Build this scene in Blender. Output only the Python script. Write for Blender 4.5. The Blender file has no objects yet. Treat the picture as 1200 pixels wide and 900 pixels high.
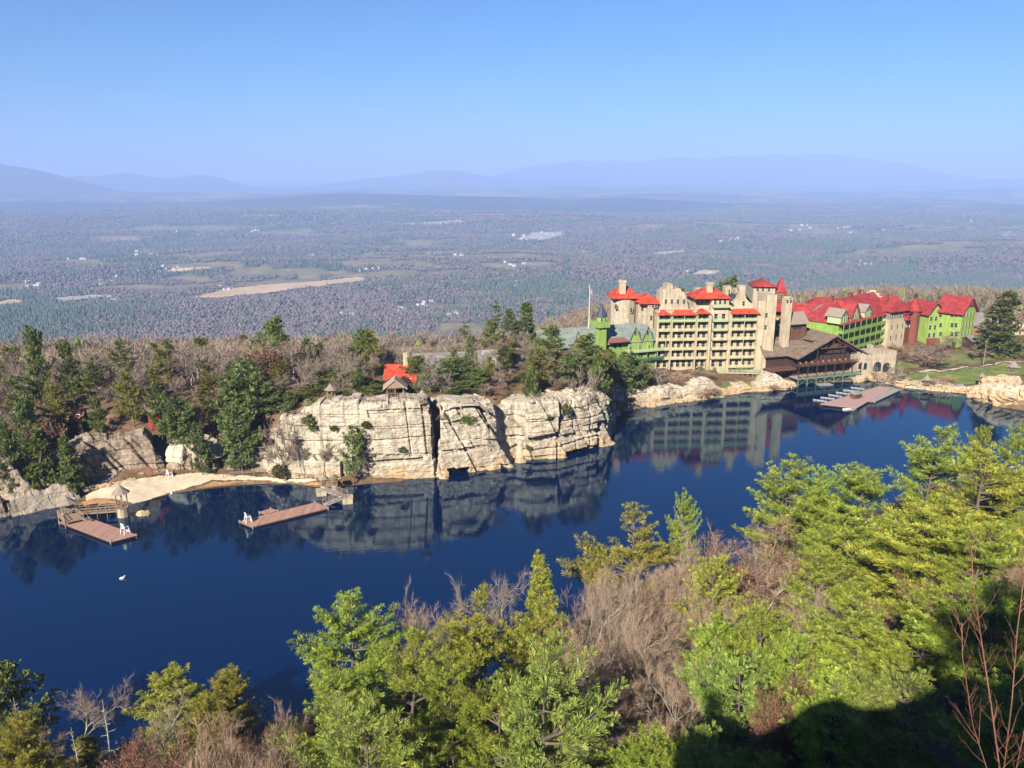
import bpy, math, random
import numpy as np
from mathutils import Vector, Matrix, noise as mnoise

# ------------------------------------------------------------------ camera, sky, sun
S = bpy.context.scene
COL = S.collection
H = 70.0                       # camera height above the lake
F = 942.0                      # focal length in photo pixels (1200 wide)
PITCH = math.atan((450 - 205) / F)
CP, SP = math.cos(PITCH), math.sin(PITCH)
cam_d = bpy.data.cameras.new('camera')
cam_d.sensor_fit = 'HORIZONTAL'
cam_d.sensor_width = 36.0
cam_d.lens = 36.0 * F / 1200.0
cam_d.clip_start = 0.3
cam_d.clip_end = 120000.0
cam = bpy.data.objects.new('camera', cam_d)
cam.location = (0, 0, H)
cam.rotation_euler = (math.pi / 2 - PITCH, 0, 0)
COL.objects.link(cam)
S.camera = cam

SUN_EL, SUN_AZ = math.radians(32), math.radians(205)   # clockwise from +Y, where the sun stands
W = bpy.data.worlds.new('World')
S.world = W
W.use_nodes = True
wn, wl = W.node_tree.nodes, W.node_tree.links
wn.clear()
sky = wn.new('ShaderNodeTexSky')
sky.sky_type = 'NISHITA'
sky.sun_disc = False
sky.sun_elevation = SUN_EL
sky.sun_rotation = SUN_AZ
sky.altitude = 0
sky.air_density = 1.0
sky.dust_density = 0.2
sky.ozone_density = 6.0
bg = wn.new('ShaderNodeBackground')
bg.inputs['Strength'].default_value = 0.05
tint = wn.new('ShaderNodeMix')
tint.data_type = 'RGBA'
tint.blend_type = 'MULTIPLY'
tint.inputs[0].default_value = 1.0
tint.inputs[7].default_value = (0.42, 0.71, 0.97, 1)
out = wn.new('ShaderNodeOutputWorld')
wl.new(sky.outputs[0], tint.inputs[6])
wl.new(tint.outputs[2], bg.inputs['Color'])
wl.new(bg.outputs[0], out.inputs['Surface'])

sun_d = bpy.data.lights.new('sun', 'SUN')
sun_d.energy = 5.0
sun_d.angle = math.radians(0.5)
sun_d.color = (1.0, 0.93, 0.80)
sun = bpy.data.objects.new('sun', sun_d)
LD = Vector((-math.sin(SUN_AZ) * math.cos(SUN_EL), -math.cos(SUN_AZ) * math.cos(SUN_EL), -math.sin(SUN_EL)))
sun.rotation_euler = LD.to_track_quat('-Z', 'Y').to_euler()
sun.location = (-200, -300, 400)
COL.objects.link(sun)

vs = S.view_settings
S.display_settings.display_device = 'sRGB'
vs.view_transform = 'Standard'
vs.look = 'None'
vs.exposure = 1.36
vs.gamma = 1.0
vs.use_curve_mapping = False
S.render.engine = 'CYCLES'
S.cycles.use_denoising = True
S.cycles.max_bounces = 5
S.cycles.diffuse_bounces = 2
S.cycles.glossy_bounces = 3
S.cycles.transmission_bounces = 3
S.cycles.transparent_max_bounces = 6
S.cycles.volume_bounces = 1
S.cycles.sample_clamp_indirect = 4.0
S.cycles.caustics_reflective = False
S.cycles.caustics_refractive = False

RNG = np.random.default_rng(11)
random.seed(11)

# ------------------------------------------------------------------ pixel <-> place helpers (photo pixels, 1200 x 900)
def ray(px, py):
    a, b = (px - 600.0) / F, (450.0 - py) / F
    return a, CP + b * SP, -SP + b * CP
def atz(px, py, z=0.0):
    a, c, d = ray(px, py)
    s = (z - H) / d
    return Vector((a * s, c * s, z))
def aty(px, py, y):
    a, c, d = ray(px, py)
    s = y / c
    return Vector((a * s, y, H + d * s))
def zat(py, y):
    a, c, d = ray(600, py)
    return H + d * y / c
def proj(x, y, z):
    zc = y * CP + (H - z) * SP
    yc = y * SP - (H - z) * CP
    return 600 + F * x / zc, 450 - F * yc / zc

# ------------------------------------------------------------------ object helpers
def tag(o, label=None, cat=None, group=None, kind=None):
    if label: o['label'] = label
    if cat: o['category'] = cat
    if group: o['group'] = group
    if kind: o['kind'] = kind
    return o
def empty(name, loc=(0, 0, 0), rz=0.0, label=None, cat=None, group=None):
    o = bpy.data.objects.new(name, None)
    o.location = loc
    o.rotation_euler = (0, 0, rz)
    o.empty_display_size = 0.5
    COL.objects.link(o)
    return tag(o, label, cat, group)
def link(name, me, parent=None, loc=None, rz=None):
    o = bpy.data.objects.new(name, me)
    if loc is not None: o.location = loc
    if rz is not None: o.rotation_euler = (0, 0, rz)
    COL.objects.link(o)
    if parent: o.parent = parent
    return o
def copy_tree(root, loc, rz=0.0, scale=1.0, label=None, group=None):
    r = root.copy()
    COL.objects.link(r)
    r.location = loc
    r.rotation_euler = (0, 0, rz)
    r.scale = (scale,) * 3 if not hasattr(scale, '__len__') else scale
    if label: r['label'] = label
    if group: r['group'] = group
    for ch in list(root.children):
        c = ch.copy(); COL.objects.link(c); c.parent = r
        for g in list(ch.children):
            d = g.copy(); COL.objects.link(d); d.parent = c
    return r
def np_mesh(name, V, FA, mats, mi=None, smooth=False):
    """V (n,3); FA a (m,3) or (m,4) array, or a list of such arrays"""
    V = np.asarray(V, dtype=np.float32)
    if not isinstance(FA, (list, tuple)): FA = [FA]
    me = bpy.data.meshes.new(name)
    me.vertices.add(len(V))
    me.vertices.foreach_set('co', V.ravel())
    tot = sum(f.size for f in FA)
    nf = sum(len(f) for f in FA)
    me.loops.add(tot)
    me.loops.foreach_set('vertex_index', np.concatenate([f.ravel() for f in FA]).astype(np.int32))
    sizes = np.concatenate([np.full(len(f), f.shape[1], np.int32) for f in FA])
    st = np.concatenate([[0], np.cumsum(sizes)[:-1]]).astype(np.int32)
    me.polygons.add(nf)
    me.polygons.foreach_set('loop_start', st)
    me.polygons.foreach_set('loop_total', sizes)
    if mi is not None: me.polygons.foreach_set('material_index', np.asarray(mi, np.int32))
    me.polygons.foreach_set('use_smooth', np.full(nf, smooth, dtype=bool))
    for m in (mats if isinstance(mats, (list, tuple)) else [mats]): me.materials.append(m)
    me.update(calc_edges=True)
    return me

class MB:
    """collects simple shapes, builds ONE mesh object"""
    def __init__(s): s.v, s.f = [], []
    def add(s, vs, fs):
        n = len(s.v)
        s.v += [tuple(v) for v in vs]
        s.f += [tuple(i + n for i in f) for f in fs]
        return s
    def box(s, x0, x1, y0, y1, z0, z1):
        vs = [(x0, y0, z0), (x1, y0, z0), (x1, y1, z0), (x0, y1, z0), (x0, y0, z1), (x1, y0, z1), (x1, y1, z1), (x0, y1, z1)]
        return s.add(vs, [(0, 3, 2, 1), (4, 5, 6, 7), (0, 1, 5, 4), (1, 2, 6, 5), (2, 3, 7, 6), (3, 0, 4, 7)])
    def prism_y(s, poly, y0, y1):
        """polygon in x,z (counter-clockwise seen from -y) pushed along y"""
        n = len(poly)
        vs = [(x, y0, z) for x, z in poly] + [(x, y1, z) for x, z in poly]
        fs = [tuple(range(n)), tuple(range(2 * n - 1, n - 1, -1))]
        fs += [(i, i + n, (i + 1) % n + n, (i + 1) % n) for i in range(n)]
        return s.add(vs, fs)
    def prism_x(s, poly, x0, x1):
        n = len(poly)
        vs = [(x0, y, z) for y, z in poly] + [(x1, y, z) for y, z in poly]
        fs = [tuple(range(n - 1, -1, -1)), tuple(range(n, 2 * n))]
        fs += [((i + 1) % n, (i + 1) % n + n, i + n, i) for i in range(n)]
        return s.add(vs, fs)
    def prism_z(s, poly, z0, z1):
        n = len(poly)
        vs = [(x, y, z0) for x, y in poly] + [(x, y, z1) for x, y in poly]
        fs = [tuple(range(n - 1, -1, -1)), tuple(range(n, 2 * n))]
        fs += [(i, (i + 1) % n, (i + 1) % n + n, i + n) for i in range(n)]
        return s.add(vs, fs)
    def bar(s, p, q, r, n=4, r2=None):
        p, q = Vector(p), Vector(q)
        d = (q - p)
        if d.length < 1e-6: return s
        d.normalize()
        a = d.orthogonal().normalized(); b = d.cross(a)
        r2 = r if r2 is None else r2
        vs = []
        for c, rr in ((p, r), (q, r2)):
            for k in range(n):
                t = 2 * math.pi * (k + .5) / n
                vs.append(c + a * (rr * math.cos(t)) + b * (rr * math.sin(t)))
        fs = [tuple(range(n - 1, -1, -1)), tuple(range(n, 2 * n))]
        fs += [(i, (i + 1) % n, (i + 1) % n + n, i + n) for i in range(n)]
        return s.add(vs, fs)
    def cyl(s, x, y, z0, z1, r, n=12, r2=None): return s.bar((x, y, z0), (x, y, z1), r, n, r2)
    def cone(s, x, y, z0, z1, r, n=12, flare=0.0):
        if flare:
            rings = [(r * 1.0, z0), (r * .62, z0 + (z1 - z0) * .3), (r * .3, z0 + (z1 - z0) * .62)]
        else: rings = [(r, z0)]
        vs = []
        for rr, z in rings:
            vs += [(x + rr * math.cos(2 * math.pi * (k + .5) / n), y + rr * math.sin(2 * math.pi * (k + .5) / n), z) for k in range(n)]
        vs.append((x, y, z1)); top = len(vs) - 1
        fs = [tuple(range(n - 1, -1, -1))]
        for j in range(len(rings) - 1):
            fs += [(j * n + i, j * n + (i + 1) % n, (j + 1) * n + (i + 1) % n, (j + 1) * n + i) for i in range(n)]
        j = (len(rings) - 1) * n
        fs += [(j + i, j + (i + 1) % n, top) for i in range(n)]
        return s.add(vs, fs)
    def hip(s, x0, x1, y0, y1, z0, z1, inset=None, th=.25):
        """hip roof; inset = how far the ridge ends sit from the short ends"""
        w, d = x1 - x0, y1 - y0
        z = z0 + th
        if w >= d:
            i = d / 2 if inset is None else inset
            r = [(x0 + i, (y0 + y1) / 2, z1), (x1 - i, (y0 + y1) / 2, z1)]
            sides = [(4, 5, 9, 8), (5, 6, 9), (6, 7, 8, 9), (7, 4, 8)]
        else:
            i = w / 2 if inset is None else inset
            r = [((x0 + x1) / 2, y0 + i, z1), ((x0 + x1) / 2, y1 - i, z1)]
            sides = [(4, 5, 8), (5, 6, 9, 8), (6, 7, 9), (7, 4, 8, 9)]
        vs = [(x0, y0, z0), (x1, y0, z0), (x1, y1, z0), (x0, y1, z0), (x0, y0, z), (x1, y0, z), (x1, y1, z), (x0, y1, z)] + r
        if abs(r[0][0] - r[1][0]) + abs(r[0][1] - r[1][1]) < .01:
            sides = [(4, 5, 8), (5, 6, 8), (6, 7, 8), (7, 4, 8)]; vs = vs[:-1]
        return s.add(vs, [(0, 3, 2, 1), (0, 1, 5, 4), (1, 2, 6, 5), (2, 3, 7, 6), (3, 0, 4, 7)] + sides)
    def gable_x(s, x0, x1, y0, y1, z0, z1, th=.3):
        """gable roof slab, ridge along x, eaves at y0 / y1"""
        ym = (y0 + y1) / 2
        return s.prism_x([(y0, z0), (ym, z1), (y1, z0), (y1, z0 + th), (ym, z1 + th), (y0, z0 + th)][::-1][::-1], x0, x1)
    def gable_y(s, x0, x1, y0, y1, z0, z1, th=.3):
        xm = (x0 + x1) / 2
        return s.prism_y([(x0, z0), (xm, z1), (x1, z0), (x1, z0 + th), (xm, z1 + th), (x0, z0 + th)], y0, y1)
    def mesh(s, name, m, smooth=False):
        me = bpy.data.meshes.new(name)
        me.from_pydata(s.v, [], s.f)
        me.materials.append(m)
        if smooth: me.polygons.foreach_set('use_smooth', [True] * len(me.polygons))
        me.update()
        return me
    def build(s, name, m, parent=None, loc=None, rz=None, smooth=False):
        return link(name, s.mesh(name, m, smooth), parent, loc, rz)

# ------------------------------------------------------------------ materials
def _mat(name):
    m = bpy.data.materials.new(name)
    m.use_nodes = True
    return m, m.node_tree.nodes, m.node_tree.links, m.node_tree.nodes['Principled BSDF']
def srgb(r, g, b):
    f = lambda c: (c / 255 / 12.92) if c / 255 <= .04045 else ((c / 255 + .055) / 1.055) ** 2.4
    return (f(r), f(g), f(b), 1)
def col4(c): return tuple(c) + (1,) if len(c) == 3 else tuple(c)
def ramp_noise(n, l, scale, stops, detail=5, rough=.6, coord='Object', dim=None, vec=None, dist=0.0):
    tc = None
    t = n.new('ShaderNodeTexNoise')
    t.inputs['Scale'].default_value = scale
    t.inputs['Detail'].default_value = detail
    t.inputs['Roughness'].default_value = rough
    t.inputs['Distortion'].default_value = dist
    if vec is None:
        tc = n.new('ShaderNodeTexCoord'); l.new(tc.outputs[coord], t.inputs['Vector'])
    else: l.new(vec, t.inputs['Vector'])
    r = n.new('ShaderNodeValToRGB')
    e = r.color_ramp.elements
    while len(e) < len(stops): e.new(0.5)
    for k, (p, c) in enumerate(stops):
        e[k].position = p; e[k].color = col4(c)
    l.new(t.outputs[0], r.inputs[0])
    return r.outputs[0], t
def mixc(n, l, a, b, fac, mode='MIX'):
    m = n.new('ShaderNodeMix'); m.data_type = 'RGBA'; m.blend_type = mode
    for sock, v in ((m.inputs[6], a), (m.inputs[7], b), (m.inputs[0], fac)):
        if hasattr(v, 'is_linked'): l.new(v, sock)
        elif hasattr(v, '__len__'): sock.default_value = col4(v)
        else: sock.default_value = v
    return m.outputs[2]
def bump(n, l, b, h, strength, dist):
    bp = n.new('ShaderNodeBump')
    bp.inputs['Strength'].default_value = strength
    bp.inputs['Distance'].default_value = dist
    l.new(h, bp.inputs['Height']); l.new(bp.outputs[0], b.inputs['Normal'])
def vmat(name, c1, c2, scale=1.0, rough=.8, bmp=0.0, spread=.18, metal=0.0, k=.62):
    """two-tone weathered surface"""
    c1, c2 = tuple(v * k for v in c1), tuple(v * k for v in c2)
    m, n, l, b = _mat(name)
    c, t = ramp_noise(n, l, scale, [(.5 - spread, c1), (.5 + spread, c2)])
    l.new(c, b.inputs['Base Color'])
    b.inputs['Roughness'].default_value = rough
    b.inputs['Metallic'].default_value = metal
    b.inputs['Specular IOR Level'].default_value = 0.3
    if bmp: bump(n, l, b, t.outputs[0], bmp, .1)
    return m
def weather(m, scale=(1.3, 1.3, .12), lo=.70, hi=1.12, s=1.0):
    """run-off streaks or shingle courses on top of a two-tone surface"""
    n, l, b = m.node_tree.nodes, m.node_tree.links, m.node_tree.nodes['Principled BSDF']
    src = b.inputs['Base Color'].links[0].from_socket
    tc = n.new('ShaderNodeTexCoord'); mp = n.new('ShaderNodeMapping'); mp.inputs['Scale'].default_value = scale
    l.new(tc.outputs['Object'], mp.inputs[0])
    c, t = ramp_noise(n, l, s, [(.32, (lo, lo, lo)), (.64, (hi, hi, hi))], 6, .7, vec=mp.outputs[0])
    l.new(mixc(n, l, src, c, 1.0, 'MULTIPLY'), b.inputs['Base Color'])
    return m
def leaf_mat(name, c1, c2, c3, transl=.25):
    """foliage: colour varies per needle tuft and per tree"""
    m, n, l, b = _mat(name)
    g = n.new('ShaderNodeNewGeometry')
    r = n.new('ShaderNodeValToRGB')
    e = r.color_ramp.elements; e.new(.5)
    for k, (p, c) in enumerate(((0., c1), (.55, c2), (1., c3))): e[k].position = p; e[k].color = col4(c)
    l.new(g.outputs['Random Per Island'], r.inputs[0])
    oi = n.new('ShaderNodeObjectInfo')
    hs = n.new('ShaderNodeHueSaturation')
    mr = n.new('ShaderNodeMapRange'); mr.inputs['To Min'].default_value = .472; mr.inputs['To Max'].default_value = .503
    mv = n.new('ShaderNodeMapRange'); mv.inputs['To Min'].default_value = .85; mv.inputs['To Max'].default_value = 1.2
    l.new(oi.outputs['Random'], mr.inputs[0]); l.new(oi.outputs['Random'], mv.inputs[0])
    l.new(mr.outputs[0], hs.inputs['Hue']); l.new(mv.outputs[0], hs.inputs['Value'])
    l.new(r.outputs[0], hs.inputs['Color'])
    l.new(hs.outputs[0], b.inputs['Base Color'])
    b.inputs['Roughness'].default_value = .6
    b.inputs['Specular IOR Level'].default_value = .25
    tr = n.new('ShaderNodeBsdfTranslucent'); l.new(hs.outputs[0], tr.inputs['Color'])
    mx = n.new('ShaderNodeMixShader'); mx.inputs[0].default_value = transl
    l.new(b.outputs[0], mx.inputs[1]); l.new(tr.outputs[0], mx.inputs[2])
    l.new(mx.outputs[0], n['Material Output'].inputs['Surface'])
    return m

# ------------------------------------------------------------------ numpy value noise
def _h(ix, iy, seed=0):
    h = (ix.astype(np.int64) * 374761393 + iy.astype(np.int64) * 668265263 + seed * 1442695041) & 0x7fffffff
    h = ((h ^ (h >> 13)) * 1274126177) & 0x7fffffff
    h = (h ^ (h >> 16)) & 0xffff
    return h / 65535.0
def vnoise(x, y, seed=0):
    x, y = np.asarray(x, float), np.asarray(y, float)
    ix, iy = np.floor(x), np.floor(y)
    fx, fy = x - ix, y - iy
    fx, fy = fx * fx * (3 - 2 * fx), fy * fy * (3 - 2 * fy)
    a, b = _h(ix, iy, seed), _h(ix + 1, iy, seed)
    c, d = _h(ix, iy + 1, seed), _h(ix + 1, iy + 1, seed)
    return (a + (b - a) * fx) * (1 - fy) + (c + (d - c) * fx) * fy - .5
def fbm(x, y, seed=0, oct=4, gain=.5):
    t, a = 0, 1.0
    for k in range(oct):
        t = t + a * vnoise(np.asarray(x) * 2 ** k, np.asarray(y) * 2 ** k, seed + 17 * k); a *= gain
    return t

# ------------------------------------------------------------------ the far shore, the plateau and the valley: one sheet
SHORE_PX = [(-500, 640), (-200, 620), (0, 607), (40, 598), (75, 591), (110, 593), (150, 592), (165, 588), (200, 579), (250, 571), (300, 567),
            (340, 567), (372, 571), (400, 570), (430, 567), (470, 564), (500, 561), (515, 559), (530, 556), (552, 552), (575, 549), (590, 545),
            (606, 537), (622, 540), (660, 536), (685, 529), (702, 523), (716, 519), (717.5, 489), (735, 482), (760, 477), (800, 471),
            (845, 464), (870, 459), (905, 457), (945, 449), (1000, 447), (1030, 446), (1058, 454), (1090, 457), (1138, 461), (1148, 470),
            (1170, 477), (1200, 481), (1300, 492), (1700, 520)]
SP_ = [atz(px, py, 0) for px, py in SHORE_PX]
ST = np.array([p.x / p.y for p in SP_]); SD = np.array([p.y for p in SP_]); SPX = np.array([p[0] for p in SHORE_PX], float)
DB = [0, 1.5, 4, 6, 9, 16, 28, 50, 90, 150]
COLS = {
    -500: [0, 1, 2.5, 4, 6, 9, 13, 14, 6, -6],
    0:    [0, .8, 1.6, 2.4, 4, 8, 12, 13, 5, -6],
    60:   [0, .7, 1.2, 1.6, 2.5, 6, 11, 13, 5, -6],
    100:  [0, .4, .7, 1, 1.3, 4, 10.5, 12.5, 5, -6],
    150:  [0, .3, .6, .9, 1.2, 5, 11.5, 13, 6, -6],
    200:  [0, .4, .8, 1.2, 1.8, 7, 11, 13, 6, -6],
    250:  [0, .8, 1.4, 1.7, 2.6, 7.5, 12, 13, 6, -6],
    305:  [0, .9, 1.4, 1.7, 3, 9, 13, 13, 6, -6],
    320:  [0, .8, 1.3, 1.6, 12, 14.2, 14.5, 13, 6, -6],
    350:  [0, .8, 1.3, 1.6, 15.5, 16.5, 16, 14, 6, -6],
    380:  [0, .8, 1.2, 1.5, 18, 18.3, 17.5, 15, 6, -6],
    470:  [0, .7, 1.1, 1.4, 18, 18.3, 18, 16, 7, -5],
    512:  [-3, -3, -2, -1.5, 16.5, 17.4, 17.5, 16, 8, -5],
    600:  [-3, -3, -2, -1.5, 15, 16.4, 16.8, 16, 9, -5],
    660:  [-3, -3, -2, -1.5, 15, 15.8, 16.2, 16, 10, -6],
    714:  [-3, -3, -2, -1.5, 12.5, 13.5, 14.5, 14.5, 10, -4],
    719:  [0, 3, 5, 6, 7, 8, 9, 9, 7, -2],
    760:  [0, 1.5, 3, 3.5, 4, 5.5, 6, 6, 5, -1],
    800:  [0, 1.5, 2.5, 3, 3.5, 4.5, 5, 5, 4, -1],
    860:  [0, 1, 1.8, 2.2, 2.8, 4, 5, 5, 4, -1],
    905:  [0, .6, 1.0, 1.4, 1.8, 3, 5, 5.5, 4, -1],
    1000: [0, .6, 1.1, 1.5, 1.9, 3.5, 5.5, 8, 7, 1],
    1060: [0, 1.1, 1.3, 1.4, 1.6, 2.2, 3.2, 6.0, 8, 3],
    1140: [0, 1.2, 1.4, 1.5, 1.7, 2.2, 3.4, 6.4, 8, 3],
    1200: [0, 1.5, 2, 2.3, 2.6, 3, 4, 6, 8, 3],
    1700: [0, 1.5, 2, 2.3, 2.6, 3, 5, 7, 8, 3]}
CK = np.array(sorted(COLS)); CT = np.interp(CK, SPX, ST); CZ = np.array([COLS[k] for k in sorted(COLS)], float)
CREST_PX = [-500, 590, 630, 700, 760, 1000, 1700]
CREST_D = [400, 420, 470, 640, 640, 640, 660]
CREST_Z = [-24, -22, -26, -36, -38, -30, -28]
CRT = np.interp(CREST_PX, SPX, ST)
def col_profile(t):
    Ds = np.interp(t, ST, SD)
    z = [np.interp(t, CT, CZ[:, k]) for k in range(len(DB))]
    Dc, zc = np.interp(t, CRT, CREST_D), np.interp(t, CRT, CREST_Z)
    D = [Ds - 60, Ds - 2] + [Ds + d for d in DB] + [max(Dc, Ds + 190), max(Dc, Ds + 190) + 120, 1150, 1500, 60000]
    Z = [-5, -3] + z + [zc, zc - 32, -262, -300, -300]
    return Ds, np.array(D), np.array(Z)
def ground_bump(x, y, d):
    """unevenness of the ground, none at the water"""
    k = np.clip((np.asarray(d) - 2) / 10, 0, 1)
    n = k * (1.1 * fbm(x / 9, y / 9, 3) + .5 * fbm(x / 2.5, y / 2.5, 5, 2))
    far = np.clip((np.asarray(y) - 500) / 900, 0, 1)
    n = n + far * (9 * fbm(x / 300, y / 300, 8, 3) + 100 * fbm(x / 2600, y / 1400, 9, 3))
    far2 = np.clip((np.asarray(y) - 7000) / 9000, 0, 1)
    return n + far2 * (np.maximum(0, fbm(x / 6000, y / 1500, 21, 3) + .12) * 190)
def terr_v(x, y):
    x, y = np.asarray(x, float), np.asarray(y, float)
    sh = x.shape; x, y = x.ravel(), y.ravel()
    t = x / y
    Ds = np.interp(t, ST, SD)
    Dc, zc = np.maximum(np.interp(t, CRT, CREST_D), Ds + 190), np.interp(t, CRT, CREST_Z)
    D = [Ds - 60, Ds - 2] + [Ds + d for d in DB] + [Dc, Dc + 120, 1150 + 0 * t, 1500 + 0 * t, 60000 + 0 * t]
    Z = [-5 + 0 * t, -3 + 0 * t] + [np.interp(t, CT, CZ[:, k]) for k in range(len(DB))] + [zc, zc - 32, -262 + 0 * t, -300 + 0 * t, -300 + 0 * t]
    z = Z[0].copy()
    for k in range(len(D) - 1):
        f = np.clip((y - D[k]) / np.maximum(D[k + 1] - D[k], 1e-6), 0, 1)
        z = np.where(y > D[k], Z[k] + (Z[k + 1] - Z[k]) * f, z)
    return (z + ground_bump(x, y, y - Ds)).reshape(sh)
def terr(x, y):
    t = x / y
    Ds, D, Z = col_profile(t)
    return float(np.interp(y, D, Z) + ground_bump(x, y, y - Ds))
ts = np.concatenate([np.linspace(-1.5, -.78, 30)[:-1], np.linspace(-.78, .82, 460), np.linspace(.82, 1.4, 30)[1:]])
dn = np.concatenate([[-40, -15, -5, -2, -.7], np.arange(0, 12, .8), np.arange(12, 30, 1.5), np.arange(30, 150, 3.5)])
ug = np.linspace(0, 1, 230)
GV = []
for t in ts:
    Ds, D, Z = col_profile(t)
    y = np.concatenate([Ds + dn, (Ds + 150) * (50000 / (Ds + 150)) ** ug])
    x = t * y
    GV.append(np.stack([x, y, np.interp(y, D, Z) + ground_bump(x, y, y - Ds)], 1))
nr = len(GV[0]); nc = len(ts)
GV = np.concatenate(GV)
def grid_faces(nc, nr):
    i = (np.arange(nc - 1)[:, None] * nr + np.arange(nr - 1)[None, :]).ravel()
    return np.stack([i, i + nr, i + nr + 1, i + 1], 1)

def ground_material():
    m, n, l, b = _mat('ground_cover')
    tc = n.new('ShaderNodeTexCoord')
    sep = n.new('ShaderNodeSeparateXYZ'); l.new(tc.outputs['Object'], sep.inputs[0])
    near, t1 = ramp_noise(n, l, .35, [(.30, (.04, .03, .02)), (.45, (.095, .062, .036)), (.58, (.14, .085, .045)), (.72, (.21, .17, .12))], 8, .7)
    # the valley: bare woods, conifer stands, meadows
    woods, t2 = ramp_noise(n, l, .012, [(.36, (.05, .045, .042)), (.5, (.095, .074, .064)), (.64, (.15, .115, .092))], 9, .75)
    con, t3 = ramp_noise(n, l, .0021, [(.46, (0, 0, 0)), (.54, (1, 1, 1))], 7, .66)
    gr, t5 = ramp_noise(n, l, .03, [(.35, (.02, .038, .026)), (.65, (.045, .07, .042))], 6, .7)
    v = mixc(n, l, woods, gr, con)
    mp = n.new('ShaderNodeMapping'); mp.inputs['Scale'].default_value = (.0011, .0024, 0)
    l.new(tc.outputs['Object'], mp.inputs[0])
    fld, t4 = ramp_noise(n, l, 1.0, [(.59, (0, 0, 0)), (.61, (1, 1, 1))], 5, .6, vec=mp.outputs[0])
    fcol, t6 = ramp_noise(n, l, .004, [(.4, (.20, .16, .09)), (.5, (.12, .125, .06)), (.62, (.24, .20, .13))], 3)
    v = mixc(n, l, v, fcol, fld)
    oa = n.new('ShaderNodeAttribute'); oa.attribute_name = 'open'
    pas, t7 = ramp_noise(n, l, .0045, [(.36, (.24, .185, .11)), (.5, (.13, .125, .06)), (.6, (.22, .17, .12)), (.7, (.11, .12, .05))], 4)
    v = mixc(n, l, v, pas, oa.outputs['Fac'])
    mr = n.new('ShaderNodeMapRange'); mr.inputs['From Min'].default_value = 420; mr.inputs['From Max'].default_value = 900
    l.new(sep.outputs[1], mr.inputs[0])
    c = mixc(n, l, near, v, mr.outputs[0])
    l.new(c, b.inputs['Base Color'])
    b.inputs['Roughness'].default_value = .95
    b.inputs['Specular IOR Level'].default_value = .1
    bump(n, l, b, t1.outputs[0], .6, .4)
    return m
M_GROUND = ground_material()
ground = link('ground', np_mesh('ground', GV, grid_faces(nc, nr), M_GROUND, smooth=True))
def openness(x, y): return fbm(x / 520, y / 260, 63, 4) + .25 * vnoise(x / 60, y / 60, 64)
at = ground.data.attributes.new('open', 'FLOAT', 'POINT')
at.data.foreach_set('value', np.clip((openness(GV[:, 0], GV[:, 1]) - .24) / .06, 0, 1).astype(np.float32))
tag(ground, 'leaf strewn plateau behind the lake dropping to a wide wooded valley', 'ground', kind='structure')

# ------------------------------------------------------------------ the near hillside under the camera (talus slope and the cliff top)
def near_shore(x): return np.interp(x, [-260, -120, -60, -20, 0, 20, 30, 60, 90, 120, 200, 320], [50, 66, 84, 95, 101, 118, 128, 150, 168, 180, 205, 225])
def hill(x, y):
    x, y = np.asarray(x, float), np.asarray(y, float)
    d = near_shore(x) - y
    k = np.interp(x, [-80, -20, 10, 40, 90], [.8, .9, 1.0, 1.1, 1.2])
    z = np.interp(d, [-40, -20, 0, 5, 20, 40, 60, 80, 95, 140], [-8, -4, 0, 1, 4, 9, 16, 26, 36, 50])
    z = np.where(z > 0, z * k, z)
    z = z + np.clip(d / 10, 0, 1) * (2.2 * fbm(x / 11, y / 11, 31) + .7 * fbm(x / 3, y / 3, 33, 2))
    # the rock the camera stands on
    edge = np.interp(x, [-16, -13, 0, 20, 60, 120, 200], [-60, 1.2, 1.2, 0.6, 4, 14, 30])
    top = np.interp(x, [-16, -12.5, -10, -6, -2, 2, 4.5, 7, 9, 12, 16, 21, 28, 60, 150], [65.5, 67.4, 66, 65, 68.2, 68.2, 69, 70.5, 70, 72, 71.5, 75, 76, 84, 90])
    ledge = np.clip((11 - y) / 1.5, 0, 1) * np.clip((x - 4) / 1.0, 0, 1) * np.clip((10 - x) / 1.5, 0, 1)
    z = np.minimum(z, 60)
    z = z * (1 - ledge) + 60.0 * ledge
    w = np.clip((edge - y) / 1.6, 0, 1) * np.clip((x + 15.5) / 2.0, 0, 1)
    z = np.minimum(z, 60)
    return z * (1 - w) + (top + .5 * fbm(x / 4, y / 4, 35)) * w
hx = np.concatenate([np.arange(-260, -40, 5.0), np.arange(-40, 60, 1.25), np.arange(60, 320, 4.0)])
hy = np.concatenate([np.arange(-160, -10, 6.0), np.arange(-10, 12, .8), np.arange(12, 130, 1.8), np.arange(130, 260, 4.0)])
HX, HY = np.meshgrid(hx, hy, indexing='ij')
HV = np.stack([HX.ravel(), HY.ravel(), hill(HX, HY).ravel()], 1)
def floor_material():
    m, n, l, b = _mat('forest_floor')
    c, t = ramp_noise(n, l, .5, [(.3, (.02, .015, .01)), (.5, (.055, .034, .022)), (.65, (.08, .05, .03)), (.8, (.12, .10, .07))], 8, .7)
    l.new(c, b.inputs['Base Color']); b.inputs['Roughness'].default_value = .95
    bump(n, l, b, t.outputs[0], .8, .4)
    return m
hillside = link('hillside', np_mesh('hillside', HV, grid_faces(len(hx), len(hy)), floor_material(), smooth=True))
tag(hillside, 'steep wooded hillside of brown leaf litter below the viewpoint', 'hillside', kind='structure')

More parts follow.
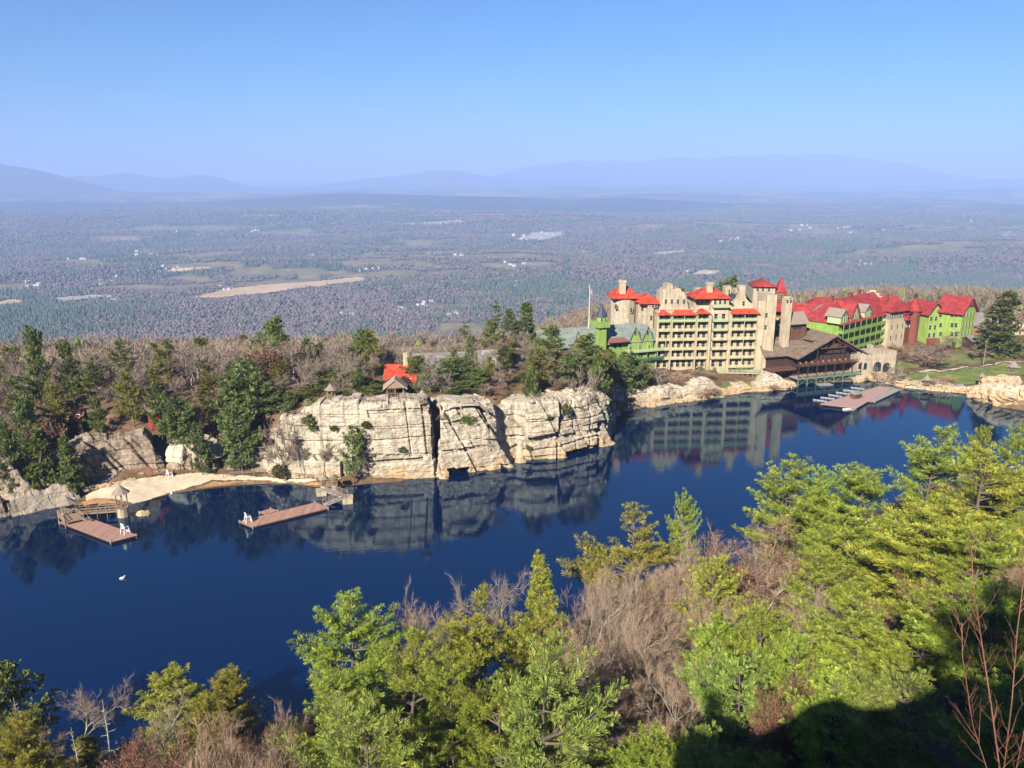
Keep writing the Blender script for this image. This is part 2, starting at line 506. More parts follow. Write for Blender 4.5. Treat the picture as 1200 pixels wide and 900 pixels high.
# ------------------------------------------------------------------ the lake
def water_material():
    m, n, l, b = _mat('lake_water')
    b.inputs['Base Color'].default_value = (.0002, .006, .032, 1)
    b.inputs['Roughness'].default_value = .6
    b.inputs['Specular IOR Level'].default_value = 0.0
    tc = n.new('ShaderNodeTexCoord')
    mp = n.new('ShaderNodeMapping'); mp.inputs['Scale'].default_value = (.55, .9, 1)
    l.new(tc.outputs['Object'], mp.inputs[0])
    t = n.new('ShaderNodeTexNoise'); t.inputs['Scale'].default_value = 1.2; t.inputs['Detail'].default_value = 3
    l.new(mp.outputs[0], t.inputs['Vector'])
    bp = n.new('ShaderNodeBump'); bp.inputs['Strength'].default_value = .22; bp.inputs['Distance'].default_value = .05
    l.new(t.outputs[0], bp.inputs['Height'])
    g = n.new('ShaderNodeBsdfGlossy'); g.inputs['Roughness'].default_value = .05
    g.inputs['Color'].default_value = (.70, .93, 1.0, 1)
    l.new(bp.outputs[0], g.inputs['Normal'])
    fr = n.new('ShaderNodeFresnel'); fr.inputs['IOR'].default_value = 1.76
    mx = n.new('ShaderNodeMixShader')
    l.new(fr.outputs[0], mx.inputs[0]); l.new(b.outputs[0], mx.inputs[1]); l.new(g.outputs[0], mx.inputs[2])
    l.new(mx.outputs[0], n['Material Output'].inputs['Surface'])
    return m
wv, wt = [], np.linspace(-1.5, 1.4, 260)
for t in wt:
    Ds = np.interp(t, ST, SD)
    for y in np.concatenate([[30], np.linspace(70, Ds + 5, 14)]): wv.append((t * y, y, 0))
lake = link('lake', np_mesh('lake', wv, grid_faces(len(wt), 15), water_material(), smooth=True))
tag(lake, 'still deep blue mountain lake mirroring the cliffs', 'lake', kind='structure')

# ------------------------------------------------------------------ far hills and mountains
def atground(px, py):
    z = -300.0
    for _ in range(6):
        p = atz(px, py, z); z = .5 * z + .5 * terr(p.x, p.y)
    return atz(px, py, z)
def ridge(name, pts, y0, depth, seed, label, rough=.06):
    """skyline points in photo pixels at distance y0 -> a long hill with a front and a back slope"""
    px = np.array([p[0] for p in pts], float)
    P = [aty(a, b, y0) for a, b in pts]
    X = np.array([p.x for p in P]); Z = np.array([p.z for p in P])
    xs = np.linspace(X[0], X[-1], 260)
    zc = np.interp(xs, X, Z) + 0
    # smooth the polyline a little
    kk = np.ones(7) / 7; zc = np.convolve(np.pad(zc, 3, 'edge'), kk, 'valid')
    prof = [(-1, 0), (-.75, .12), (-.5, .34), (-.3, .6), (-.15, .82), (-.05, .96), (0, 1), (.1, .93), (.3, .65), (.6, .25), (1, 0)]
    V = []
    for x, z in zip(xs, zc):
        for a, k in prof:
            yy = y0 + a * depth
            hgt = (z + 320) * k
            nn = float(fbm(x / 2500, yy / 2500, seed, 4)) * (z + 320) * rough * 2.2 * (1 - abs(2 * k - 1) * .6)
            V.append((x * yy / y0, yy, -330 + hgt + nn))
    o = link(name, np_mesh(name, V, grid_faces(len(xs), len(prof)), M_HILL, smooth=True))
    tag(o, label, 'hills', kind='structure')
M_HILL = vmat('far_woods_cover', (.035, .048, .05), (.065, .062, .06), .0012, .95)
ridge('hills', [(-700, 226), (-200, 232), (200, 237), (300, 232), (360, 228), (400, 224), (440, 226), (520, 228), (600, 230), (680, 233), (720, 229), (760, 232), (900, 240), (1500, 240)], 10000, 2300, 51, 'low wooded rise along the far edge of the valley')
ridge('mountains', [(-900, 180), (-300, 178), (-100, 184), (-30, 188), (0, 191), (20, 195), (40, 197), (70, 205), (100, 213), (140, 222), (185, 232), (230, 238), (300, 242)], 14500, 3200, 52, 'big blue mountain shoulder at the left edge')
ridge('mountains', [(20, 232), (60, 212), (90, 205), (110, 206), (130, 204), (150, 201), (175, 207), (200, 209), (230, 204), (255, 207), (275, 213), (310, 222), (360, 236)], 20500, 3200, 53, 'faint double blue peak beyond the shoulder')
ridge('mountains', [(280, 236), (330, 222), (360, 218), (390, 214), (420, 209), (450, 207), (480, 205), (505, 199), (520, 197), (540, 200), (570, 206), (600, 208), (640, 210), (690, 212), (740, 216), (800, 215), (860, 217), (920, 220), (1000, 224), (1100, 214), (1150, 210), (1250, 207), (1700, 205)], 22000, 3800, 54, 'long pale middle ridge under the high peaks')
ridge('mountains', [(520, 230), (560, 212), (600, 198), (640, 192), (680, 187), (700, 189), (725, 187), (750, 190), (770, 186), (800, 183), (830, 187), (850, 182), (880, 184), (905, 180), (930, 183), (955, 180), (985, 181), (1010, 184), (1040, 189), (1070, 191), (1090, 199), (1130, 206), (1200, 214), (1300, 235)], 25500, 4000, 55, 'highest pale blue mountain range on the skyline', .04)

# ------------------------------------------------------------------ the air: one closed box of even haze
hm = bpy.data.materials.new('haze_air'); hm.use_nodes = True
hn, hl = hm.node_tree.nodes, hm.node_tree.links
hn.clear()
pv = hn.new('ShaderNodeVolumePrincipled')
pv.inputs['Color'].default_value = (.34, .475, .83, 1)
pv.inputs['Density'].default_value = 1.0e-4
pv.inputs['Anisotropy'].default_value = -.1
ho = hn.new('ShaderNodeOutputMaterial'); hl.new(pv.outputs[0], ho.inputs['Volume'])
hz = MB().box(-66000, 66000, -400, 51500, -420, 760).build('haze', hm)
tag(hz, 'blue air haze lying over the valley', 'haze', kind='stuff')

# ------------------------------------------------------------------ rock
def rock_material(name, pale, mid, dark, stain=(.42, .22, .09), bed=1.0, stain_h=3.5):
    """pale bedded rock: fine bedding lines, vertical run-off streaks, rusty foot"""
    pale, mid, dark, stain = [tuple(v * .66 for v in c) for c in (pale, mid, dark, stain)]
    m, n, l, b = _mat(name)
    tc = n.new('ShaderNodeTexCoord')
    base, t1 = ramp_noise(n, l, .55, [(.28, mid), (.52, pale), (.75, tuple(c * 1.12 for c in pale))], 9, .7)
    mp = n.new('ShaderNodeMapping'); mp.inputs['Scale'].default_value = (1.1, 1.1, .09)
    l.new(tc.outputs['Object'], mp.inputs[0])
    st, t2 = ramp_noise(n, l, .8, [(.47, (0, 0, 0)), (.66, (1, 1, 1))], 6, .75, vec=mp.outputs[0])
    c = mixc(n, l, base, dark, mixc(n, l, (0, 0, 0), (.9, .9, .9), st))
    mb = n.new('ShaderNodeMapping'); mb.inputs['Scale'].default_value = (.06, .06, 2.6 * bed)
    l.new(tc.outputs['Object'], mb.inputs[0])
    bd, t3 = ramp_noise(n, l, 1.0, [(.40, (.35, .35, .35)), (.48, (0, 0, 0))], 6, .75, vec=mb.outputs[0])
    c = mixc(n, l, c, tuple(x * .45 for x in mid), bd)
    # rust near the water
    sep = n.new('ShaderNodeSeparateXYZ'); l.new(tc.outputs['Object'], sep.inputs[0])
    t4 = n.new('ShaderNodeTexNoise'); t4.inputs['Scale'].default_value = .22; t4.inputs['Detail'].default_value = 6
    l.new(tc.outputs['Object'], t4.inputs['Vector'])
    ma = n.new('ShaderNodeMath'); ma.operation = 'MULTIPLY_ADD'
    l.new(t4.outputs[0], ma.inputs[0]); ma.inputs[1].default_value = 9.0; l.new(sep.outputs[2], ma.inputs[2])
    mr = n.new('ShaderNodeMapRange'); mr.inputs['From Min'].default_value = stain_h + 4.6; mr.inputs['From Max'].default_value = stain_h + .6
    mr.inputs['To Max'].default_value = .75
    l.new(ma.outputs[0], mr.inputs[0])
    c = mixc(n, l, c, stain, mr.outputs[0])
    # grey lichen
    li, t5 = ramp_noise(n, l, .18, [(.50, (0, 0, 0)), (.62, (.85, .85, .85))], 8, .75)
    c = mixc(n, l, c, tuple(.5 * (x + y) for x, y in zip(mid, dark)), li)
    l.new(c, b.inputs['Base Color'])
    b.inputs['Roughness'].default_value = .9
    b.inputs['Specular IOR Level'].default_value = .15
    bump(n, l, b, t1.outputs[0], 1.0, .45)
    return m
M_CLIFF = rock_material('pale_bedded_rock', (.65, .56, .43), (.50, .42, .315), (.19, .155, .125), stain=(.58, .36, .15))
M_BANK = rock_material('brown_shore_rock', (.44, .35, .26), (.27, .20, .14), (.12, .09, .07), stain=(.36, .20, .10), stain_h=1)
M_GREYROCK = rock_material('grey_slab_rock', (.46, .39, .31), (.36, .29, .22), (.17, .135, .11), stain=(.36, .24, .15), stain_h=0)

def hsh(i, j, seed): return _h(np.asarray(i), np.asarray(j), seed)
def cliff(name, label, base, tops, mat, seed, lean=.10, layer=2.2, block=5.0, amp=.55, tilt=.08, back=9.0, zlow=-2.5, ds=.16, dz=.15, feats=None, big=0.0, joint=.28, step=0.0):
    P = [atz(px, py, z) for px, py, z in base]
    bx = np.array([p.x for p in P]); by = np.array([p.y for p in P]); bpx = np.array([b[0] for b in base], float)
    cum = np.concatenate([[0], np.cumsum(np.hypot(np.diff(bx), np.diff(by)))])
    n = int(cum[-1] / ds)
    s = np.linspace(0, cum[-1], n)
    x, y = np.interp(s, cum, bx), np.interp(s, cum, by)
    k = max(3, int(2.0 / ds)) | 1
    ker = np.ones(k) / k
    tx = np.convolve(np.pad(np.gradient(x), k // 2, 'edge'), ker, 'valid'); ty = np.convolve(np.pad(np.gradient(y), k // 2, 'edge'), ker, 'valid')
    L = np.hypot(tx, ty); nx, ny = ty / L, -tx / L            # towards the lake
    px = np.interp(s, cum, bpx)
    tpx = np.array([t[0] for t in tops], float)
    top = np.interp(px, tpx, [t[1] for t in tops])
    top = top + .9 * (hsh(np.floor(s / 2.3 + 7), np.zeros(n), seed + 1) - .5) + .5 * fbm(s / 1.1, s * 0, seed + 2, 3)
    top = np.maximum(top, .4)
    m = int((top.max() - zlow) / dz)
    u = np.linspace(0, 1, m)
    Sg, U = np.meshgrid(s, u, indexing='ij')
    T = top[:, None] + 0 * U
    Z = zlow + (T - zlow) * U
    PX = px[:, None] + 0 * U
    wob = 1.2 * fbm(Sg / 9, Z / 9, seed + 3, 3)
    # bedding
    zz = (Z + .02 * Sg + .5 * wob) / layer
    zz = zz + .35 * np.sin(zz * 2.3 + seed)                    # uneven bed thickness
    li = np.floor(zz); lf = zz - li
    bw = block * (.6 + .9 * hsh(li, li * 0, seed + 4))
    uu = (Sg + tilt * Z * layer + .5 * wob) / bw + 3.7 * hsh(li, li * 0 + 1, seed + 5)
    bi = np.floor(uu); bf = uu - bi
    off = amp * (hsh(li, bi, seed + 6) - .5) * 1.3 + amp * .8 * (hsh(li, li * 0, seed + 7) - .5)
    # larger leaning masses
    U2 = (Sg + (tilt * 2.2) * Z) / (block * 1.9); b2 = np.floor(U2); f2 = U2 - b2
    off += big * (hsh(b2, b2 * 0, seed + 8) - .4) * 2 + big * .55 * (f2 - .5)
    edge = np.minimum(bf, 1 - bf) * bw
    off -= joint * np.exp(-(edge / .16) ** 2) * (hsh(li, np.floor(uu + .5), seed + 9) > .45)
    e2 = np.minimum(f2, 1 - f2) * block * 1.9
    off -= joint * 2.2 * np.exp(-(e2 / .22) ** 2) * (hsh(np.floor(U2 + .5), b2 * 0, seed + 11) > .35) * (big > 0)
    off -= joint * .8 * np.exp(-((np.minimum(lf, 1 - lf)) * layer / .10) ** 2) * (hsh(np.floor(zz + .5), np.floor(Sg / 7), seed + 10) > .3)
    off -= step * (li * layer - Z * 0) * .5
    off += .30 * fbm(Sg / 1.3, Z / .8, seed + 12, 5, .6) + .5 * fbm(Sg / 6, Z / 6, seed + 13, 2)
    off -= lean * Z
    # rounded upper edge
    off -= .35 * np.clip((Z - T + .5) / .5, 0, 1) ** 2
    if feats: off = feats(PX, Z, Sg, T, off)
    X = x[:, None] + nx[:, None] * off; Y = y[:, None] + ny[:, None] * off
    V = np.stack([X, Y, Z], 2)
    rows = [V]
    lastoff = off[:, -1]
    for kk, (dd, zz_) in enumerate(((.8, .12), (2, .2), (4, .3), (back * .75, .25), (back, -1.8))):
        o = lastoff - dd
        rows.append(np.stack([x + nx * o, y + ny * o, top + zz_ + .35 * fbm(x / 1.7 + kk, y / 1.7, seed + 14, 3)], 1)[:, None, :])
    V = np.concatenate(rows, 1)
    o = link(name, np_mesh(name, V.reshape(-1, 3), grid_faces(n, V.shape[1]), mat))
    tag(o, label, 'cliff', kind='structure')
    return dict(s=s, px=px, x=x, y=y, nx=nx, ny=ny, top=top, off=off, Z=Z)

def g(x, c, w): return np.exp(-((x - c) / w) ** 2)
def feats_left(PX, Z, Sg, T, off):
    # thin dark beds, the undercut ledge near the foot, a slanting crack right of centre
    off = off - .7 * g(Z, 9.6 + .004 * (PX - 380), .14) * (PX > 320) - .5 * g(Z, 13.1, .10) - .35 * g(Z, 16.0, .1)
    off = off - 1.3 * g(Z, 4.4 + .004 * (PX - 470), .35) * (PX > 432) * (PX < 497)
    off = off + .5 * (Z < 4.2) * (PX > 425) * (PX < 512)
    c = 478 + (T - Z) * .42
    off = off - .6 * g(PX, c, .9) * (Z > 6)
    off = off - 1.0 * g(PX, 497 + (T - Z) * .35, 1.0) * (Z > 5.5)
    # left flank steps back
    off = off - np.clip((338 - PX) / 18, 0, 1) * 1.5 * (Z > 7) - np.clip((350 - PX) / 30, 0, 1) * 1.5 * (Z > 11)
    off = off + 1.2 * (Z < 5.6 + .6 * np.sin(PX * .5)) * (PX < 400)
    return off
def feats_right(PX, Z, Sg, T, off):
    h = T - Z
    # dark cleft between the two cliffs
    off = off - 1.6 * np.clip((530 - PX) / 16, 0, 1) * np.clip((Z - 5) / 6, 0, 1)
    # low dark caves at the water line
    off = off - 3.2 * (PX > 524) * (PX < 549) * np.clip((1.7 - Z) / .3, 0, 1)
    off = off - 1.8 * (PX > 583) * (PX < 588) * np.clip((1.2 - Z) / .3, 0, 1)
    # leaning slab from (560,475) to (606,545)
    slab = 556 + h * 3.0
    off = off + 1.1 * (PX > slab - 16) * (PX < slab) * (PX < 606) - .9 * g(PX, slab, 1.1) * (PX < 604)
    # scree gully
    gl = np.clip(1 - np.abs(PX - 599 - .5 * (8 - Z)) / 15.0, 0, 1)
    gl = gl * gl * (3 - 2 * gl)
    off = off - gl * (.28 * Z) * 1.0
    # jutting block
    bl = (PX > 616) & (PX < 654) & (Z > 6.2 + .02 * (PX - 616))
    off = off + 1.5 * bl
    off = off - .9 * g(Z, 5.9 + .02 * (PX - 616), .35) * (PX > 616) * (PX < 656)
    off = off - .7 * g(Z, 10.4, .12) * (PX > 616) * (PX < 652)
    off = off - 2.2 * g(PX, 652.5, .8) * (Z < 5.0) - .8 * g(PX, 657 - .15 * (T - Z), 1.2) * (Z > 5)
    off = off - .9 * g(Z, 2.7 + .01 * (PX - 620), .22) * (PX > 612) * (PX < 700)
    off = off - 1.6 * (PX > 664) * (PX < 700) * np.clip((1.2 - Z) / .3, 0, 1)
    off = off - 3.0 * g(PX, 699.5 + .05 * h, 1.4) * (Z < 7.5) - .9 * g(PX, 688 + .2 * h, .8)
    off = off - .7 * g(Z, 9.2, .15) * (PX > 655)
    off = off - .8 * g(PX, 672 + .3 * h, .8)
    return off
CL_L = cliff('cliff', 'long pale bedded cliff left of the dark cleft', [(309, 549, 1.5), (318, 555, 1), (350, 558, 1), (400, 559, 1), (440, 559, .9), (470, 559, .6), (500, 559.5, 0), (508, 559.4, 0), (510.2, 557.5, 0), (510.8, 553, 0), (511, 547, 0)],
             [(309, 12), (322, 13.6), (336, 15), (352, 15.8), (366, 17.2), (384, 18.6), (420, 18.7), (470, 18.4), (505, 17.8), (511, 17.2)], M_CLIFF, 101, lean=.07, layer=3.1, block=11, amp=.55, feats=feats_left, joint=.14)
CL_R = cliff('cliff', 'blocky pale cliff with leaning slabs right of the dark cleft', [(511.5, 546, 0), (511.7, 553, 0), (512.7, 558.3, 0), (518, 558.8, 0), (530, 556, 0), (552, 552, 0), (575, 549, 0), (590, 545, 0), (606, 538.5, 0), (622, 540, 0), (660, 536, 0), (685, 529, 0), (702, 523, 0), (714.5, 519, 0), (717.5, 512, 0), (719, 500, 0), (720.5, 489, 0)],
             [(513, 17), (560, 16.8), (585, 16), (600, 13.5), (610, 14.5), (618, 15.3), (655, 15.2), (690, 14.8), (708, 14), (715, 12.6), (720, 10)], M_CLIFF, 207, lean=.09, layer=2.3, block=4.6, amp=1.0, tilt=.22, big=1.0, feats=feats_right, joint=.4)
# smaller rock along the shores
cliff('cliff', 'low broken rock ledges under the hotel shore', [(716, 493, 0), (722, 488, 0), (735, 482, 0), (760, 477, 0), (800, 471, 0), (830, 466.5, 0), (846, 464.3, 0)],
      [(716, 9.5), (725, 8), (745, 6.8), (765, 5.0), (785, 4.4), (800, 4.8), (812, 3.2), (822, 5.6), (838, 5.8), (844, 3), (848, 2)], M_CLIFF, 311, lean=.3, layer=1.5, block=4.5, amp=1.0, big=.8, back=5, joint=.4)
cliff('cliff', 'thin yellow rock ledge along the water near the boathouse', [(846, 464.3, 0), (870, 459.5, 0), (888, 458.6, 0), (905, 458.2, 0), (922, 457, 0), (934, 453, 0)],
      [(846, 1.6), (885, 1.7), (893, 3.8), (905, 5.0), (917, 4.0), (924, 1.8), (934, 1.2)], M_CLIFF, 331, lean=.3, layer=1.0, block=3, amp=.6, back=3.5, joint=.3)
cliff('cliff', 'brown rock wall with slanting cracks above the beach', [(84, 578, 1.2), (100, 572, 1.3), (120, 566, 1.4), (150, 561, 1.5), (185, 557, 1.6), (194, 552, 2.0)],
      [(84, 6.5), (96, 10), (118, 11.2), (150, 10.6), (170, 11), (183, 8.5), (194, 5)], M_BANK, 411, lean=.28, layer=2.6, block=3.4, amp=.8, tilt=.3, big=.9, back=6, joint=.5)
cliff('cliff', 'rough brown rock bank on the far left shore', [(-220, 606, 1.5), (-100, 600, 1.5), (0, 590, 1.8), (22, 588, 1.8), (34, 584, 2.2), (44, 580, 2.5)],
      [(-220, 12), (0, 11.5), (18, 10.5), (26, 8), (44, 4)], M_BANK, 431, lean=.35, layer=2.4, block=4, amp=1.0, tilt=.3, big=1.0, back=6, joint=.5)
cliff('cliff', 'smooth grey slab of rock sloping to the left dock', [(14, 601, .8), (40, 596, .8), (70, 589.5, .8), (88, 586, .9), (96, 582, 1.2)],
      [(14, 2.6), (40, 3.4), (70, 3.6), (88, 3.0), (96, 2.0)], M_GREYROCK, 451, lean=.75, layer=3.5, block=9, amp=.3, back=3.5, joint=.12)
cliff('cliff', 'tan waterline rock band left of the left dock', [(-300, 627, 0), (-100, 614.5, 0), (0, 607.2, 0), (40, 598.5, 0), (66, 592.5, 0)],
      [(-300, 1.4), (0, 1.2), (40, 1.3), (66, 1.2)], M_BANK, 461, lean=.3, layer=.8, block=3, amp=.5, back=3, joint=.25)
cliff('cliff', 'low tan rock face behind the orange bank', [(194, 554, 1.6), (215, 553, 1.6), (240, 552, 1.7), (268, 551, 1.8), (290, 549.5, 2), (312, 549, 2)],
      [(194, 3.5), (215, 4.6), (240, 5.0), (262, 4.0), (275, 6), (290, 8.5), (300, 7), (312, 9)], M_BANK, 471, lean=.35, layer=1.8, block=3.5, amp=.8, big=.7, back=4, joint=.35)

# ------------------------------------------------------------------ draped sheets: beach, orange bank, lawns, paths
def drape(name, label, poly, mat, lift=.12, res=1.0, ground_f=None, jag=0.0):
    """poly in photo pixels + ground height -> outline on the ground, filled with a grid that follows it"""
    P = [atz(a, b, z) if z > -200 else atground(a, b) for a, b, z in poly]
    X = np.array([p.x for p in P]); Y = np.array([p.y for p in P])
    xs = np.arange(X.min() - res, X.max() + res, res); ys = np.arange(Y.min() - res, Y.max() + res, res)
    GX, GY = np.meshgrid(xs, ys, indexing='ij')
    JX, JY = GX + jag * 2 * vnoise(GX / 2, GY / 2, 71), GY + jag * 2 * vnoise(GX / 2, GY / 2, 72)
    ins = np.zeros(GX.shape, bool)
    j = len(X) - 1
    for i in range(len(X)):
        c = ((Y[i] > JY) != (Y[j] > JY)) & (JX < (X[j] - X[i]) * (JY - Y[i]) / (Y[j] - Y[i] + 1e-9) + X[i])
        ins ^= c; j = i
    keep = ins[:-1, :-1] & ins[1:, :-1] & ins[1:, 1:] & ins[:-1, 1:]
    zz = (terr_v(GX, GY) if ground_f is None else ground_f(GX, GY)) + lift
    V = np.stack([GX.ravel(), GY.ravel(), zz.ravel()], 1)
    f = grid_faces(len(xs), len(ys))[keep.ravel()]
    used = np.unique(f); remap = np.zeros(len(V), int); remap[used] = np.arange(len(used))
    o = link(name, np_mesh(name, V[used], remap[f], mat, smooth=True))
    return tag(o, label, name, kind='structure')
M_SAND = vmat('sand', (.62, .50, .34), (.74, .62, .45), .5, .95, .1)
weather(M_SAND, (.3, .3, .3), .80, 1.08)
M_ORANGE = vmat('dry_orange_grass', (.30, .15, .06), (.50, .30, .14), 1.3, .95, .3)
M_LAWN = vmat('lawn_grass', (.11, .155, .03), (.23, .26, .07), .22, .95, .2)
M_PATH = vmat('gravel_path', (.42, .37, .30), (.55, .49, .41), .8, .95)
M_ROAD = vmat('worn_road', (.16, .14, .13), (.24, .22, .20), .6, .95)
drape('beach', 'small pale sand beach between the two left docks', [(98, 580, 1), (118, 572, 1.3), (150, 565, 1.4), (190, 559, 1.4), (230, 556, 1.3), (262, 557, 1.2), (300, 558, 1.1), (372, 561, 1), (372, 565, .6), (300, 562.5, .7), (250, 566, .4), (205, 576, .2), (170, 587.5, .1), (155, 590, .2), (130, 585, .5), (100, 585, .8)], M_SAND, .10, .3, jag=.3)
drape('bank', 'orange strip of dry grass along the water under the cliff', [(222, 573, .3), (250, 566.5, .4), (300, 562.5, .7), (340, 563, .7), (378, 566, .6), (378, 569, .4), (340, 566.5, .1), (300, 566, .1), (250, 570.5, .1)], M_ORANGE, .14, .25, jag=.3)
drape('bank', 'orange patch of dry grass beside the left dock bridge', [(94, 588, .5), (110, 582, .9), (125, 583, .8), (140, 588, .4), (140, 591, .2), (98, 592, .2)], M_ORANGE, .18, .25, jag=.3)
drape('bank', 'rust red leaf litter slope above the brown rock wall', [(130, 508, 12), (150, 500, 12), (195, 492, 12.5), (206, 500, 12), (195, 514, 11), (160, 518, 10.5)], vmat('rust_leaf_litter', (.20, .08, .045), (.33, .16, .09), .9, .95, .3), .3, .4, jag=1.0)
drape('road', 'dark gravel carriage road through the trees on the left', [(60, 523, 12.5), (110, 512, 12.5), (150, 500, 12.8), (185, 492, 13), (225, 486, 13), (230, 489, 13), (190, 497, 12.6), (150, 506, 12.2), (112, 518, 12), (62, 530, 12)], M_ROAD, .35, .5, jag=.3)
drape('lawn', 'bright green lawn in front of the light green building', [(1049, 445, 3.4), (1060, 433, 4.2), (1075, 428, 4.7), (1200, 423, 5.6), (1300, 420, 6), (1300, 440, 3.6), (1170, 444, 3.2), (1100, 448, 2.6)], M_LAWN, .2, .6, jag=.8)
drape('lawn', 'upper lawn around the bare trees by the hotel', [(1046, 425, 5.2), (1052, 412, 6.4), (1130, 405, 7.4), (1300, 402, 8), (1300, 416, 6.4), (1170, 420, 5.8), (1070, 424, 5)], vmat('dry_lawn_grass', (.13, .15, .045), (.20, .20, .07), .15, .95, .2), .2, .7, jag=1)
drape('lawn', 'small green lawn under the footbridge by the stone hotel', [(842, 452, 3), (850, 441, 4.4), (884, 437, 4.8), (890, 447, 3.4)], M_LAWN, .25, .5, jag=.5)
drape('path', 'pale gravel lakeside path beside the stone shore wall', [(1000, 450, 1.6), (1040, 443, 2.2), (1052, 447, 1.9), (1100, 450, 1.9), (1142, 453, 2), (1142, 456.5, 1.4), (1090, 454, 1.4), (1055, 451.5, 1.4), (1030, 447.5, 1.4)], M_PATH, .22, .35, jag=.2)
drape('path', 'grey path curving between the two lawns', [(1044, 433, 4.4), (1075, 425.5, 5.2), (1200, 421, 5.9), (1300, 418, 6.2), (1300, 420, 6), (1200, 423, 5.6), (1075, 428, 4.8), (1046, 436, 4.1)], M_PATH, .32, .4, jag=.2)

# ------------------------------------------------------------------ buildings
class Frame:
    """front wall of a building: two foot points in photo pixels on the ground height zb"""
    def __init__(s, pl, pr, zb, depth_shift=0.0):
        L, R = atz(pl[0], pl[1], zb), atz(pr[0], pr[1], zb)
        s.ux = (R - L); s.W = s.ux.length; s.ux.normalize()
        s.back = Vector((-s.ux.y, s.ux.x, 0))
        s.L = L + s.back * depth_shift
        s.zb = zb
        s.rz = math.atan2(s.ux.y, s.ux.x)
    def uv(s, px, py, y=0.0):
        """photo pixel on the wall plane set back y -> local x, z"""
        a, c, d = ray(px, py)
        dr = Vector((a, c, d)); o = Vector((0, 0, H))
        pt = s.L + s.back * y
        k = (pt - o).dot(s.back) / dr.dot(s.back)
        q = o + dr * k
        return (q - s.L).dot(s.ux), q.z - s.zb
    def x(s, px, py, y=0.0): return s.uv(px, py, y)[0]
    def z(s, px, py, y=0.0): return s.uv(px, py, y)[1]
    def root(s, name, label, cat, group=None):
        return empty(name, s.L, s.rz, label, cat, group)

M_STONE = vmat('cream_stone', (.50, .40, .265), (.66, .55, .385), .45, .9, .2)
M_STONE2 = vmat('tan_rubble_stone', (.42, .33, .23), (.62, .52, .39), .9, .9, .4)
M_TRIM = vmat('cream_paint', (.58, .51, .30), (.68, .60, .37), 1.0, .7)
M_GREENTRIM = vmat('pale_green_paint', (.42, .50, .26), (.50, .58, .32), 1.0, .7)
M_RED = vmat('orange_red_roof_tile', (.46, .045, .02), (.66, .095, .04), .7, .75, .3, .12)
M_CRIM = vmat('crimson_roof_shingle', (.29, .03, .032), (.44, .055, .05), .5, .85, .3, .12)
M_GREEN = vmat('leaf_green_paint', (.24, .38, .07), (.33, .48, .11), .5, .75)
M_DKGREEN = vmat('dark_green_trim', (.035, .10, .05), (.06, .15, .07), 1.0, .7)
M_GREENS = vmat('green_clapboard', (.20, .34, .07), (.28, .43, .10), .5, .8)
M_SLATE = vmat('grey_green_roof_shingle', (.20, .25, .22), (.30, .34, .30), .35, .85, .2)
M_GREYROOF = vmat('weathered_grey_shingle', (.22, .20, .18), (.32, .29, .26), .5, .9, .2)
M_TIMBER = vmat('dark_brown_timber', (.045, .025, .018), (.085, .045, .03), 1.2, .8)
M_TIMBER2 = vmat('brown_timber', (.14, .065, .04), (.20, .095, .06), 1.2, .8)
M_BRROOF = vmat('brown_cedar_shake_roof', (.17, .12, .085), (.29, .21, .15), .5, .9, .3)
M_THATCH = vmat('grey_thatch', (.25, .20, .16), (.38, .31, .25), 2.0, .95, .5)
M_LOG = vmat('weathered_log', (.26, .18, .12), (.38, .28, .19), 2.0, .9)
M_BRICK = vmat('red_brick', (.20, .055, .035), (.28, .085, .055), 1.4, .9)
M_PANE = _mat('dark_glass_and_opening_shade'); M_PANE[3].inputs['Base Color'].default_value = (.02, .022, .026, 1); M_PANE[3].inputs['Roughness'].default_value = .12; M_PANE = M_PANE[0]  # dark glass, also used for the shade painted into arches and flues
M_SPIRE = vmat('blue_slate', (.035, .05, .08), (.06, .08, .12), 1, .6)
M_WHITE = vmat('white_paint', (.74, .74, .72), (.82, .82, .80), 2, .6, k=.75)
M_DECK = vmat('red_brown_deck_boards', (.40, .22, .17), (.50, .29, .22), 1.5, .8)
weather(M_DECK, (2.0, .06, .5), .72, 1.15)
M_GREY = vmat('grey_wood', (.30, .28, .26), (.42, .40, .37), 2, .85)

def win_meshes(w, h, frame_m, arched=False):
    f = MB(); t = .09
    f.box(-w / 2 - t, -w / 2, -.12, .05, -t, h + t).box(w / 2, w / 2 + t, -.12, .05, -t, h + t)
    f.box(-w / 2, w / 2, -.12, .05, h, h + t).box(-w / 2, w / 2, -.16, .05, -t, 0).box(-w / 2, w / 2, -.10, .0, h * .48, h * .48 + .06)
    p = MB().box(-w / 2 + .002, w / 2 - .002, -.05, .04, .002, h - .002)
    return f.mesh('window', frame_m), p.mesh('pane', M_PANE)
def put_window(par, wm, x, z, y=0.0, rz=0.0):
    o = link('window', wm[0], par, (x, y, z), rz)
    link('pane', wm[1], o)
    return o
def balcony(par, x0, x1, z, depth, m, rail=1.0, post_top=None, pitch=None, solid=.62):
    b = MB()
    b.box(x0, x1, -depth, -.03, z - .22, z)                       # slab
    b.box(x0, x1, -depth, -depth + .10, z + rail - .12, z + rail)   # top rail
    b.box(x0 + .1, x1 - .1, -depth + .02, -depth + .08, z + .08, z + .08 + solid * rail)
    for xe in (x0 + .05, x1 - .05): b.box(xe - .05, xe + .05, -depth + .1, -.05, z + .1, z + .1 + solid * rail)
    if post_top:
        n = max(1, round((x1 - x0) / (pitch or 3.2)))
        for k in range(n + 1):
            xx = x0 + .09 + (x1 - x0 - .18) * k / n
            b.box(xx - .09, xx + .09, -depth - .02, -depth + .16, z + .001, post_top)
    return b.build('balcony', m, par)

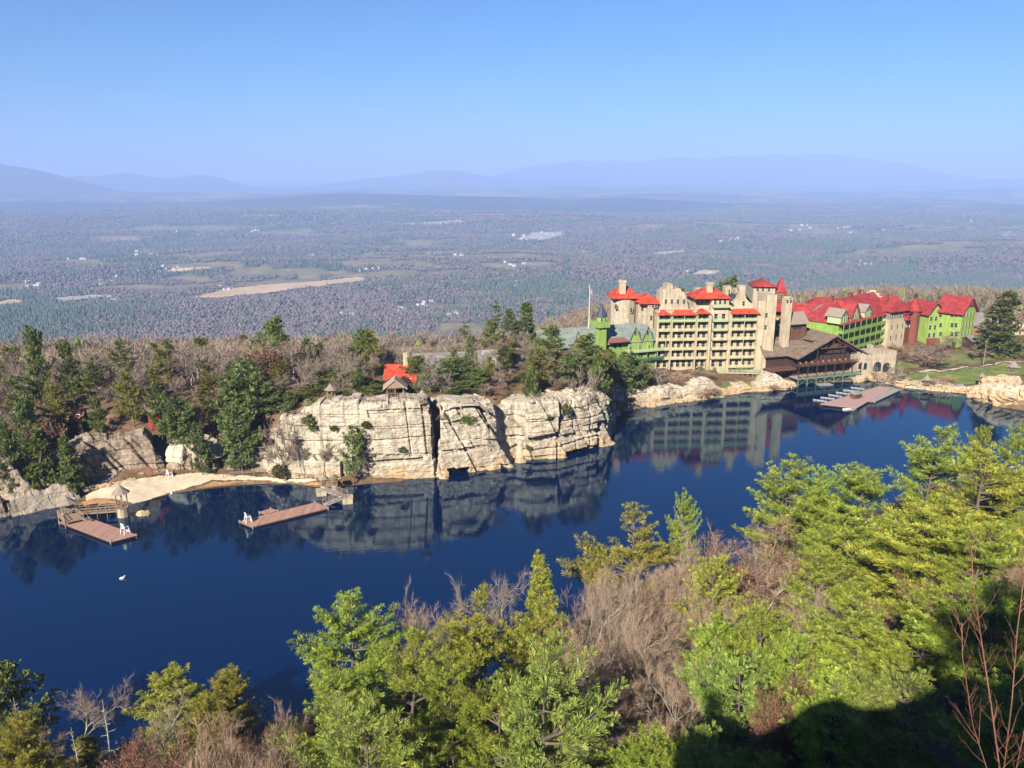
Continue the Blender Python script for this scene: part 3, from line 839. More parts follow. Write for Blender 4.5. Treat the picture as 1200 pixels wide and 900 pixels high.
for m_ in (M_STONE, M_STONE2, M_TRIM, M_GREEN, M_GREENS, M_BRICK, M_TIMBER2): weather(m_)
for m_ in (M_RED, M_CRIM, M_SLATE, M_GREYROOF, M_BRROOF): weather(m_, (.25, .25, 2.6), .68, 1.15); weather(m_, (.9, .9, .9), .8, 1.1)
# ---- 1. the cream stone hotel block -------------------------------------------------------------
f = Frame((769, 433), (893, 430.5), 5.0)
r = f.root('stone_hotel', 'cream stone hotel block with stacked balconies under small red awning roofs', 'hotel')
X = lambda px, y=0.0: f.x(px, 400, y)
xs = {k: X(v) for k, v in dict(a0=769, a1=783.5, b0=785, b1=812.5, c0=814, c1=827.5, t0=830.5, t1=850.5, d0=853.5, d1=883.5, e=892).items()}
zf = [f.z(800, 320 + v * .15) for v in (733, 660, 588, 515, 442, 370)]        # floor levels, bottom to top
ztop = f.z(800, 365.5); zt_t = f.z(840, 349.5)
w = MB().box(xs['a0'], xs['t0'], .0, 15, -5, ztop + .3).box(xs['t1'], xs['e'], .004, 15, -5, f.z(870, 364))
w.build('wall', M_STONE, r)
MB().box(X(812, 2), xs['t0'] - .01, 2.2, 14.8, ztop, zt_t).box(xs['t0'], xs['t1'], -.6, 14.9, -5, zt_t).build('tower_wall', M_STONE, r)
for a, b in ((xs['a1'], xs['b0']), (xs['b1'], xs['c0']), (xs['c1'], xs['t0'] - .005), (xs['t1'] + .005, xs['d0']), (xs['a0'] - .5, xs['a0'] - .01)):
    MB().box(a, b, -1.7, -.003, -5, ztop - .5).build('pier', M_STONE, r)
wm = win_meshes(1.15, 2.15, M_TRIM); wm2 = win_meshes(.8, 1.5, M_TRIM)
for k, z in enumerate(zf):
    nt = zf[k + 1] if k + 1 < len(zf) else ztop
    for (a, b, nw) in ((xs['a0'], xs['a1'], 2), (xs['b0'], xs['b1'], 4), (xs['c0'], xs['c1'], 2), (xs['d0'], xs['d1'], 4)):
        if k > 0 or a == xs['d0']:
            balcony(r, a, b, z, 2.0, M_TRIM if k < 5 else M_GREENTRIM, .95, nt - .23 if k < 5 else nt - .1, 3.8)
        for j in range(nw): put_window(r, wm, a + (b - a) * (j + .5) / nw, z + .12, -.0)
    a, b = xs['t0'] + .4, xs['t1'] - .3
    if k > 0: balcony(r, a, b, z, 2.5, M_GREENTRIM if k > 3 else M_TRIM, .95)
    for j in range(2): put_window(r, wm, a + (b - a) * (j + .5) / 2, z + .12, -.6)
za = f.z(840, 359)
balcony(r, xs['t0'] + .2, xs['t1'] + .4, za, 2.0, M_GREENTRIM, .7)
for j in range(3): put_window(r, wm2, xs['t0'] + 1.2 + 1.7 * j, za + .9, -.6)
def awning(x0, x1, z0, z1, d0, d1, inset): return MB().hip(x0, x1, d0, d1, z0, z1, inset, .15)
for (p0, p1) in ((768, 784), (784.5, 812.5), (812.8, 828.5), (852.5, 885.5)):
    z0 = f.z(p0, 368.3 if p0 < 800 else (366.7 if p0 < 850 else 367.0))
    awning(X(p0), X(p1), z0, z0 + 1.55, -2.6, 2.2, 1.6).build('roof', M_RED, r)
# stepped stone parapet behind the roofs
Y = 4.0
poly = [(772, 369), (807, 368), (806.5, 358), (803, 345.5), (801.5, 342), (798.5, 341.5), (798, 338.5), (792, 337.5), (791.8, 338.8), (789, 338.8), (788.2, 333), (781.5, 333), (781, 338.8), (778, 339), (777, 341), (774, 341.2), (773.5, 347)]
P = [f.uv(a, b, Y) for a, b in poly]
MB().prism_y([(a, b) for a, b in P], Y, Y + 5).build('gable', M_STONE2, r)
for px in (778, 785, 792, 799): put_window(r, wm2, X(px, Y), f.z(px, 356, Y), Y)
MB().box(X(807.2, Y), X(812, Y), Y, Y + 6, ztop - .5, f.z(809, 360, Y)).build('parapet', M_STONE2, r)
# tower roof
x0, x1 = X(809.5), X(852.5)
rf = MB().hip(x0, x1, -1.6, 9.6, zt_t, f.z(834, 336, 4.5), 5.0).build('roof', M_RED, r)
cx = X(828, 1.5)
MB().box(cx - .95, cx + .95, 1.2, 2.8, zt_t + .5, f.z(828, 333.5, 1.5)).box(cx - 1.15, cx + 1.15, 1.0, 3.0, f.z(828, 333.5, 1.5), f.z(828, 331, 1.5)).build('chimney', M_STONE, rf)
for px in (815, 820, 825): put_window(r, wm2, X(px, 2.2), zt_t - 2.1, 2.2)
# scrolled gable over the right-hand balconies
Y = 3.0
poly = [(855, 366), (884, 365.5), (882, 356), (877.5, 353.5), (874.8, 350), (873.4, 345), (873.2, 340.5), (874, 338), (874, 334.5), (866, 334.5), (866, 338), (866.8, 340.5), (866.4, 345), (864.5, 350), (861, 353.5), (856, 357)]
P = [f.uv(a, b, Y) for a, b in poly]
MB().prism_y(P, Y, Y + 2.2).build('gable', M_STONE, r)
put_window(r, wm2, X(868, Y), f.z(868, 358, Y), Y)
MB().gable_y(X(857, Y), X(881, Y), Y + 2.21, 14, f.z(868, 357, Y), f.z(868, 342, Y)).build('roof', M_SPIRE, r)
for (p0, p1, yt, Y, d) in ((858, 864, 339, 8, 4), (846, 850, 336.5, 10, 3), (812.5, 820, 338, 11, 3), (846.5, 853, 335.5, 12, 3)):
    MB().box(X(p0, Y), X(p1, Y), Y, Y + d, ztop - 1, f.z(p0, yt, Y)).build('chimney', M_STONE2, r)
# plain tall stone stair tower on the right
xa, xb = X(891.6), X(903)
MB().box(xa, xb, -2.5, 6, -5, f.z(897, 344.5)).build('stair_tower', M_STONE, r)
for yy in (372, 386): put_window(r, wm2, X(895.5, -2.5), f.z(895, yy, -2.5), -2.51)
MB().box(X(883.6), xa - .01, -1.4, -.005, -5, f.z(887, 352)).build('pier', M_STONE, r)
# big left tower with red roof and the link beside it
xa, xb, zt = X(717.5, 6), X(747, 6), f.z(732, 350, 6)
MB().prism_z([((xa + xb) / 2 + (xb - xa) / 2 * 1.04 * math.cos(a), 10.5 + 4.6 * math.sin(a)) for a in [math.pi * (2 * k + 1) / 12 for k in range(12)]], -5, zt).build('round_tower', M_STONE2, r)
rf = MB().hip(X(715, 6), X(749.5, 6), 5.4, 15.6, zt, f.z(734, 334, 10), 4.4).build('roof', M_RED, r)
MB().box(X(724, 7), X(731.2, 7), 7, 9, zt + .3, f.z(727, 330, 7)).box(X(723.4, 7), X(731.8, 7), 6.8, 9.2, f.z(727, 331.5, 7), f.z(727, 329, 7)).build('chimney', M_STONE, rf)
MB().box(xb - .5, X(770, 5), 5, 14, -5, f.z(755, 355, 5)).box(X(757.5, 3.4), xs['a0'] - .51, 3.4, 5.0, -5, f.z(765, 357, 3.4)).build('wall', M_STONE2, r)
for (p0, p1, y0_, y1_, ya, yb) in ((744, 772.5, 4.2, 13, 354.5, 344.5), (748, 771, 2.6, 8.5, 356.5, 348.5)):
    MB().hip(X(p0, y0_), X(p1, y0_), y0_, y1_, f.z(p0, ya, y0_), f.z(p0, yb, y0_ + 3), 2.5).build('roof', M_RED, r)
for (px, yy) in ((739, 366), (760.5, 375), (751, 364), (762, 360.5), (765.5, 360.5), (721, 362), (761, 400)): put_window(r, wm2, X(px, 5), f.z(px, yy, 3.4 if px > 757 else 5.6), 3.39 if px > 757 else (4.99 if px > 747 else 5.9))

# ---- 2. the high red roofed towers behind ---------------------------------------------------------
f2 = Frame((872, 423), (926, 424), 5.0, 14)
r = f2.root('turret_wing', 'stone and brick wing with red pyramid turret rising behind the stone hotel', 'hotel')
X2 = lambda px: f2.x(px, 390)
MB().box(X2(879), X2(904.5), 0, 9, -4, f2.z(890, 336)).build('wall', M_STONE2, r)
MB().hip(X2(878), X2(905.8), -1, 10, f2.z(890, 336), f2.z(890, 328.5), 3).build('roof', M_CRIM, r)
MB().box(X2(905.3), X2(925), 1.5, 9, -4, f2.z(915, 352)).build('wall', M_BRICK, r)
MB().box(X2(906), X2(919), .5, 4.5, -4, f2.z(912, 343)).build('turret', M_BRICK, r)
MB().cone((X2(906) + X2(919)) / 2, 2.5, f2.z(912, 343), f2.z(913, 324.5), (X2(919) - X2(906)) * .72, 4).build('roof', M_CRIM, r)
MB().hip(X2(903.5), X2(926.5), .6, 10, f2.z(915, 352), f2.z(915, 344), 3).build('roof', M_CRIM, r)
MB().hip(X2(903.5), X2(917), -2.5, 1.4, f2.z(910, 364), f2.z(910, 355), .5).build('roof', M_CRIM, r)
balcony(r, X2(904.2), X2(921), f2.z(912, 374), 2.4, M_GREENTRIM, 1.0)
balcony(r, X2(904.2), X2(921), f2.z(912, 385), 2.4, M_TRIM, 1.0)
for (a, b) in ((884, 341), (890, 341), (897, 341), (908, 350), (912.5, 350), (908, 370), (914, 370), (919, 370), (908, 381), (914, 381), (919, 381)):
    put_window(r, wm2, X2(a), f2.z(a, b), -.01 if a < 905 else .49)

# ---- 3. the green wing with the little turret -----------------------------------------------------
f3 = Frame((636, 444), (772, 431), 5.5)
r = f3.root('green_hotel_wing', 'green clapboard hotel wing with grey roof, twin gables and a slender green turret', 'hotel')
U = f3.uv
xl, xr = U(638, 420)[0], U(774, 415)[0]
ze = U(750, 398)[1]
MB().box(xl, xr, 0, 13, -4, ze).build('wall', M_GREENS, r)
zr = f3.z(757, 378.5, 6.5)
rf = MB().gable_x(xl - .6, xr + .4, -1.2, 14.2, ze - .6, zr).build('roof', M_SLATE, r)
MB().hip(U(733, 400)[0], xr + .5, 7, 15.5, ze + .2, f3.z(760, 374, 10), 3).build('roof', M_SLATE, r)
MB().box(U(684, 400)[0], U(697, 400)[0], 2.0, 2.6, ze + 2.1, ze + 2.4).build('skylight', M_PANE, rf)
for pa in (742.8, 757.3):                                            # twin gables
    xa = U(pa, 390)[0]; hw = 2.25
    zt = f3.z(pa, 381.5, -1)
    MB().prism_y([(xa - hw, ze - 3), (xa + hw, ze - 3), (xa + hw, ze - .2), (xa, zt - .5), (xa - hw, ze - .2)], -1.0, 6).build('gable', M_GREEN, r)
    MB().gable_y(xa - hw - .35, xa + hw + .35, -1.5, 6.1, ze - .65, zt - .3, .22).build('gable_roof', M_SLATE, r)
xa, xb = U(733, 415)[0], xr
MB().box(xa, xb - 2.2, -.9, -.01, -4, ze - 3).build('front_bay', M_GREEN, r)
wg = win_meshes(.85, 1.5, M_GREENTRIM)
for pa in (742.8, 757.3): put_window(r, wg, U(pa, 390)[0], f3.z(pa, 393, -1), -1.01)
for kk, yy in enumerate((407, 417.5)):
    z = f3.z(750, yy + 4, -1)
    balcony(r, xa - .3, xb + .4, z, 2.6, M_GREENTRIM if kk == 0 else M_DKGREEN, 1.0, z + 3.0, 3.2)
    for k in range(5): put_window(r, wg, xa + 1 + 2.35 * k, z + .8, -.91 if k < 4 else -.01)
for k in range(5): put_window(r, wg, xa + 1 + 2.35 * k, f3.z(750, 431, -1), -.91 if k < 4 else -.01)
for px in (646, 655, 666, 684, 690, 721, 727): put_window(r, wg, U(px, 405)[0], ze - 2.4, -.01)
for pa, hh in ((676, 389.5), (650, 393)):                              # small gables on the left
    xa = U(pa, 395)[0]; zt = f3.z(pa, hh, -1)
    MB().prism_y([(xa - 1.6, ze - 3), (xa + 1.6, ze - 3), (xa + 1.6, ze), (xa, zt), (xa - 1.6, ze)], -.8, 6).build('gable', M_TRIM, r)
    MB().gable_y(xa - 2, xa + 2, -1.2, 6.1, ze - .3, zt + .25, .25).build('gable_roof', M_SLATE, r)
    put_window(r, wg, xa, ze - 1.6, -.81)
MB().hip(U(711, 398)[0], U(734, 398)[0], -2.4, 2, f3.z(722, 401.5, -2), f3.z(722, 396.5, -1), 1).build('porch_roof', vmat('rust_porch_roof', (.22, .09, .06), (.3, .13, .09), 1), r)
# turret
tx = U(703, 390)[0]; ty = -.8
tw = MB().box(tx - 1.35, tx + 1.35, ty - 1.35, ty + 1.35, -4, f3.z(703, 382.5, ty)).build('turret', M_GREEN, r)
MB().box(tx - 2.2, tx + 2.2, ty - 2.2, ty + 2.2, f3.z(703, 383, ty), f3.z(703, 376.5, ty)).build('turret_balcony', M_GREEN, r)
MB().cyl(tx, ty, f3.z(703, 376.5, ty), f3.z(703, 370.5, ty), 1.55, 8).build('lantern', M_GREEN, r)
MB().cone(tx, ty, f3.z(703, 370.5, ty), f3.z(703, 354.5, ty), 2.05, 8, .3).build('spire', M_SPIRE, r)
for k in (-.7, .7): put_window(r, win_meshes(.6, 1.0, M_GREENTRIM), tx + k, f3.z(703, 375.5, ty), ty - 1.5)
p = f3.L + f3.ux * (tx - 1.3) + f3.back * (ty + 6.5)
fl = empty('flagpole', (p.x, p.y, f3.zb + zr - 3), 0, 'tall pole flying a small faded flag above the green turret', 'flagpole')
MB().cyl(0, 0, 0, 17.5, .13, 8, .07).build('pole', M_WHITE, fl)
fv = [(.08 + .14 * i, .18 * math.sin(i * .9), 14.4 + 1.9 * j - .5 * i / 7 - .3 * j * i / 7) for i in range(8) for j in range(2)]
fm = np_mesh('flag', fv, np.array([[2 * i, 2 * i + 2, 2 * i + 3, 2 * i + 1] for i in range(7)]), vmat('faded_flag', (.30, .12, .12), (.55, .45, .45), 2.5))
link('flag', fm, fl)

# ---- 4. dark timber lakeside pavilion on stilts ------------------------------------------------------
f4 = Frame((931, 451), (1003, 444), 0.0)
r = f4.root('timber_pavilion', 'dark timber lakeside pavilion with brown shake roof standing on green stilts', 'pavilion')
Wd = f4.W
zp = f4.z(965, 439.5)                    # porch deck
zb_ = f4.z(932, 428.5)                    # balcony deck
zea = f4.z(932, 418.0)
zap = f4.z(975, 393.0)
xa = f4.x(975, 393)
xe0, xe1 = -.6, 2 * xa + .6
MB().box(.3, Wd - .3, 2.5, 13, 1.0, zea + .6).build('wall', M_TIMBER, r)
MB().prism_y([(.3, zea + .6), (Wd - .3, zea + .6), (xa, zap - .4)], 2.5, 13).build('gable', M_TIMBER, r)
ov = 2.6
rf = MB().prism_y([(-1.4, zea - .5), (xa, zap), (Wd + 1.6, zea - .6), (Wd + 1.6, zea - .15), (xa, zap + .45), (-1.4, zea - .05)], -ov, 16).build('roof', M_BRROOF, r)
# side gable to the left
zs = f4.z(893, 398, 9)
xg = f4.x(886, 410, 9)
MB().prism_x([(3.5, zea - .5), (9.5, zs), (15.5, zea - .5), (15.5, zea - .1), (9.5, zs + .45), (3.5, zea - .1)], xg, xa - 1).build('roof', M_BRROOF, r)
MB().box(xg + 1.8, .29, 5, 14, -.5, zea).prism_x([(5, zea), (14, zea), (9.5, zs - .5)], xg + 1.8, 2).build('wall', M_TIMBER, r)
balcony(r, xg + .5, .2, zea - 4.5, -2.2, M_TIMBER2, 1.0)
MB().box(xg + .2, -1.5, 2.4, 4.9, zea - 4.6, zea - 4.4).box(xg + .2, -1.5, 2.4, 2.5, zea - 4.4, zea - 3.5).build('side_balcony', M_TIMBER2, r)
for k in range(3): put_window(r, win_meshes(1.3, 1.4, M_TIMBER2), xg + 3.2 + 2.6 * k, zea - 2.4, 4.99)
# balcony and porch
MB().box(-.4, Wd + .2, -1.6, 2.49, zb_ - .3, zb_).build('balcony_deck', M_TIMBER, r)
b = MB().box(-.4, Wd + .2, -1.62, -1.5, zb_ + .85, zb_ + .98).box(-.4, Wd + .2, -1.6, -1.53, zb_ + .12, zb_ + .2)
for k in range(60): b.box(-.4 + Wd / 60 * k, -.3 + Wd / 60 * k, -1.6, -1.54, zb_ + .2, zb_ + .85)
b.build('balcony_railing', M_TIMBER2, r)
MB().box(-.4, Wd + .2, -2.2, 2.49, zp - .3, zp).build('porch_deck', M_GREY, r)
M_STILT = vmat('faded_green_timber', (.12, .19, .12), (.18, .26, .17), 1.5, .8)
b = MB().box(-.4, Wd + .2, -2.22, -2.1, zp + .85, zp + 1.0).box(-.4, Wd + .2, -2.24, -2.08, zp - .35, zp + .02)
for k in range(70): b.box(-.4 + Wd / 70 * k, -.32 + Wd / 70 * k, -2.2, -2.14, zp + .05, zp + .85)
b.build('porch_railing', M_STILT, r)
for k in range(8):
    xx = -.2 + (Wd + .2) * k / 7
    MB().box(xx - .16, xx + .16, -2.1, -1.8, -2, zp - .36).build('stilt', M_STILT, r)
    MB().box(xx - .12, xx + .12, -1.9, -1.66, zp, zb_ - .31).build('post', M_TIMBER, r)
    if k in (0, 2, 5, 7):
        top_ = zea + (zap - zea) * (1 - abs(xx - xa) / xa) - .2
        MB().box(xx - .13, xx + .13, -1.45, -1.2, zb_, max(zb_ + 1.5, top_)).build('post', M_TIMBER, r)
b = MB()
for k in range(7):
    xx, x2 = -.2 + (Wd + .2) * k / 7, -.2 + (Wd + .2) * (k + 1) / 7
    b.bar((xx, -1.95, .3), (x2, -1.95, zp - .4), .09); b.bar((xx, -1.93, zp - .4), (x2, -1.93, .3), .09)
b.build('cross_bracing', M_STILT, r)
wt_ = win_meshes(1.1, 1.7, M_TIMBER2)
for k in range(8): put_window(r, wt_, 1.6 + (Wd - 3.2) * k / 7, zp + .6, 2.49)
for k in range(7): put_window(r, wt_, 2.2 + (Wd - 4.4) * k / 6, zb_ + .7, 2.49)
for k in range(4): put_window(r, wt_, xa - 3.6 + 2.4 * k, zea + 1.2, 2.49)
# gable truss and small upper balcony
zg = zea + 2.4
b = MB().box(xa - 6, xa + 6, -1.3, -1.1, zg - .15, zg + .15).bar((xa, -1.2, zg), (xa, -1.2, zap - .3), .14)
for sx in (-1, 1):
    b.bar((xa + sx * 5.6, -1.2, zg), (xa + sx * .2, -1.2, zap - .6), .13).bar((xa + sx * 3.5, -1.21, zg), (xa + sx * 1.8, -1.21, zg + 2.3), .1)
    b.bar((xa + sx * 10.2, -1.2, zea + .3), (xa + sx * .2, -1.2, zap - .2), .15)
b.build('truss', M_TIMBER2, r)
MB().box(xa - 4.8, xa + 4.8, .5, 2.48, zg - .1, zg + .1).box(xa - 4.8, xa + 4.8, .5, .6, zg + .1, zg + 1.0).build('upper_balcony', M_TIMBER2, r)
# roof lantern and the tall pale chimney
Yl = 8.0
l0, l1 = f4.x(926, 385, Yl), f4.x(946, 385, Yl)
zl0, zl1 = f4.z(935, 404, Yl), f4.z(935, 378.5, Yl)
MB().box(l0 + .5, l1 - .4, Yl, Yl + 5, zl0 - 1, zl1).build('roof_lantern', M_TIMBER2, r)
MB().box(l0 + .3, l1 - .1, Yl - .3, Yl + 5.3, zl1 - .25, zl1 - .02).build('lantern_band', M_TIMBER, r)
zrl = f4.z(935, 366.5, Yl + 2)
MB().prism_x([(Yl - 1.3, zl1 - .3), (Yl + 2.5, zrl), (Yl + 6.3, zl1 - .3), (Yl + 6.3, zl1), (Yl + 2.5, zrl + .35), (Yl - 1.3, zl1)], l0 - .8, l1 - .2).build('lantern_roof', M_THATCH, r)
for k in range(3): put_window(r, win_meshes(.9, 1.3, M_TIMBER), l0 + 1.6 + 1.3 * k, zl1 - 2.0, Yl - .01)
dx = f4.x(950, 397, 4)
MB().hip(dx - 1.9, dx + 1.9, 1.5, 6, f4.z(950, 398.5, 3), f4.z(950, 395, 4), 1).build('dormer_roof', M_BRROOF, r)
c0, c1 = f4.x(918.6, 380, 6), f4.x(926.4, 380, 6)
zc = f4.z(922, 349.5, 6)
ch = MB().box(c0, c1, 6, 8.0, zea - 2, zc).build('chimney', M_STONE, r)
MB().prism_z([((c0 + c1) / 2 + 1.5 * math.cos(a), 7.0 + 1.3 * math.sin(a)) for a in [math.pi * k / 4 for k in range(8)]], zc, zc + .35).build('chimney_cap', M_TRIM, ch)
for k in (-.7, .7): MB().box((c0 + c1) / 2 + k - .3, (c0 + c1) / 2 + k + .3, 5.95, 6.5, zc - 1.7, zc - .6).build('flue_shade_panel', M_PANE, ch)  # solid dark boxes paint the shade inside the flues
PAV = f4; PAV_ZP, PAV_ZB = zp, zb_

# chairs standing along the pavilion's porch and balcony
M_CHAIR = vmat('orange_brown_wood', (.36, .15, .07), (.48, .22, .11), 2, .7)
def chair_proto(name, label, group):
    c = empty(name, (0, 0, 0), 0, label, 'chair', group)
    MB().box(-.33, .33, -.3, .3, .38, .46).build('seat', M_CHAIR, c)
    MB().prism_x([(.28, .46), (.5, 1.25), (.42, 1.27), (.2, .46)], -.33, .33).build('backrest', M_CHAIR, c)
    for sx in (-.36, .36): MB().box(sx - .05, sx + .05, -.34, .34, .62, .67).build('armrest', M_CHAIR, c)
    for sx in (-.33, .33):
        for sy in (-.27, .25): MB().box(sx - .04, sx + .04, sy - .04, sy + .04, 0, .62 if sy < 0 else .6).build('leg', M_CHAIR, c)
    return c
ch0 = None
for (z, nn, yy, lab, gr) in ((PAV_ZB, 11, -.9, 'orange brown wooden chair in the row on the pavilion balcony', 'chairs on the pavilion balcony'),
                             (PAV_ZP, 14, -1.3, 'orange brown wooden chair in the row on the pavilion porch', 'chairs on the pavilion porch')):
    for k in range(nn):
        q = PAV.L + PAV.ux * (1.2 + (PAV.W - 2.4) * k / (nn - 1)) + PAV.back * yy + Vector((0, 0, z))
        if ch0 is None: ch0 = chair_proto('chair', lab, gr); ch0.location = q; ch0.rotation_euler.z = PAV.rz
        else: copy_tree(ch0, q, PAV.rz, 1, lab, gr)

# ---- 5. the long green wing with crimson roofs ---------------------------------------------------------
f5 = Frame((984, 417), (1037.5, 402), 6.0)
r = f5.root('balconied_wing', 'bright green hotel wing with four balcony tiers under a steep crimson roof', 'hotel')
Wd = f5.W
zs_ = [f5.z(1037, v) for v in (404, 396, 386.5, 377)]
zev = f5.z(1037, 367)
MB().box(-3, Wd, 0, 14, -4, zev).build('wall', M_GREEN, r)
zrd = f5.z(1017, 343, 7)
ze_ = zev - .25
MB().add([(-3.6, -1.8, ze_), (Wd - .1, -1.8, ze_), (Wd - .1, 15.5, ze_), (-3.6, 15.5, ze_), (5.5, 6.85, zrd), (Wd - .1, 6.85, zrd)], [(0, 1, 5, 4), (2, 3, 4, 5), (3, 0, 4), (1, 2, 5), (3, 2, 1, 0)]).build('roof', M_CRIM, r)
wgr = win_meshes(.85, 1.6, M_GREENTRIM)
for k, z in enumerate(zs_):
    if k > 0: balcony(r, -2.8, Wd - .2, z, 1.9, M_GREEN, 1.1, (zs_[k + 1] if k < 3 else zev) - .24, 4.2, .8)
    for j in range(12): put_window(r, wgr, -1.6 + (Wd - .2) * j / 12 + 1.2, z + .9, -.01)
balcony(r, -2.8, Wd - .2, zs_[0], 1.9, M_GREEN, 1.1, zs_[1] - .24, 4.2, .8)
# stepped stone end wall
st_ = MB(); nst = 7
for k in range(nst):
    y0_ = -2.0 + k * 9.4 / nst
    st_.box(Wd, Wd + .8, y0_, y0_ + 9.4 / nst + .001, -4 + .001 * k, zev + .6 + (zrd - zev) * (k + 1) / nst)
    y1_ = 7.4 + k * 8.3 / nst
    st_.box(Wd, Wd + .8, y1_ + .001, y1_ + 8.3 / nst + .002, -4 + .001 * k, zrd + .6 - (zrd - zev) * k / nst)
st_.build('stepped_end_wall', M_STONE, r)
def dormer(par, x, y, z, w, hh, mw, mr, wmx, n=2):
    MB().box(x - w / 2, x + w / 2, y, y + 5, z, z + hh).build('dormer', mw, par)
    MB().prism_y([(x - w / 2, z + hh), (x + w / 2, z + hh), (x, z + hh + w * .42)], y, y + 5).build('dormer_gable', M_THATCH, par)
    MB().gable_y(x - w / 2 - .4, x + w / 2 + .4, y - .4, y + 6, z + hh - .2, z + hh + w * .45, .25).build('dormer_roof', mr, par)
    for k in range(n): put_window(par, wmx, x - w / 2 + w * (k + .5) / n, z + .4, y - .01)
for px in (986, 1013): dormer(r, f5.x(px, 370), -1.2, zev + .1, 5.2, 2.6, M_GREENTRIM, M_THATCH, wgr, 3)
for px, yy in ((996, 6.9), (1006, 8.5), (975, 7.5)):
    cx = f5.x(px, 350, yy)
    MB().box(cx - .6, cx + .6, yy - .5, yy + .5, zrd - 2, zrd + 1.1).box(cx - .75, cx + .75, yy - .65, yy + .65, zrd + 1.1, zrd + 1.35).build('chimney', M_BRICK, r)
cx = f5.x(1000, 360)
zt = zrd - .7
MB().prism_y([(cx - 3.0, zev), (cx + 3.0, zev), (cx + 3.0, zev + 1.6), (cx, zt - .3), (cx - 3.0, zev + 1.6)], -1.0, 6).build('cross_gable', M_GREENTRIM, r)
MB().gable_y(cx - 3.5, cx + 3.5, -1.6, 6.8, zev + 1.3, zt, .3).build('cross_gable_roof', M_CRIM, r)
for k in (-1.3, 0, 1.3): put_window(r, wgr, cx + k, zev + .9, -1.01)
# front-facing lower section on the left with its own dormer
f6 = Frame((928, 403), (981, 405), 6.0)
r = f6.root('crimson_roof_wing', 'low green wing with crimson roof and thatch coloured dormer behind the timber pavilion', 'hotel')
Wd = f6.W
zev = f6.z(955, 381.5); zrd = f6.z(950, 356, 6)
MB().box(0, Wd, 0, 12, -4, zev).build('wall', M_GREEN, r)
MB().gable_x(-.5, Wd + .6, -1.5, 13.5, zev - .3, zrd, .35).build('roof', M_CRIM, r)
MB().prism_x([(0, zev - .01), (12, zev - .01), (6, zrd - .4)], .1, .6).prism_x([(0, zev - .01), (12, zev - .01), (6, zrd - .4)], Wd - .6, Wd - .1).build('gable_wall', M_GREENTRIM, r)
MB().hip(Wd * .35, Wd + 2, 5, 16, zrd - 1, f6.z(960, 348, 10), 3).build('roof', M_CRIM, r)
dormer(r, f6.x(963, 375), -1.2, f6.z(963, 374.5, -1), 5.2, 2.6, M_BRICK, M_THATCH, wgr, 4)
balcony(r, 4, Wd - .2, f6.z(955, 390), 1.7, M_GREEN, 1.2, zev - .1, 3)
for k in range(6): put_window(r, wgr, 4.8 + (Wd - 5.6) * k / 5, f6.z(955, 389.5), -.01)

# ---- 6. cream stone block and brick turret ------------------------------------------------------------
f7 = Frame((1039, 406), (1058, 403), 6.0)
r = f7.root('stone_block', 'cream stone block with dark attic windows and crimson roof right of the balconies', 'hotel')
Wd = f7.W
zw, ze, zr = f7.z(1048, 374), f7.z(1048, 365.5), f7.z(1048, 345, 6)
MB().box(0, Wd, 0, 11, -4, zw).build('wall', M_STONE, r)
MB().box(.3, Wd - .2, .3, 10.7, zw, ze).build('attic', M_GREYROOF, r)
MB().hip(-.5, Wd + 2.4, -1.0, 12, ze, zr, 3.0).build('roof', M_CRIM, r)
ws = win_meshes(.8, 1.7, M_TRIM)
for k in range(3):
    for yy in (385.5, 397.5): put_window(r, ws, Wd * (k + .5) / 3, f7.z(1048, yy), -.01)
    put_window(r, wm2, Wd * (k + .5) / 3, zw + .3, .29)
MB().box(Wd * .3, Wd * .3 + .8, 4, 5, zr - 2, zr + 1).build('chimney', M_BRICK, r)
f8 = Frame((1059, 404), (1082, 398), 6.0, 1.5)
r = f8.root('brick_turret', 'red brick section with round turret and crimson cone roof next to the cream block', 'hotel')
Wd = f8.W
ze = f8.z(1075, 365)
MB().box(0, Wd, 0, 10, -4, ze).build('wall', M_BRICK, r)
MB().hip(-.3, Wd + 3, -.8, 11, ze, f8.z(1078, 351, 5), 2).build('roof', M_CRIM, r)
tx = f8.x(1070, 380); 
MB().cyl(tx, .2, -4, ze + .6, 2.3, 14).build('turret', M_BRICK, r)
MB().cone(tx, .2, ze + .6, f8.z(1069.5, 346.5, .2), 2.9, 14).build('turret_roof', M_CRIM, r)
MB().cyl(tx, .2, f8.z(1069.5, 350, .2), f8.z(1069.5, 345, .2), .6, 8).build('finial', M_TIMBER, r)
wb = win_meshes(.9, 1.6, M_WHITE)
for (px, yy) in ((1062, 383), (1066, 383), (1076, 382), (1080, 381), (1077, 393), (1080.5, 392)): put_window(r, wb, f8.x(px, yy), f8.z(px, yy), -2.1 if 1067 < px < 1073 else -.01)
MB().box(.1, 3.2, -1.6, -.01, f8.z(1062, 373), f8.z(1062, 371)).prism_x([(-1.9, f8.z(1062, 374)), (0, f8.z(1062, 374)), (0, f8.z(1062, 367))], .05, 3.3).build('bay_roof', M_CRIM, r)

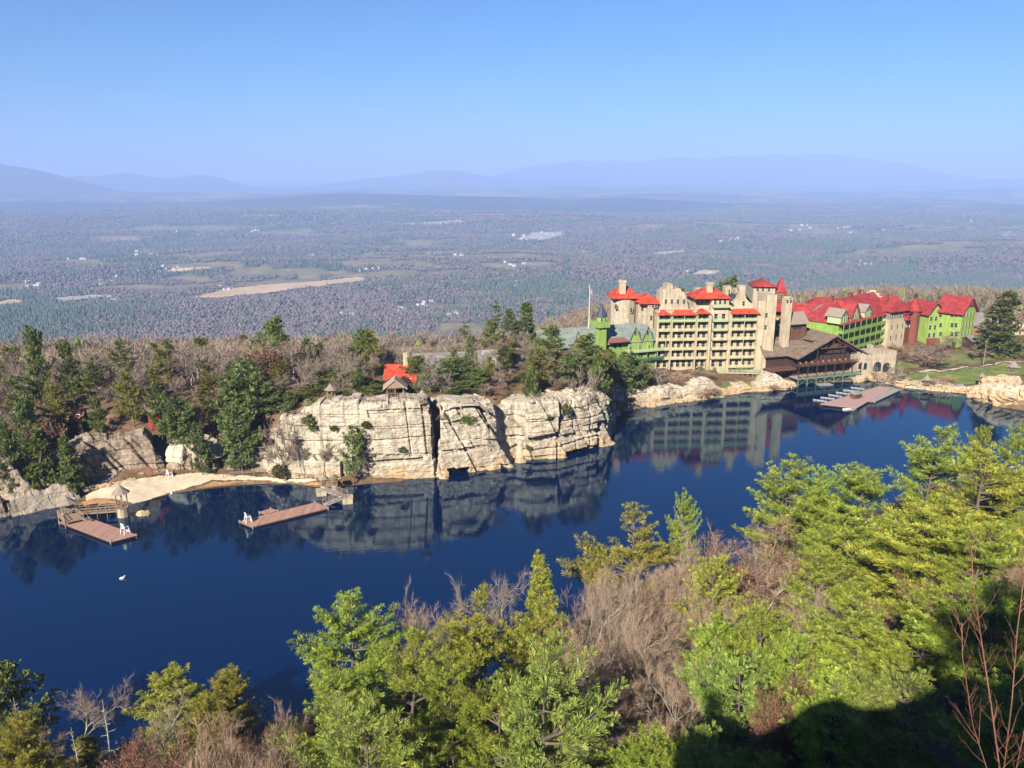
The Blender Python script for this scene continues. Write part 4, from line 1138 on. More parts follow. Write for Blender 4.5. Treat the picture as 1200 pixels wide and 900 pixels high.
# ---- 7. the light green house at the right end -----------------------------------------------------------
M_LIME = vmat('lime_green_paint', (.29, .43, .075), (.37, .51, .12), .5, .75)
f9 = Frame((1092, 398), (1123, 403), 7.0)
weather(M_LIME)
r = f9.root('lime_green_house', 'lime green three storey house with crimson roof at the right end of the hotel', 'house')
Wd = f9.W
ze = f9.z(1107, 364.3); zr = f9.z(1112, 347, 4)
Dp = 10.5
MB().box(0, Wd, 0, Dp, -4, ze).prism_x([(0, ze), (Dp, ze), (Dp / 2, zr - .5)], .002, Wd - .002).build('wall', M_LIME, r)
MB().gable_x(-.3, Wd + .9, -1.2, Dp + 1.2, ze - .7, zr, .4).build('roof', M_CRIM, r)
MB().prism_x([(Dp / 2 - 2.4, zr - 2.9), (Dp / 2 + 2.4, zr - 2.9), (Dp / 2, zr - .3)], Wd - .001, Wd + .5).build('gable_tip', M_BRICK, r)
wl_ = win_meshes(1.1, 1.6, M_GREENTRIM)
for yy in (371.5, 383.5, 394):
    for px in (1096.5, 1103, 1116.5, 1121): put_window(r, wl_, f9.x(px, yy) - .3, f9.z(px, yy), -.01)
for z in (f9.z(1121, 371.5), f9.z(1121, 383.5), f9.z(1121, 394)):
    for k in range(4): put_window(r, wl_, Wd + .01, z, 1.5 + 2.5 * k, math.pi / 2)
f10 = Frame((1081.5, 400), (1098, 399), 6.5, -1.5)
Wd = f10.W; ze = f10.z(1090, 367.5); zr = f10.z(1088, 356)
MB().box(0, Wd, 0, 9, -4, ze).prism_y([(0, ze), (Wd, ze), (Wd * .42, zr - .3)], .002, 9).build('wing_wall', M_LIME, r).matrix_world = r.matrix_world
r2 = f10.root('gabled_wing', 'narrow lime green gabled wing between the brick turret and the lime house', 'house')
bpy.data.objects.remove([o for o in r.children if o.name.startswith('wing_wall')][0])
MB().box(0, Wd, 0, 9, -4, ze).prism_y([(0, ze), (Wd, ze), (Wd * .42, zr - .3)], .002, 9).build('wall', M_LIME, r2)
MB().prism_y([(-.9, ze - .9), (Wd * .42, zr), (Wd + .9, ze - .8), (Wd + .9, ze - .4), (Wd * .42, zr + .4), (-.9, ze - .5)], -.8, 9.5).build('roof', M_CRIM, r2)
b = MB().bar((-.9, -.85, ze - .75), (Wd * .42, -.85, zr + .15), .16).bar((Wd * .42, -.85, zr + .15), (Wd + .9, -.85, ze - .65), .16).build('barge_board', M_TIMBER, r2)
for yy in (376, 386, 395):
    for k in range(3): put_window(r2, wl_, Wd * (k + .5) / 3, f10.z(1090, yy), -.01)
MB().box(.2, Wd + 1, -1.6, -.01, -4, f10.z(1090, 396)).build('porch', M_BRICK, r2)

# ---- 8. crenellated stone arcade at the water ---------------------------------------------------------------
fa = Frame((1003, 438.5), (1046, 436), 2.2)
r = fa.root('stone_arcade', 'low pale stone building with battlements and dark arches beside the timber pavilion', 'building')
Wd = fa.W; zt = fa.z(1015, 414.5)
w = MB().box(0, Wd, 0, 8, -3, zt)
for k in range(9): w.box(Wd * k / 9, Wd * k / 9 + Wd / 18, .002, .8, zt, zt + .7)
w.build('wall', M_STONE2, r)
MB().box(fa.x(1016.5, 420), fa.x(1021, 420), -.4, 1, zt, fa.z(1018, 404)).box(fa.x(1043, 420), fa.x(1049, 420), -.5, 2, -3, fa.z(1046, 411)).build('turret', M_STONE2, r)
def arch(par, x, z, w_, h_):
    n = 8
    pts = [(x - w_ / 2, z), (x + w_ / 2, z)] + [(x + w_ / 2 * math.cos(math.pi * k / n), z + h_ - w_ / 2 + w_ / 2 * math.sin(math.pi * k / n)) for k in range(n + 1)]
    MB().prism_y(pts, -.03, .4).build('arch_shade_panel', M_PANE, par)  # solid dark panel stands in for the shade within the arch
for (a, b, c, d) in ((1007.5, 432.5, 1.3, 2.2), (1013.5, 433, 1.3, 2.4), (1027.5, 435.5, 3.0, 3.6), (1038, 436, 3.0, 3.4)): arch(r, fa.x(a, b), fa.z(a, b), c, d)

# ---- 9. houses and roofs at the right edge -----------------------------------------------------------------------
def simple_house(name, label, cat, pl, pr, zb, eave, ridge_py, depth, mw, mr, rows=((.35, 2),), along=True, shift=0, chimney=None):
    f = Frame(pl, pr, zb, shift)
    r = f.root(name, label, cat)
    Wd = f.W; ze = f.z((pl[0] + pr[0]) / 2, eave); zr = f.z((pl[0] + pr[0]) / 2, ridge_py, depth / 2 if along else 0)
    w = MB().box(0, Wd, 0, depth, -3, ze)
    if along: w.prism_x([(0, ze), (depth, ze), (depth / 2, zr - .4)], .01, Wd - .01)
    else: w.prism_y([(0, ze), (Wd, ze), (Wd / 2, zr - .4)], .01, depth - .01)
    w.build('wall', mw, r)
    m = MB()
    (m.gable_x(-.5, Wd + .5, -.8, depth + .8, ze - .5, zr) if along else m.gable_y(-.8, Wd + .8, -.6, depth + .6, ze - .5, zr))
    rf = m.build('roof', mr, r)
    wmx = win_meshes(.9, 1.4, M_WHITE)
    for fr, n in rows:
        for k in range(n): put_window(r, wmx, Wd * (k + .5) / n, ze * fr, -.01)
    if chimney:
        cx = f.x(chimney[0], chimney[1], depth / 2)
        MB().box(cx - .6, cx + .6, depth / 2 - .6, depth / 2 + .6, ze, f.z(chimney[0], chimney[1], depth / 2)).build('chimney', M_STONE, rf)
    return f, r
simple_house('cream_house', 'cream house with pale gable behind the tall dark spruce', 'house', (1155, 386), (1173, 387), 6, 372, 361, 9, M_STONE, M_BRROOF, ((.5, 4), (.1, 4)), along=False)
simple_house('small_house', 'house with faded green roof behind the lime green house', 'house', (1136, 372), (1153, 371), 6, 366.5, 356, 9, M_TRIM, vmat('faded_green_roof', (.12, .22, .16), (.17, .28, .2), .6), ((.4, 3),))
simple_house('grey_house', 'grey shingled house right of the lime green house', 'house', (1137, 392), (1157, 391), 6.5, 380, 367, 9, vmat('mauve_grey_shingle', (.26, .22, .22), (.36, .31, .31), .6), M_GREYROOF, ((.55, 4),))
simple_house('brick_outbuilding', 'small orange brick outbuilding below the grey house', 'outbuilding', (1140, 397), (1156, 396), 6.5, 386, 383, 5, vmat('orange_brick', (.40, .17, .10), (.5, .24, .15), 1), M_GREYROOF, ((.4, 3),), shift=-4)
simple_house('porch_pavilion', 'low open porch with grey hipped roof against the lime green house', 'porch', (1133, 405), (1146, 404), 6.5, 399, 394, 5, M_TIMBER, M_GREYROOF, (), shift=-2)
simple_house('tan_house', 'tan house at the right edge behind the big spruce', 'house', (1184, 396), (1212, 398), 6, 374, 364, 9, vmat('tan_clapboard', (.45, .30, .18), (.52, .36, .22), .7), M_BRROOF, ((.6, 4), (.2, 4)))

# ---- 10. buildings among the cliff top trees ----------------------------------------------------------------------------
simple_house('red_roof_cottage', 'cliff top cottage with bright red roof and pale chimney', 'cottage', (447, 462), (483, 462), 16.5, 445, 428, 9, M_TIMBER2, M_RED, ((.5, 3),), chimney=(475, 413.5), shift=6)
simple_house('long_grey_building', 'long low building with weathered grey roof half hidden by trees', 'building', (488, 450), (550, 447), 13, 434, 414, 12, M_TIMBER2, M_GREYROOF, ((.5, 6),))
simple_house('grey_roof_lodge', 'grey roofed lodge behind bare trees left of the red pyramid roof', 'lodge', (566, 446), (612, 443), 13, 428, 410, 12, M_GREENS, vmat('silver_grey_shingle', (.30, .28, .26), (.40, .37, .35), .4), ((.5, 5), (.1, 5)))
fb = Frame((601, 440), (626, 438), 10, 12)
r = fb.root('pyramid_roof_tower', 'tower with steep red pyramid roof tipped in grey among the trees', 'tower')
Wd = fb.W; ze = fb.z(613, 407)
MB().box(.4, Wd - .4, .4, Wd - .4, -4, ze).build('wall', M_GREENS, r)
MB().cone(Wd / 2, Wd / 2, ze - .2, fb.z(613, 384.5, Wd / 2), Wd * .74, 4).build('roof', M_CRIM, r)
MB().cone(Wd / 2, Wd / 2, fb.z(613, 394.5, Wd / 2) + .25, fb.z(613, 383, Wd / 2) + .3, Wd * .36, 4).build('roof_cap', M_GREYROOF, r)
MB().prism_y([(Wd / 2 - 1.3, ze), (Wd / 2 + 1.3, ze), (Wd / 2 + 1.3, ze + 1.4), (Wd / 2, ze + 2.6), (Wd / 2 - 1.3, ze + 1.4)], .3, 3).build('dormer', M_TIMBER, r)
simple_house('red_shed', 'small red shed behind tree trunks above the carriage road', 'shed', (177, 491), (190, 489), 13, 481, 477, 4, vmat('barn_red_paint', (.36, .03, .03), (.46, .06, .05), 1), M_BRROOF, ((.4, 2),))
simple_house('red_brown_cottage', 'low cottage with dull red roof among the left woods', 'cottage', (72, 496), (96, 494), 12, 488, 481, 7, M_TIMBER, vmat('dull_red_roof', (.30, .09, .06), (.4, .14, .09), .8), ((.3, 3),))

# ------------------------------------------------------------------ trees
def unit(v): return v / np.maximum(np.linalg.norm(v, axis=-1, keepdims=True), 1e-9)
def frames(d):
    d = unit(d)
    ref = np.where(np.abs(d[:, 2:3]) > .9, np.array([[1., 0, 0]]), np.array([[0, 0, 1.]]))
    e1 = unit(np.cross(d, ref)); return e1, np.cross(d, e1), d
def tubes(seg, n=4):
    """array (m,8): p0 xyz, p1 xyz, r0, r1"""
    seg = np.asarray(seg, float)
    p, q, r0, r1 = seg[:, :3], seg[:, 3:6], seg[:, 6], seg[:, 7]
    e1, e2, d = frames(q - p)
    a = 2 * np.pi * np.arange(n) / n
    ring = np.cos(a)[None, :, None] * e1[:, None] + np.sin(a)[None, :, None] * e2[:, None]
    A = p[:, None] + ring * r0[:, None, None]; B = q[:, None] + ring * r1[:, None, None]
    V = np.concatenate([A, B], 1).reshape(-1, 3)
    k = np.arange(n); base = (np.arange(len(seg)) * 2 * n)[:, None]
    Fq = np.stack([base + k, base + (k + 1) % n, base + n + (k + 1) % n, base + n + k], 2).reshape(-1, 4)
    return V, Fq
def tufts(P, D, rng, L=.4, K=9, tipw=.07, sp=(.2, 1.0), jit=.35):
    """needle sprays: fans of narrow blades sharing one root"""
    P, D = np.asarray(P, float), np.asarray(D, float)
    n = len(P)
    e1, e2, d = frames(D)
    sc = L * rng.uniform(1 - jit, 1 + jit, n)
    th = rng.uniform(sp[0], sp[1], (n, K)); a = rng.uniform(0, 2 * np.pi, (n, K)) 
    rad = np.cos(a)[..., None] * e1[:, None] + np.sin(a)[..., None] * e2[:, None]
    side = -np.sin(a)[..., None] * e1[:, None] + np.cos(a)[..., None] * e2[:, None]
    tip = P[:, None] + sc[:, None, None] * (np.sin(th)[..., None] * rad + np.cos(th)[..., None] * d[:, None])
    w = tipw * .5
    V = np.concatenate([P[:, None], (tip + side * w), (tip - side * w)], 1).reshape(-1, 3)
    st = 2 * K + 1
    b = (np.arange(n) * st)[:, None]; k = np.arange(K)[None]
    return V, np.stack([np.broadcast_to(b, (n, K)), b + 1 + k, b + 1 + K + k], 2).reshape(-1, 3)
def conifer_mesh(seed, h=16, r=4.5, crown0=.2, prof=None, whorl=.75, nb=(3, 6), L=.42, K=9, tipw=.07, dens=1.0, low=-.05, high=.75, droop=.1, upturn=.16, bark=None, leaf=None, lean=.03, trunk_r=.22, twist=.35, irregular=.35):
    rng = np.random.default_rng(seed)
    segs, P, D = [], [], []
    bx, by = rng.normal(0, lean, 2)
    def axis(z): return np.array([bx * z + .15 * math.sin(z * .5 + seed), by * z + .15 * math.cos(z * .43 + seed), z])
    zs = np.linspace(0, h * .985, 9)
    for a, b in zip(zs[:-1], zs[1:]):
        segs.append([*axis(a), *axis(b), trunk_r * (1 - a / h) + .02, trunk_r * (1 - b / h) + .02])
    z = crown0 * h
    bias = rng.uniform(0, 6.28)
    while z < h * .985:
        u = (z - crown0 * h) / (h * (1 - crown0))
        R = r * prof(u)
        for _ in range(rng.integers(nb[0], nb[1] + 1)):
            az = rng.uniform(0, 2 * np.pi)
            Lb = R * rng.uniform(1 - irregular, 1 + irregular * .7) * (1 + .15 * math.cos(az - bias))
            if Lb < .25: continue
            e0 = low + (high - low) * u + rng.normal(0, .08)
            c, s_ = math.cos(az), math.sin(az)
            o = axis(z + rng.uniform(-.2, .2) * whorl)
            n = 6
            t = np.linspace(0, 1, n)
            pts = o + np.stack([c * t * Lb * math.cos(e0), s_ * t * Lb * math.cos(e0), t * Lb * math.sin(e0) - droop * Lb * t * (1 - t) * 2 + upturn * Lb * t ** 2.5], 1)
            br = .02 + .018 * Lb
            for i in range(n - 1): segs.append([*pts[i], *pts[i + 1], br * (1 - t[i]) + .008, br * (1 - t[i + 1]) + .006])
            nt = max(2, int(Lb / (L * .8) * dens))
            for ss in np.linspace(.22, .98, nt):
                i = min(int(ss * (n - 1)), n - 2); fr = ss * (n - 1) - i
                p = pts[i] * (1 - fr) + pts[i + 1] * fr
                ax = unit((pts[i + 1] - pts[i])[None])[0]
                for sd in (-1, 1):
                    tl = (.42 * Lb * (1 - ss) + .55 * L) * rng.uniform(.6, 1.25)
                    ang = sd * rng.uniform(.55, 1.05)
                    ca, sa = math.cos(ang), math.sin(ang)
                    td = np.array([ax[0] * ca - ax[1] * sa, ax[0] * sa + ax[1] * ca, ax[2] * .6 + rng.uniform(-.05, .25)])
                    td = unit(td[None])[0]
                    m = max(1, int(tl / (L * .62)))
                    for j in range(m):
                        q = p + td * tl * (j + .6) / m + rng.normal(0, .06 * L, 3)
                        P.append(q); D.append(td + np.array([0, 0, twist]) + rng.normal(0, .22, 3))
                    if tl > 1.0: segs.append([*p, *(p + td * tl * .9), .018, .008])
            P.append(pts[-1]); D.append(pts[-1] - pts[-2] + np.array([0, 0, .1]))
        z += whorl * rng.uniform(.7, 1.3)
    top = axis(h * .985)
    for k in range(6): P.append(top - [0, 0, .3 * k * L]); D.append(np.array([rng.normal(0, .4), rng.normal(0, .4), 1.0]))
    V, Fq = tubes(segs, 5)
    tm = np_mesh('trunk', V, Fq, bark, smooth=True)
    V, Ft = tufts(P, D, rng, L, K, tipw)
    return tm, np_mesh('crown', V, Ft, leaf), h, r
def bare_mesh(seed, h=12, spread=.55, trunks=1, r0=.18, levels=4, twig_n=10, twig_l=.8, twig_w=.022, bark=None, twigm=None, leafm=None, leaf_n=0, leaf_L=.3, fork=.28, up=.25, nchild=(3, 5), leaf_K=5):
    rng = np.random.default_rng(seed)
    segs, tw, LP, LDr = [], [], [], []
    def grow(p, d, L, r, lev):
        n = 4 if lev < 2 else 3
        pts = [p]
        for i in range(n):
            d = unit((d + rng.normal(0, .13 + .04 * lev, 3) + np.array([0, 0, up * .18]))[None])[0]
            q = pts[-1] + d * L / n
            segs.append([*pts[-1], *q, r * (1 - .6 * i / n), r * (1 - .6 * (i + 1) / n)])
            pts.append(q)
        if lev >= levels - 1:
            for k in range(twig_n):
                t = rng.uniform(.15, 1) * n; i = min(int(t), n - 1)
                q = pts[i] + (pts[i + 1] - pts[i]) * (t - i)
                dd = unit((d + rng.normal(0, .55, 3) + np.array([0, 0, .35]))[None])[0]
                l = twig_l * rng.uniform(.5, 1.3)
                tw.append([*q, *(q + dd * l), twig_w, .15])
                if leaf_n and rng.random() < leaf_n: LP.append(q + dd * l * rng.uniform(.4, 1)); LDr.append(dd)
            return
        nc = rng.integers(nchild[0], nchild[1] + 1) + (1 if lev == 0 else 0)
        a0 = rng.uniform(0, 6.28)
        for k in range(nc):
            t = rng.uniform(.35 if lev else fork, 1) * n if k else n - .01
            i = min(int(t), n - 1); q = pts[i] + (pts[i + 1] - pts[i]) * (t - i)
            e1, e2, dd = frames(d[None]); a = a0 + k * 2.4 + rng.normal(0, .3)
            sp = spread * rng.uniform(.6, 1.35) * (.5 if k == 0 else 1)
            nd = dd[0] * math.cos(sp) + (e1[0] * math.cos(a) + e2[0] * math.sin(a)) * math.sin(sp)
            grow(q, nd, L * rng.uniform(.55, .8) * (1 - .25 * (t / n) * (k > 0)), r * (.42 + .12 * rng.random()) * (1.25 if k == 0 else 1), lev + 1)
    for k in range(trunks):
        d0 = np.array([rng.normal(0, .06 + .22 * (trunks > 1)), rng.normal(0, .06 + .22 * (trunks > 1)), 1.0])
        grow(np.array([rng.normal(0, .15 * (trunks > 1)), rng.normal(0, .15 * (trunks > 1)), -.4]), d0, h * .46 * rng.uniform(.85, 1.1), r0 * rng.uniform(.7, 1.1), 0)
    V, Fq = tubes(segs, 4)
    hh = V[:, 2].max(); sc = h / hh
    tm = np_mesh('trunk', V * sc, Fq, bark, smooth=True)
    tw = np.array(tw)
    p, q = tw[:, :3], tw[:, 3:6]
    mid = p * .45 + q * .55 + rng.normal(0, .06 * twig_l, p.shape)
    e1, e2, _ = frames(q - p); w = tw[:, 6:7]
    phi = rng.uniform(0, 6.28, (len(p), 1)); e = e1 * np.cos(phi) + e2 * np.sin(phi)
    V = np.stack([p + e * w * .5, p - e * w * .5, mid - e * w * .4, mid + e * w * .4, q], 1).reshape(-1, 3)
    b = (np.arange(len(p)) * 5)[:, None]
    FA = [b + np.array([[0, 1, 2, 3]]), b + np.array([[3, 2, 4]])]
    mats = [twigm]; mi = np.zeros(2 * len(p), int)
    if LP:
        V2, F2 = tufts(LP, LDr, rng, leaf_L, leaf_K, leaf_L * .38, (.3, 1.3))
        FA.append(F2 + len(V)); V = np.concatenate([V, V2]); mats.append(leafm)
        mi = np.concatenate([mi, np.ones(len(F2), int)])
    cm = np_mesh('crown', V * sc, FA, mats, mi)
    return tm, cm, h, None
def snag_mesh(seed, h=12, n=34, bark=None):
    """dead conifer: straight bare trunk with broken side stubs"""
    rng = np.random.default_rng(seed)
    tr = []
    zs = np.linspace(-.3, h, 8)
    bx, by = rng.normal(0, .02, 2)
    ax = lambda z: np.array([bx * z + .08 * math.sin(z), by * z, z])
    for a, b in zip(zs[:-1], zs[1:]): tr.append([*ax(a), *ax(b), .17 * (1 - a / h) + .03, .17 * (1 - b / h) + .03])
    br = []
    for k in range(n):
        z = h * rng.uniform(.15, .95); L = (1 - z / h) * 2.6 * rng.uniform(.4, 1.1) + .35; a = rng.uniform(0, 6.28); e = rng.uniform(-.1, .45)
        p = ax(z); q = p + L * .6 * np.array([math.cos(a) * math.cos(e), math.sin(a) * math.cos(e), math.sin(e)])
        r_ = q + L * .4 * np.array([math.cos(a + .3) * .9, math.sin(a + .3) * .9, .35 + rng.normal(0, .2)])
        br += [[*p, *q, .035, .022], [*q, *r_, .022, .008]]
        if L > 1: br.append([*q, *(q + L * .3 * np.array([math.cos(a - .7), math.sin(a - .7), .1])), .018, .006])
    V, Fq = tubes(tr, 6); V2, F2 = tubes(br, 4)
    return np_mesh('trunk', V, Fq, bark, smooth=True), np_mesh('branches', V2, F2, bark), h, None
def bush_mesh(seed, r=1.5, hgt=1.6, n=260, L=.4, K=6, tipw=.16, leaf=None, bark=None):
    rng = np.random.default_rng(seed)
    u = rng.normal(0, 1, (n, 3)); u = unit(u); u[:, 2] = np.abs(u[:, 2])
    rr = rng.uniform(.35, 1, (n, 1)) ** .5
    lob = 1 + .35 * np.sin(3 * np.arctan2(u[:, 1:2], u[:, 0:1]) + seed) * (1 - u[:, 2:3])
    P = u * rr * lob * np.array([[r, r, hgt]])
    V, Fq = tubes([[0, 0, -.3, *(p * .8), .05, .015] for p in P[:14]], 3)
    tm = np_mesh('stem', V, Fq, bark)
    V, Ft = tufts(P, u + [0, 0, .4], rng, L, K, tipw)
    return tm, np_mesh('foliage', V, Ft, leaf), hgt, r

M_BARK = vmat('grey_brown_bark', (.10, .075, .055), (.19, .15, .115), 3, .95, .3)
M_PALEBARK = vmat('pale_grey_bark', (.30, .25, .19), (.46, .40, .31), 2, .95)
M_TWIG = vmat('pinkish_brown_twigs', (.35, .225, .145), (.53, .365, .245), .4, .95)
M_GREYTWIG = vmat('grey_brown_twigs', (.24, .18, .14), (.38, .30, .235), .3, .95)
M_FARTWIG = vmat('grey_brown_far_twigs', (.25, .18, .13), (.40, .30, .22), .08, .95)
M_REDTWIG = vmat('red_brown_twigs', (.20, .085, .06), (.34, .16, .11), 1.0, .8)
M_SILVER = vmat('silver_dead_wood', (.40, .36, .30), (.58, .54, .46), 2, .9)
L_PINE = leaf_mat('pine_needles', (.095, .145, .016), (.20, .275, .028), (.32, .385, .055))
L_PINEY = leaf_mat('yellow_green_needles', (.13, .145, .014), (.25, .265, .028), (.37, .36, .055))
L_BLUEPINE = leaf_mat('light_green_needles', (.10, .155, .03), (.19, .265, .045), (.29, .36, .085))
L_DARK = leaf_mat('dark_green_needles', (.055, .078, .02), (.098, .13, .035), (.15, .185, .055))
L_FAR = leaf_mat('distant_pine_needles', (.055, .085, .016), (.105, .145, .027), (.16, .20, .044))
L_FARY = leaf_mat('distant_yellow_pine_needles', (0.085, 0.09, 0.012), (0.14, 0.14, 0.018), (0.2, 0.19, 0.03))
L_RUSSET = leaf_mat('russet_leaves', (0.11, 0.055, 0.028), (0.17, 0.09, 0.045), (0.22, 0.135, 0.07))
L_OLIVE = leaf_mat('olive_shrub_leaves', (0.045, 0.055, 0.014), (0.075, 0.09, 0.02), (0.11, 0.115, 0.035))

pp = lambda u: (min(1, .45 + 1.6 * u) if u < .35 else max(.10, 1.0 - ((u - .35) / .65) ** 1.6 * .92))   # broad, round topped pine
pc = lambda u: max(.05, (1 - u) ** .85)                                                             # conical
po = lambda u: max(.08, math.sin(math.pi * min(1, .18 + .8 * u)) ** .8)                              # egg shaped
PROTO = {}
def proto(key, kind, parts, names=('trunk', 'crown')):
    PROTO[key] = (kind, parts, names)
for k in range(4): proto(f'pine{k}', 'pine_tree', conifer_mesh(500 + k, 16, 5.0, .14, pp, 1.15, (4, 6), .46, 12, .05, .9, bark=M_BARK, leaf=L_PINE, irregular=.45))
for k in range(2): proto(f'piney{k}', 'pine_tree', conifer_mesh(520 + k, 15, 4.4, .12, pp, 1.1, (4, 5), .46, 12, .05, .9, bark=M_BARK, leaf=L_PINEY, irregular=.5))
for k in range(2): proto(f'pineb{k}', 'pine_tree', conifer_mesh(540 + k, 14, 5.4, .12, pp, 1.15, (4, 6), .48, 12, .055, .9, low=.0, high=.5, bark=M_BARK, leaf=L_BLUEPINE, irregular=.4))
for k in range(2): proto(f'cedar{k}', 'cedar_tree', conifer_mesh(560 + k, 12, 2.9, .05, po, .6, (4, 6), .38, 10, .05, 1.0, low=.25, high=1.0, droop=0, bark=M_BARK, leaf=L_PINEY, irregular=.5))
proto('spire0', 'spruce_tree', conifer_mesh(580, 16, 2.6, .03, pc, .5, (5, 7), .36, 10, .05, 1.0, low=-.1, high=.7, bark=M_BARK, leaf=L_PINEY, irregular=.2))
for k in range(4): proto(f'bare{k}', 'bare_tree', bare_mesh(600 + k, 12, .46, 3, .13, 5, 8, .75, .017, M_PALEBARK, M_TWIG))
for k in range(2): proto(f'barep{k}', 'bare_tree', bare_mesh(620 + k, 12, .6, 1, .17, 5, 10, .8, .017, M_PALEBARK, M_GREYTWIG))
proto('russet0', 'bare_tree', bare_mesh(640, 11, .6, 2, .14, 5, 7, .7, .022, M_PALEBARK, M_TWIG, L_RUSSET, .45, .15))
proto('shrub0', 'bare_shrub', bare_mesh(650, 4, .5, 7, .03, 4, 12, .55, .011, M_BARK, M_TWIG), ('stem', 'twigs'))
proto('shrub1', 'bare_shrub', bare_mesh(651, 4, .5, 7, .03, 4, 12, .55, .011, M_BARK, M_REDTWIG, L_RUSSET, .3, .09), ('stem', 'twigs'))
for k in range(2): proto(f'snag{k}', 'dead_tree', snag_mesh(660 + k, 12, 34, M_SILVER), ('trunk', 'branches'))
# smaller, coarser kinds for the far shore
for k in range(3): proto(f'fpine{k}', 'pine_tree', conifer_mesh(700 + k, 16, 4.0, .22, pp, 1.0, (3, 5), .8, 7, .24, .9, bark=M_BARK, leaf=L_FAR, irregular=.5))
proto('fpiney0', 'pine_tree', conifer_mesh(710, 14, 3.6, .15, pp, 1.0, (3, 5), .8, 7, .24, .9, bark=M_BARK, leaf=L_FARY, irregular=.5))
for k in range(2): proto(f'fdark{k}', 'pine_tree', conifer_mesh(720 + k, 14, 3.8, .12, po, .9, (4, 5), .8, 7, .26, .9, bark=M_BARK, leaf=L_DARK, irregular=.5))
for k in range(2): proto(f'fspruce{k}', 'spruce_tree', conifer_mesh(730 + k, 18, 3.4, .06, pc, .8, (5, 6), .75, 7, .24, .9, low=-.35, high=.4, droop=.05, bark=M_BARK, leaf=L_DARK, irregular=.25, lean=.008))
proto('fyoung0', 'spruce_tree', conifer_mesh(735, 10, 3.0, .03, pc, .7, (5, 6), .7, 7, .22, .9, low=-.1, high=.6, bark=M_BARK, leaf=L_FAR, irregular=.25))
for k in range(5): proto(f'fbare{k}', 'bare_tree', bare_mesh(740 + k, 12, .58, 1, .17, 4, 9, 1.3, .07, M_PALEBARK if k < 2 else M_BARK, M_GREYTWIG if k % 2 else M_FARTWIG))
proto('fsparse0', 'spruce_tree', conifer_mesh(750, 20, 2.2, .1, pc, 1.5, (3, 4), .8, 5, .2, .6, low=.0, high=.4, bark=M_BARK, leaf=L_DARK, irregular=.5))
proto('frusset0', 'bare_tree', bare_mesh(755, 10, .6, 1, .14, 4, 8, 1.0, .07, M_BARK, M_TWIG, L_RUSSET, .6, .5))
for k in range(3): proto(f'bush{k}', 'shrub', bush_mesh(760 + k, 1.6, 1.6, 240, .5, 6, .17, (L_OLIVE, L_FAR, L_RUSSET)[k], M_BARK), ('stem', 'foliage'))
proto('brownbush0', 'bare_shrub', bare_mesh(770, 3.5, .6, 5, .05, 3, 14, 1.0, .05, M_BARK, M_TWIG), ('stem', 'twigs'))

def tree_at(x, y, z, key, h, rw=None, label=None, group=None, rz=None, cat=None):
    """one tree: height h, crown half width rw"""
    kind, (tm, cm, h0, r0), nm = PROTO[key]
    k = h / h0
    kr = (rw / r0) if (rw and r0) else (k if not rw else rw / (h0 * .33))
    o = empty(kind, (x, y, z), RNG.uniform(0, 6.28) if rz is None else rz, label, cat or kind.split('_')[-1] if kind != 'bare_shrub' else 'shrub', group)
    o.scale = (kr, kr, k)
    link(nm[0], tm, o); link(nm[1], cm, o)
    return o
def hillz(x, y): return float(hill(np.array([x]), np.array([y]))[0])

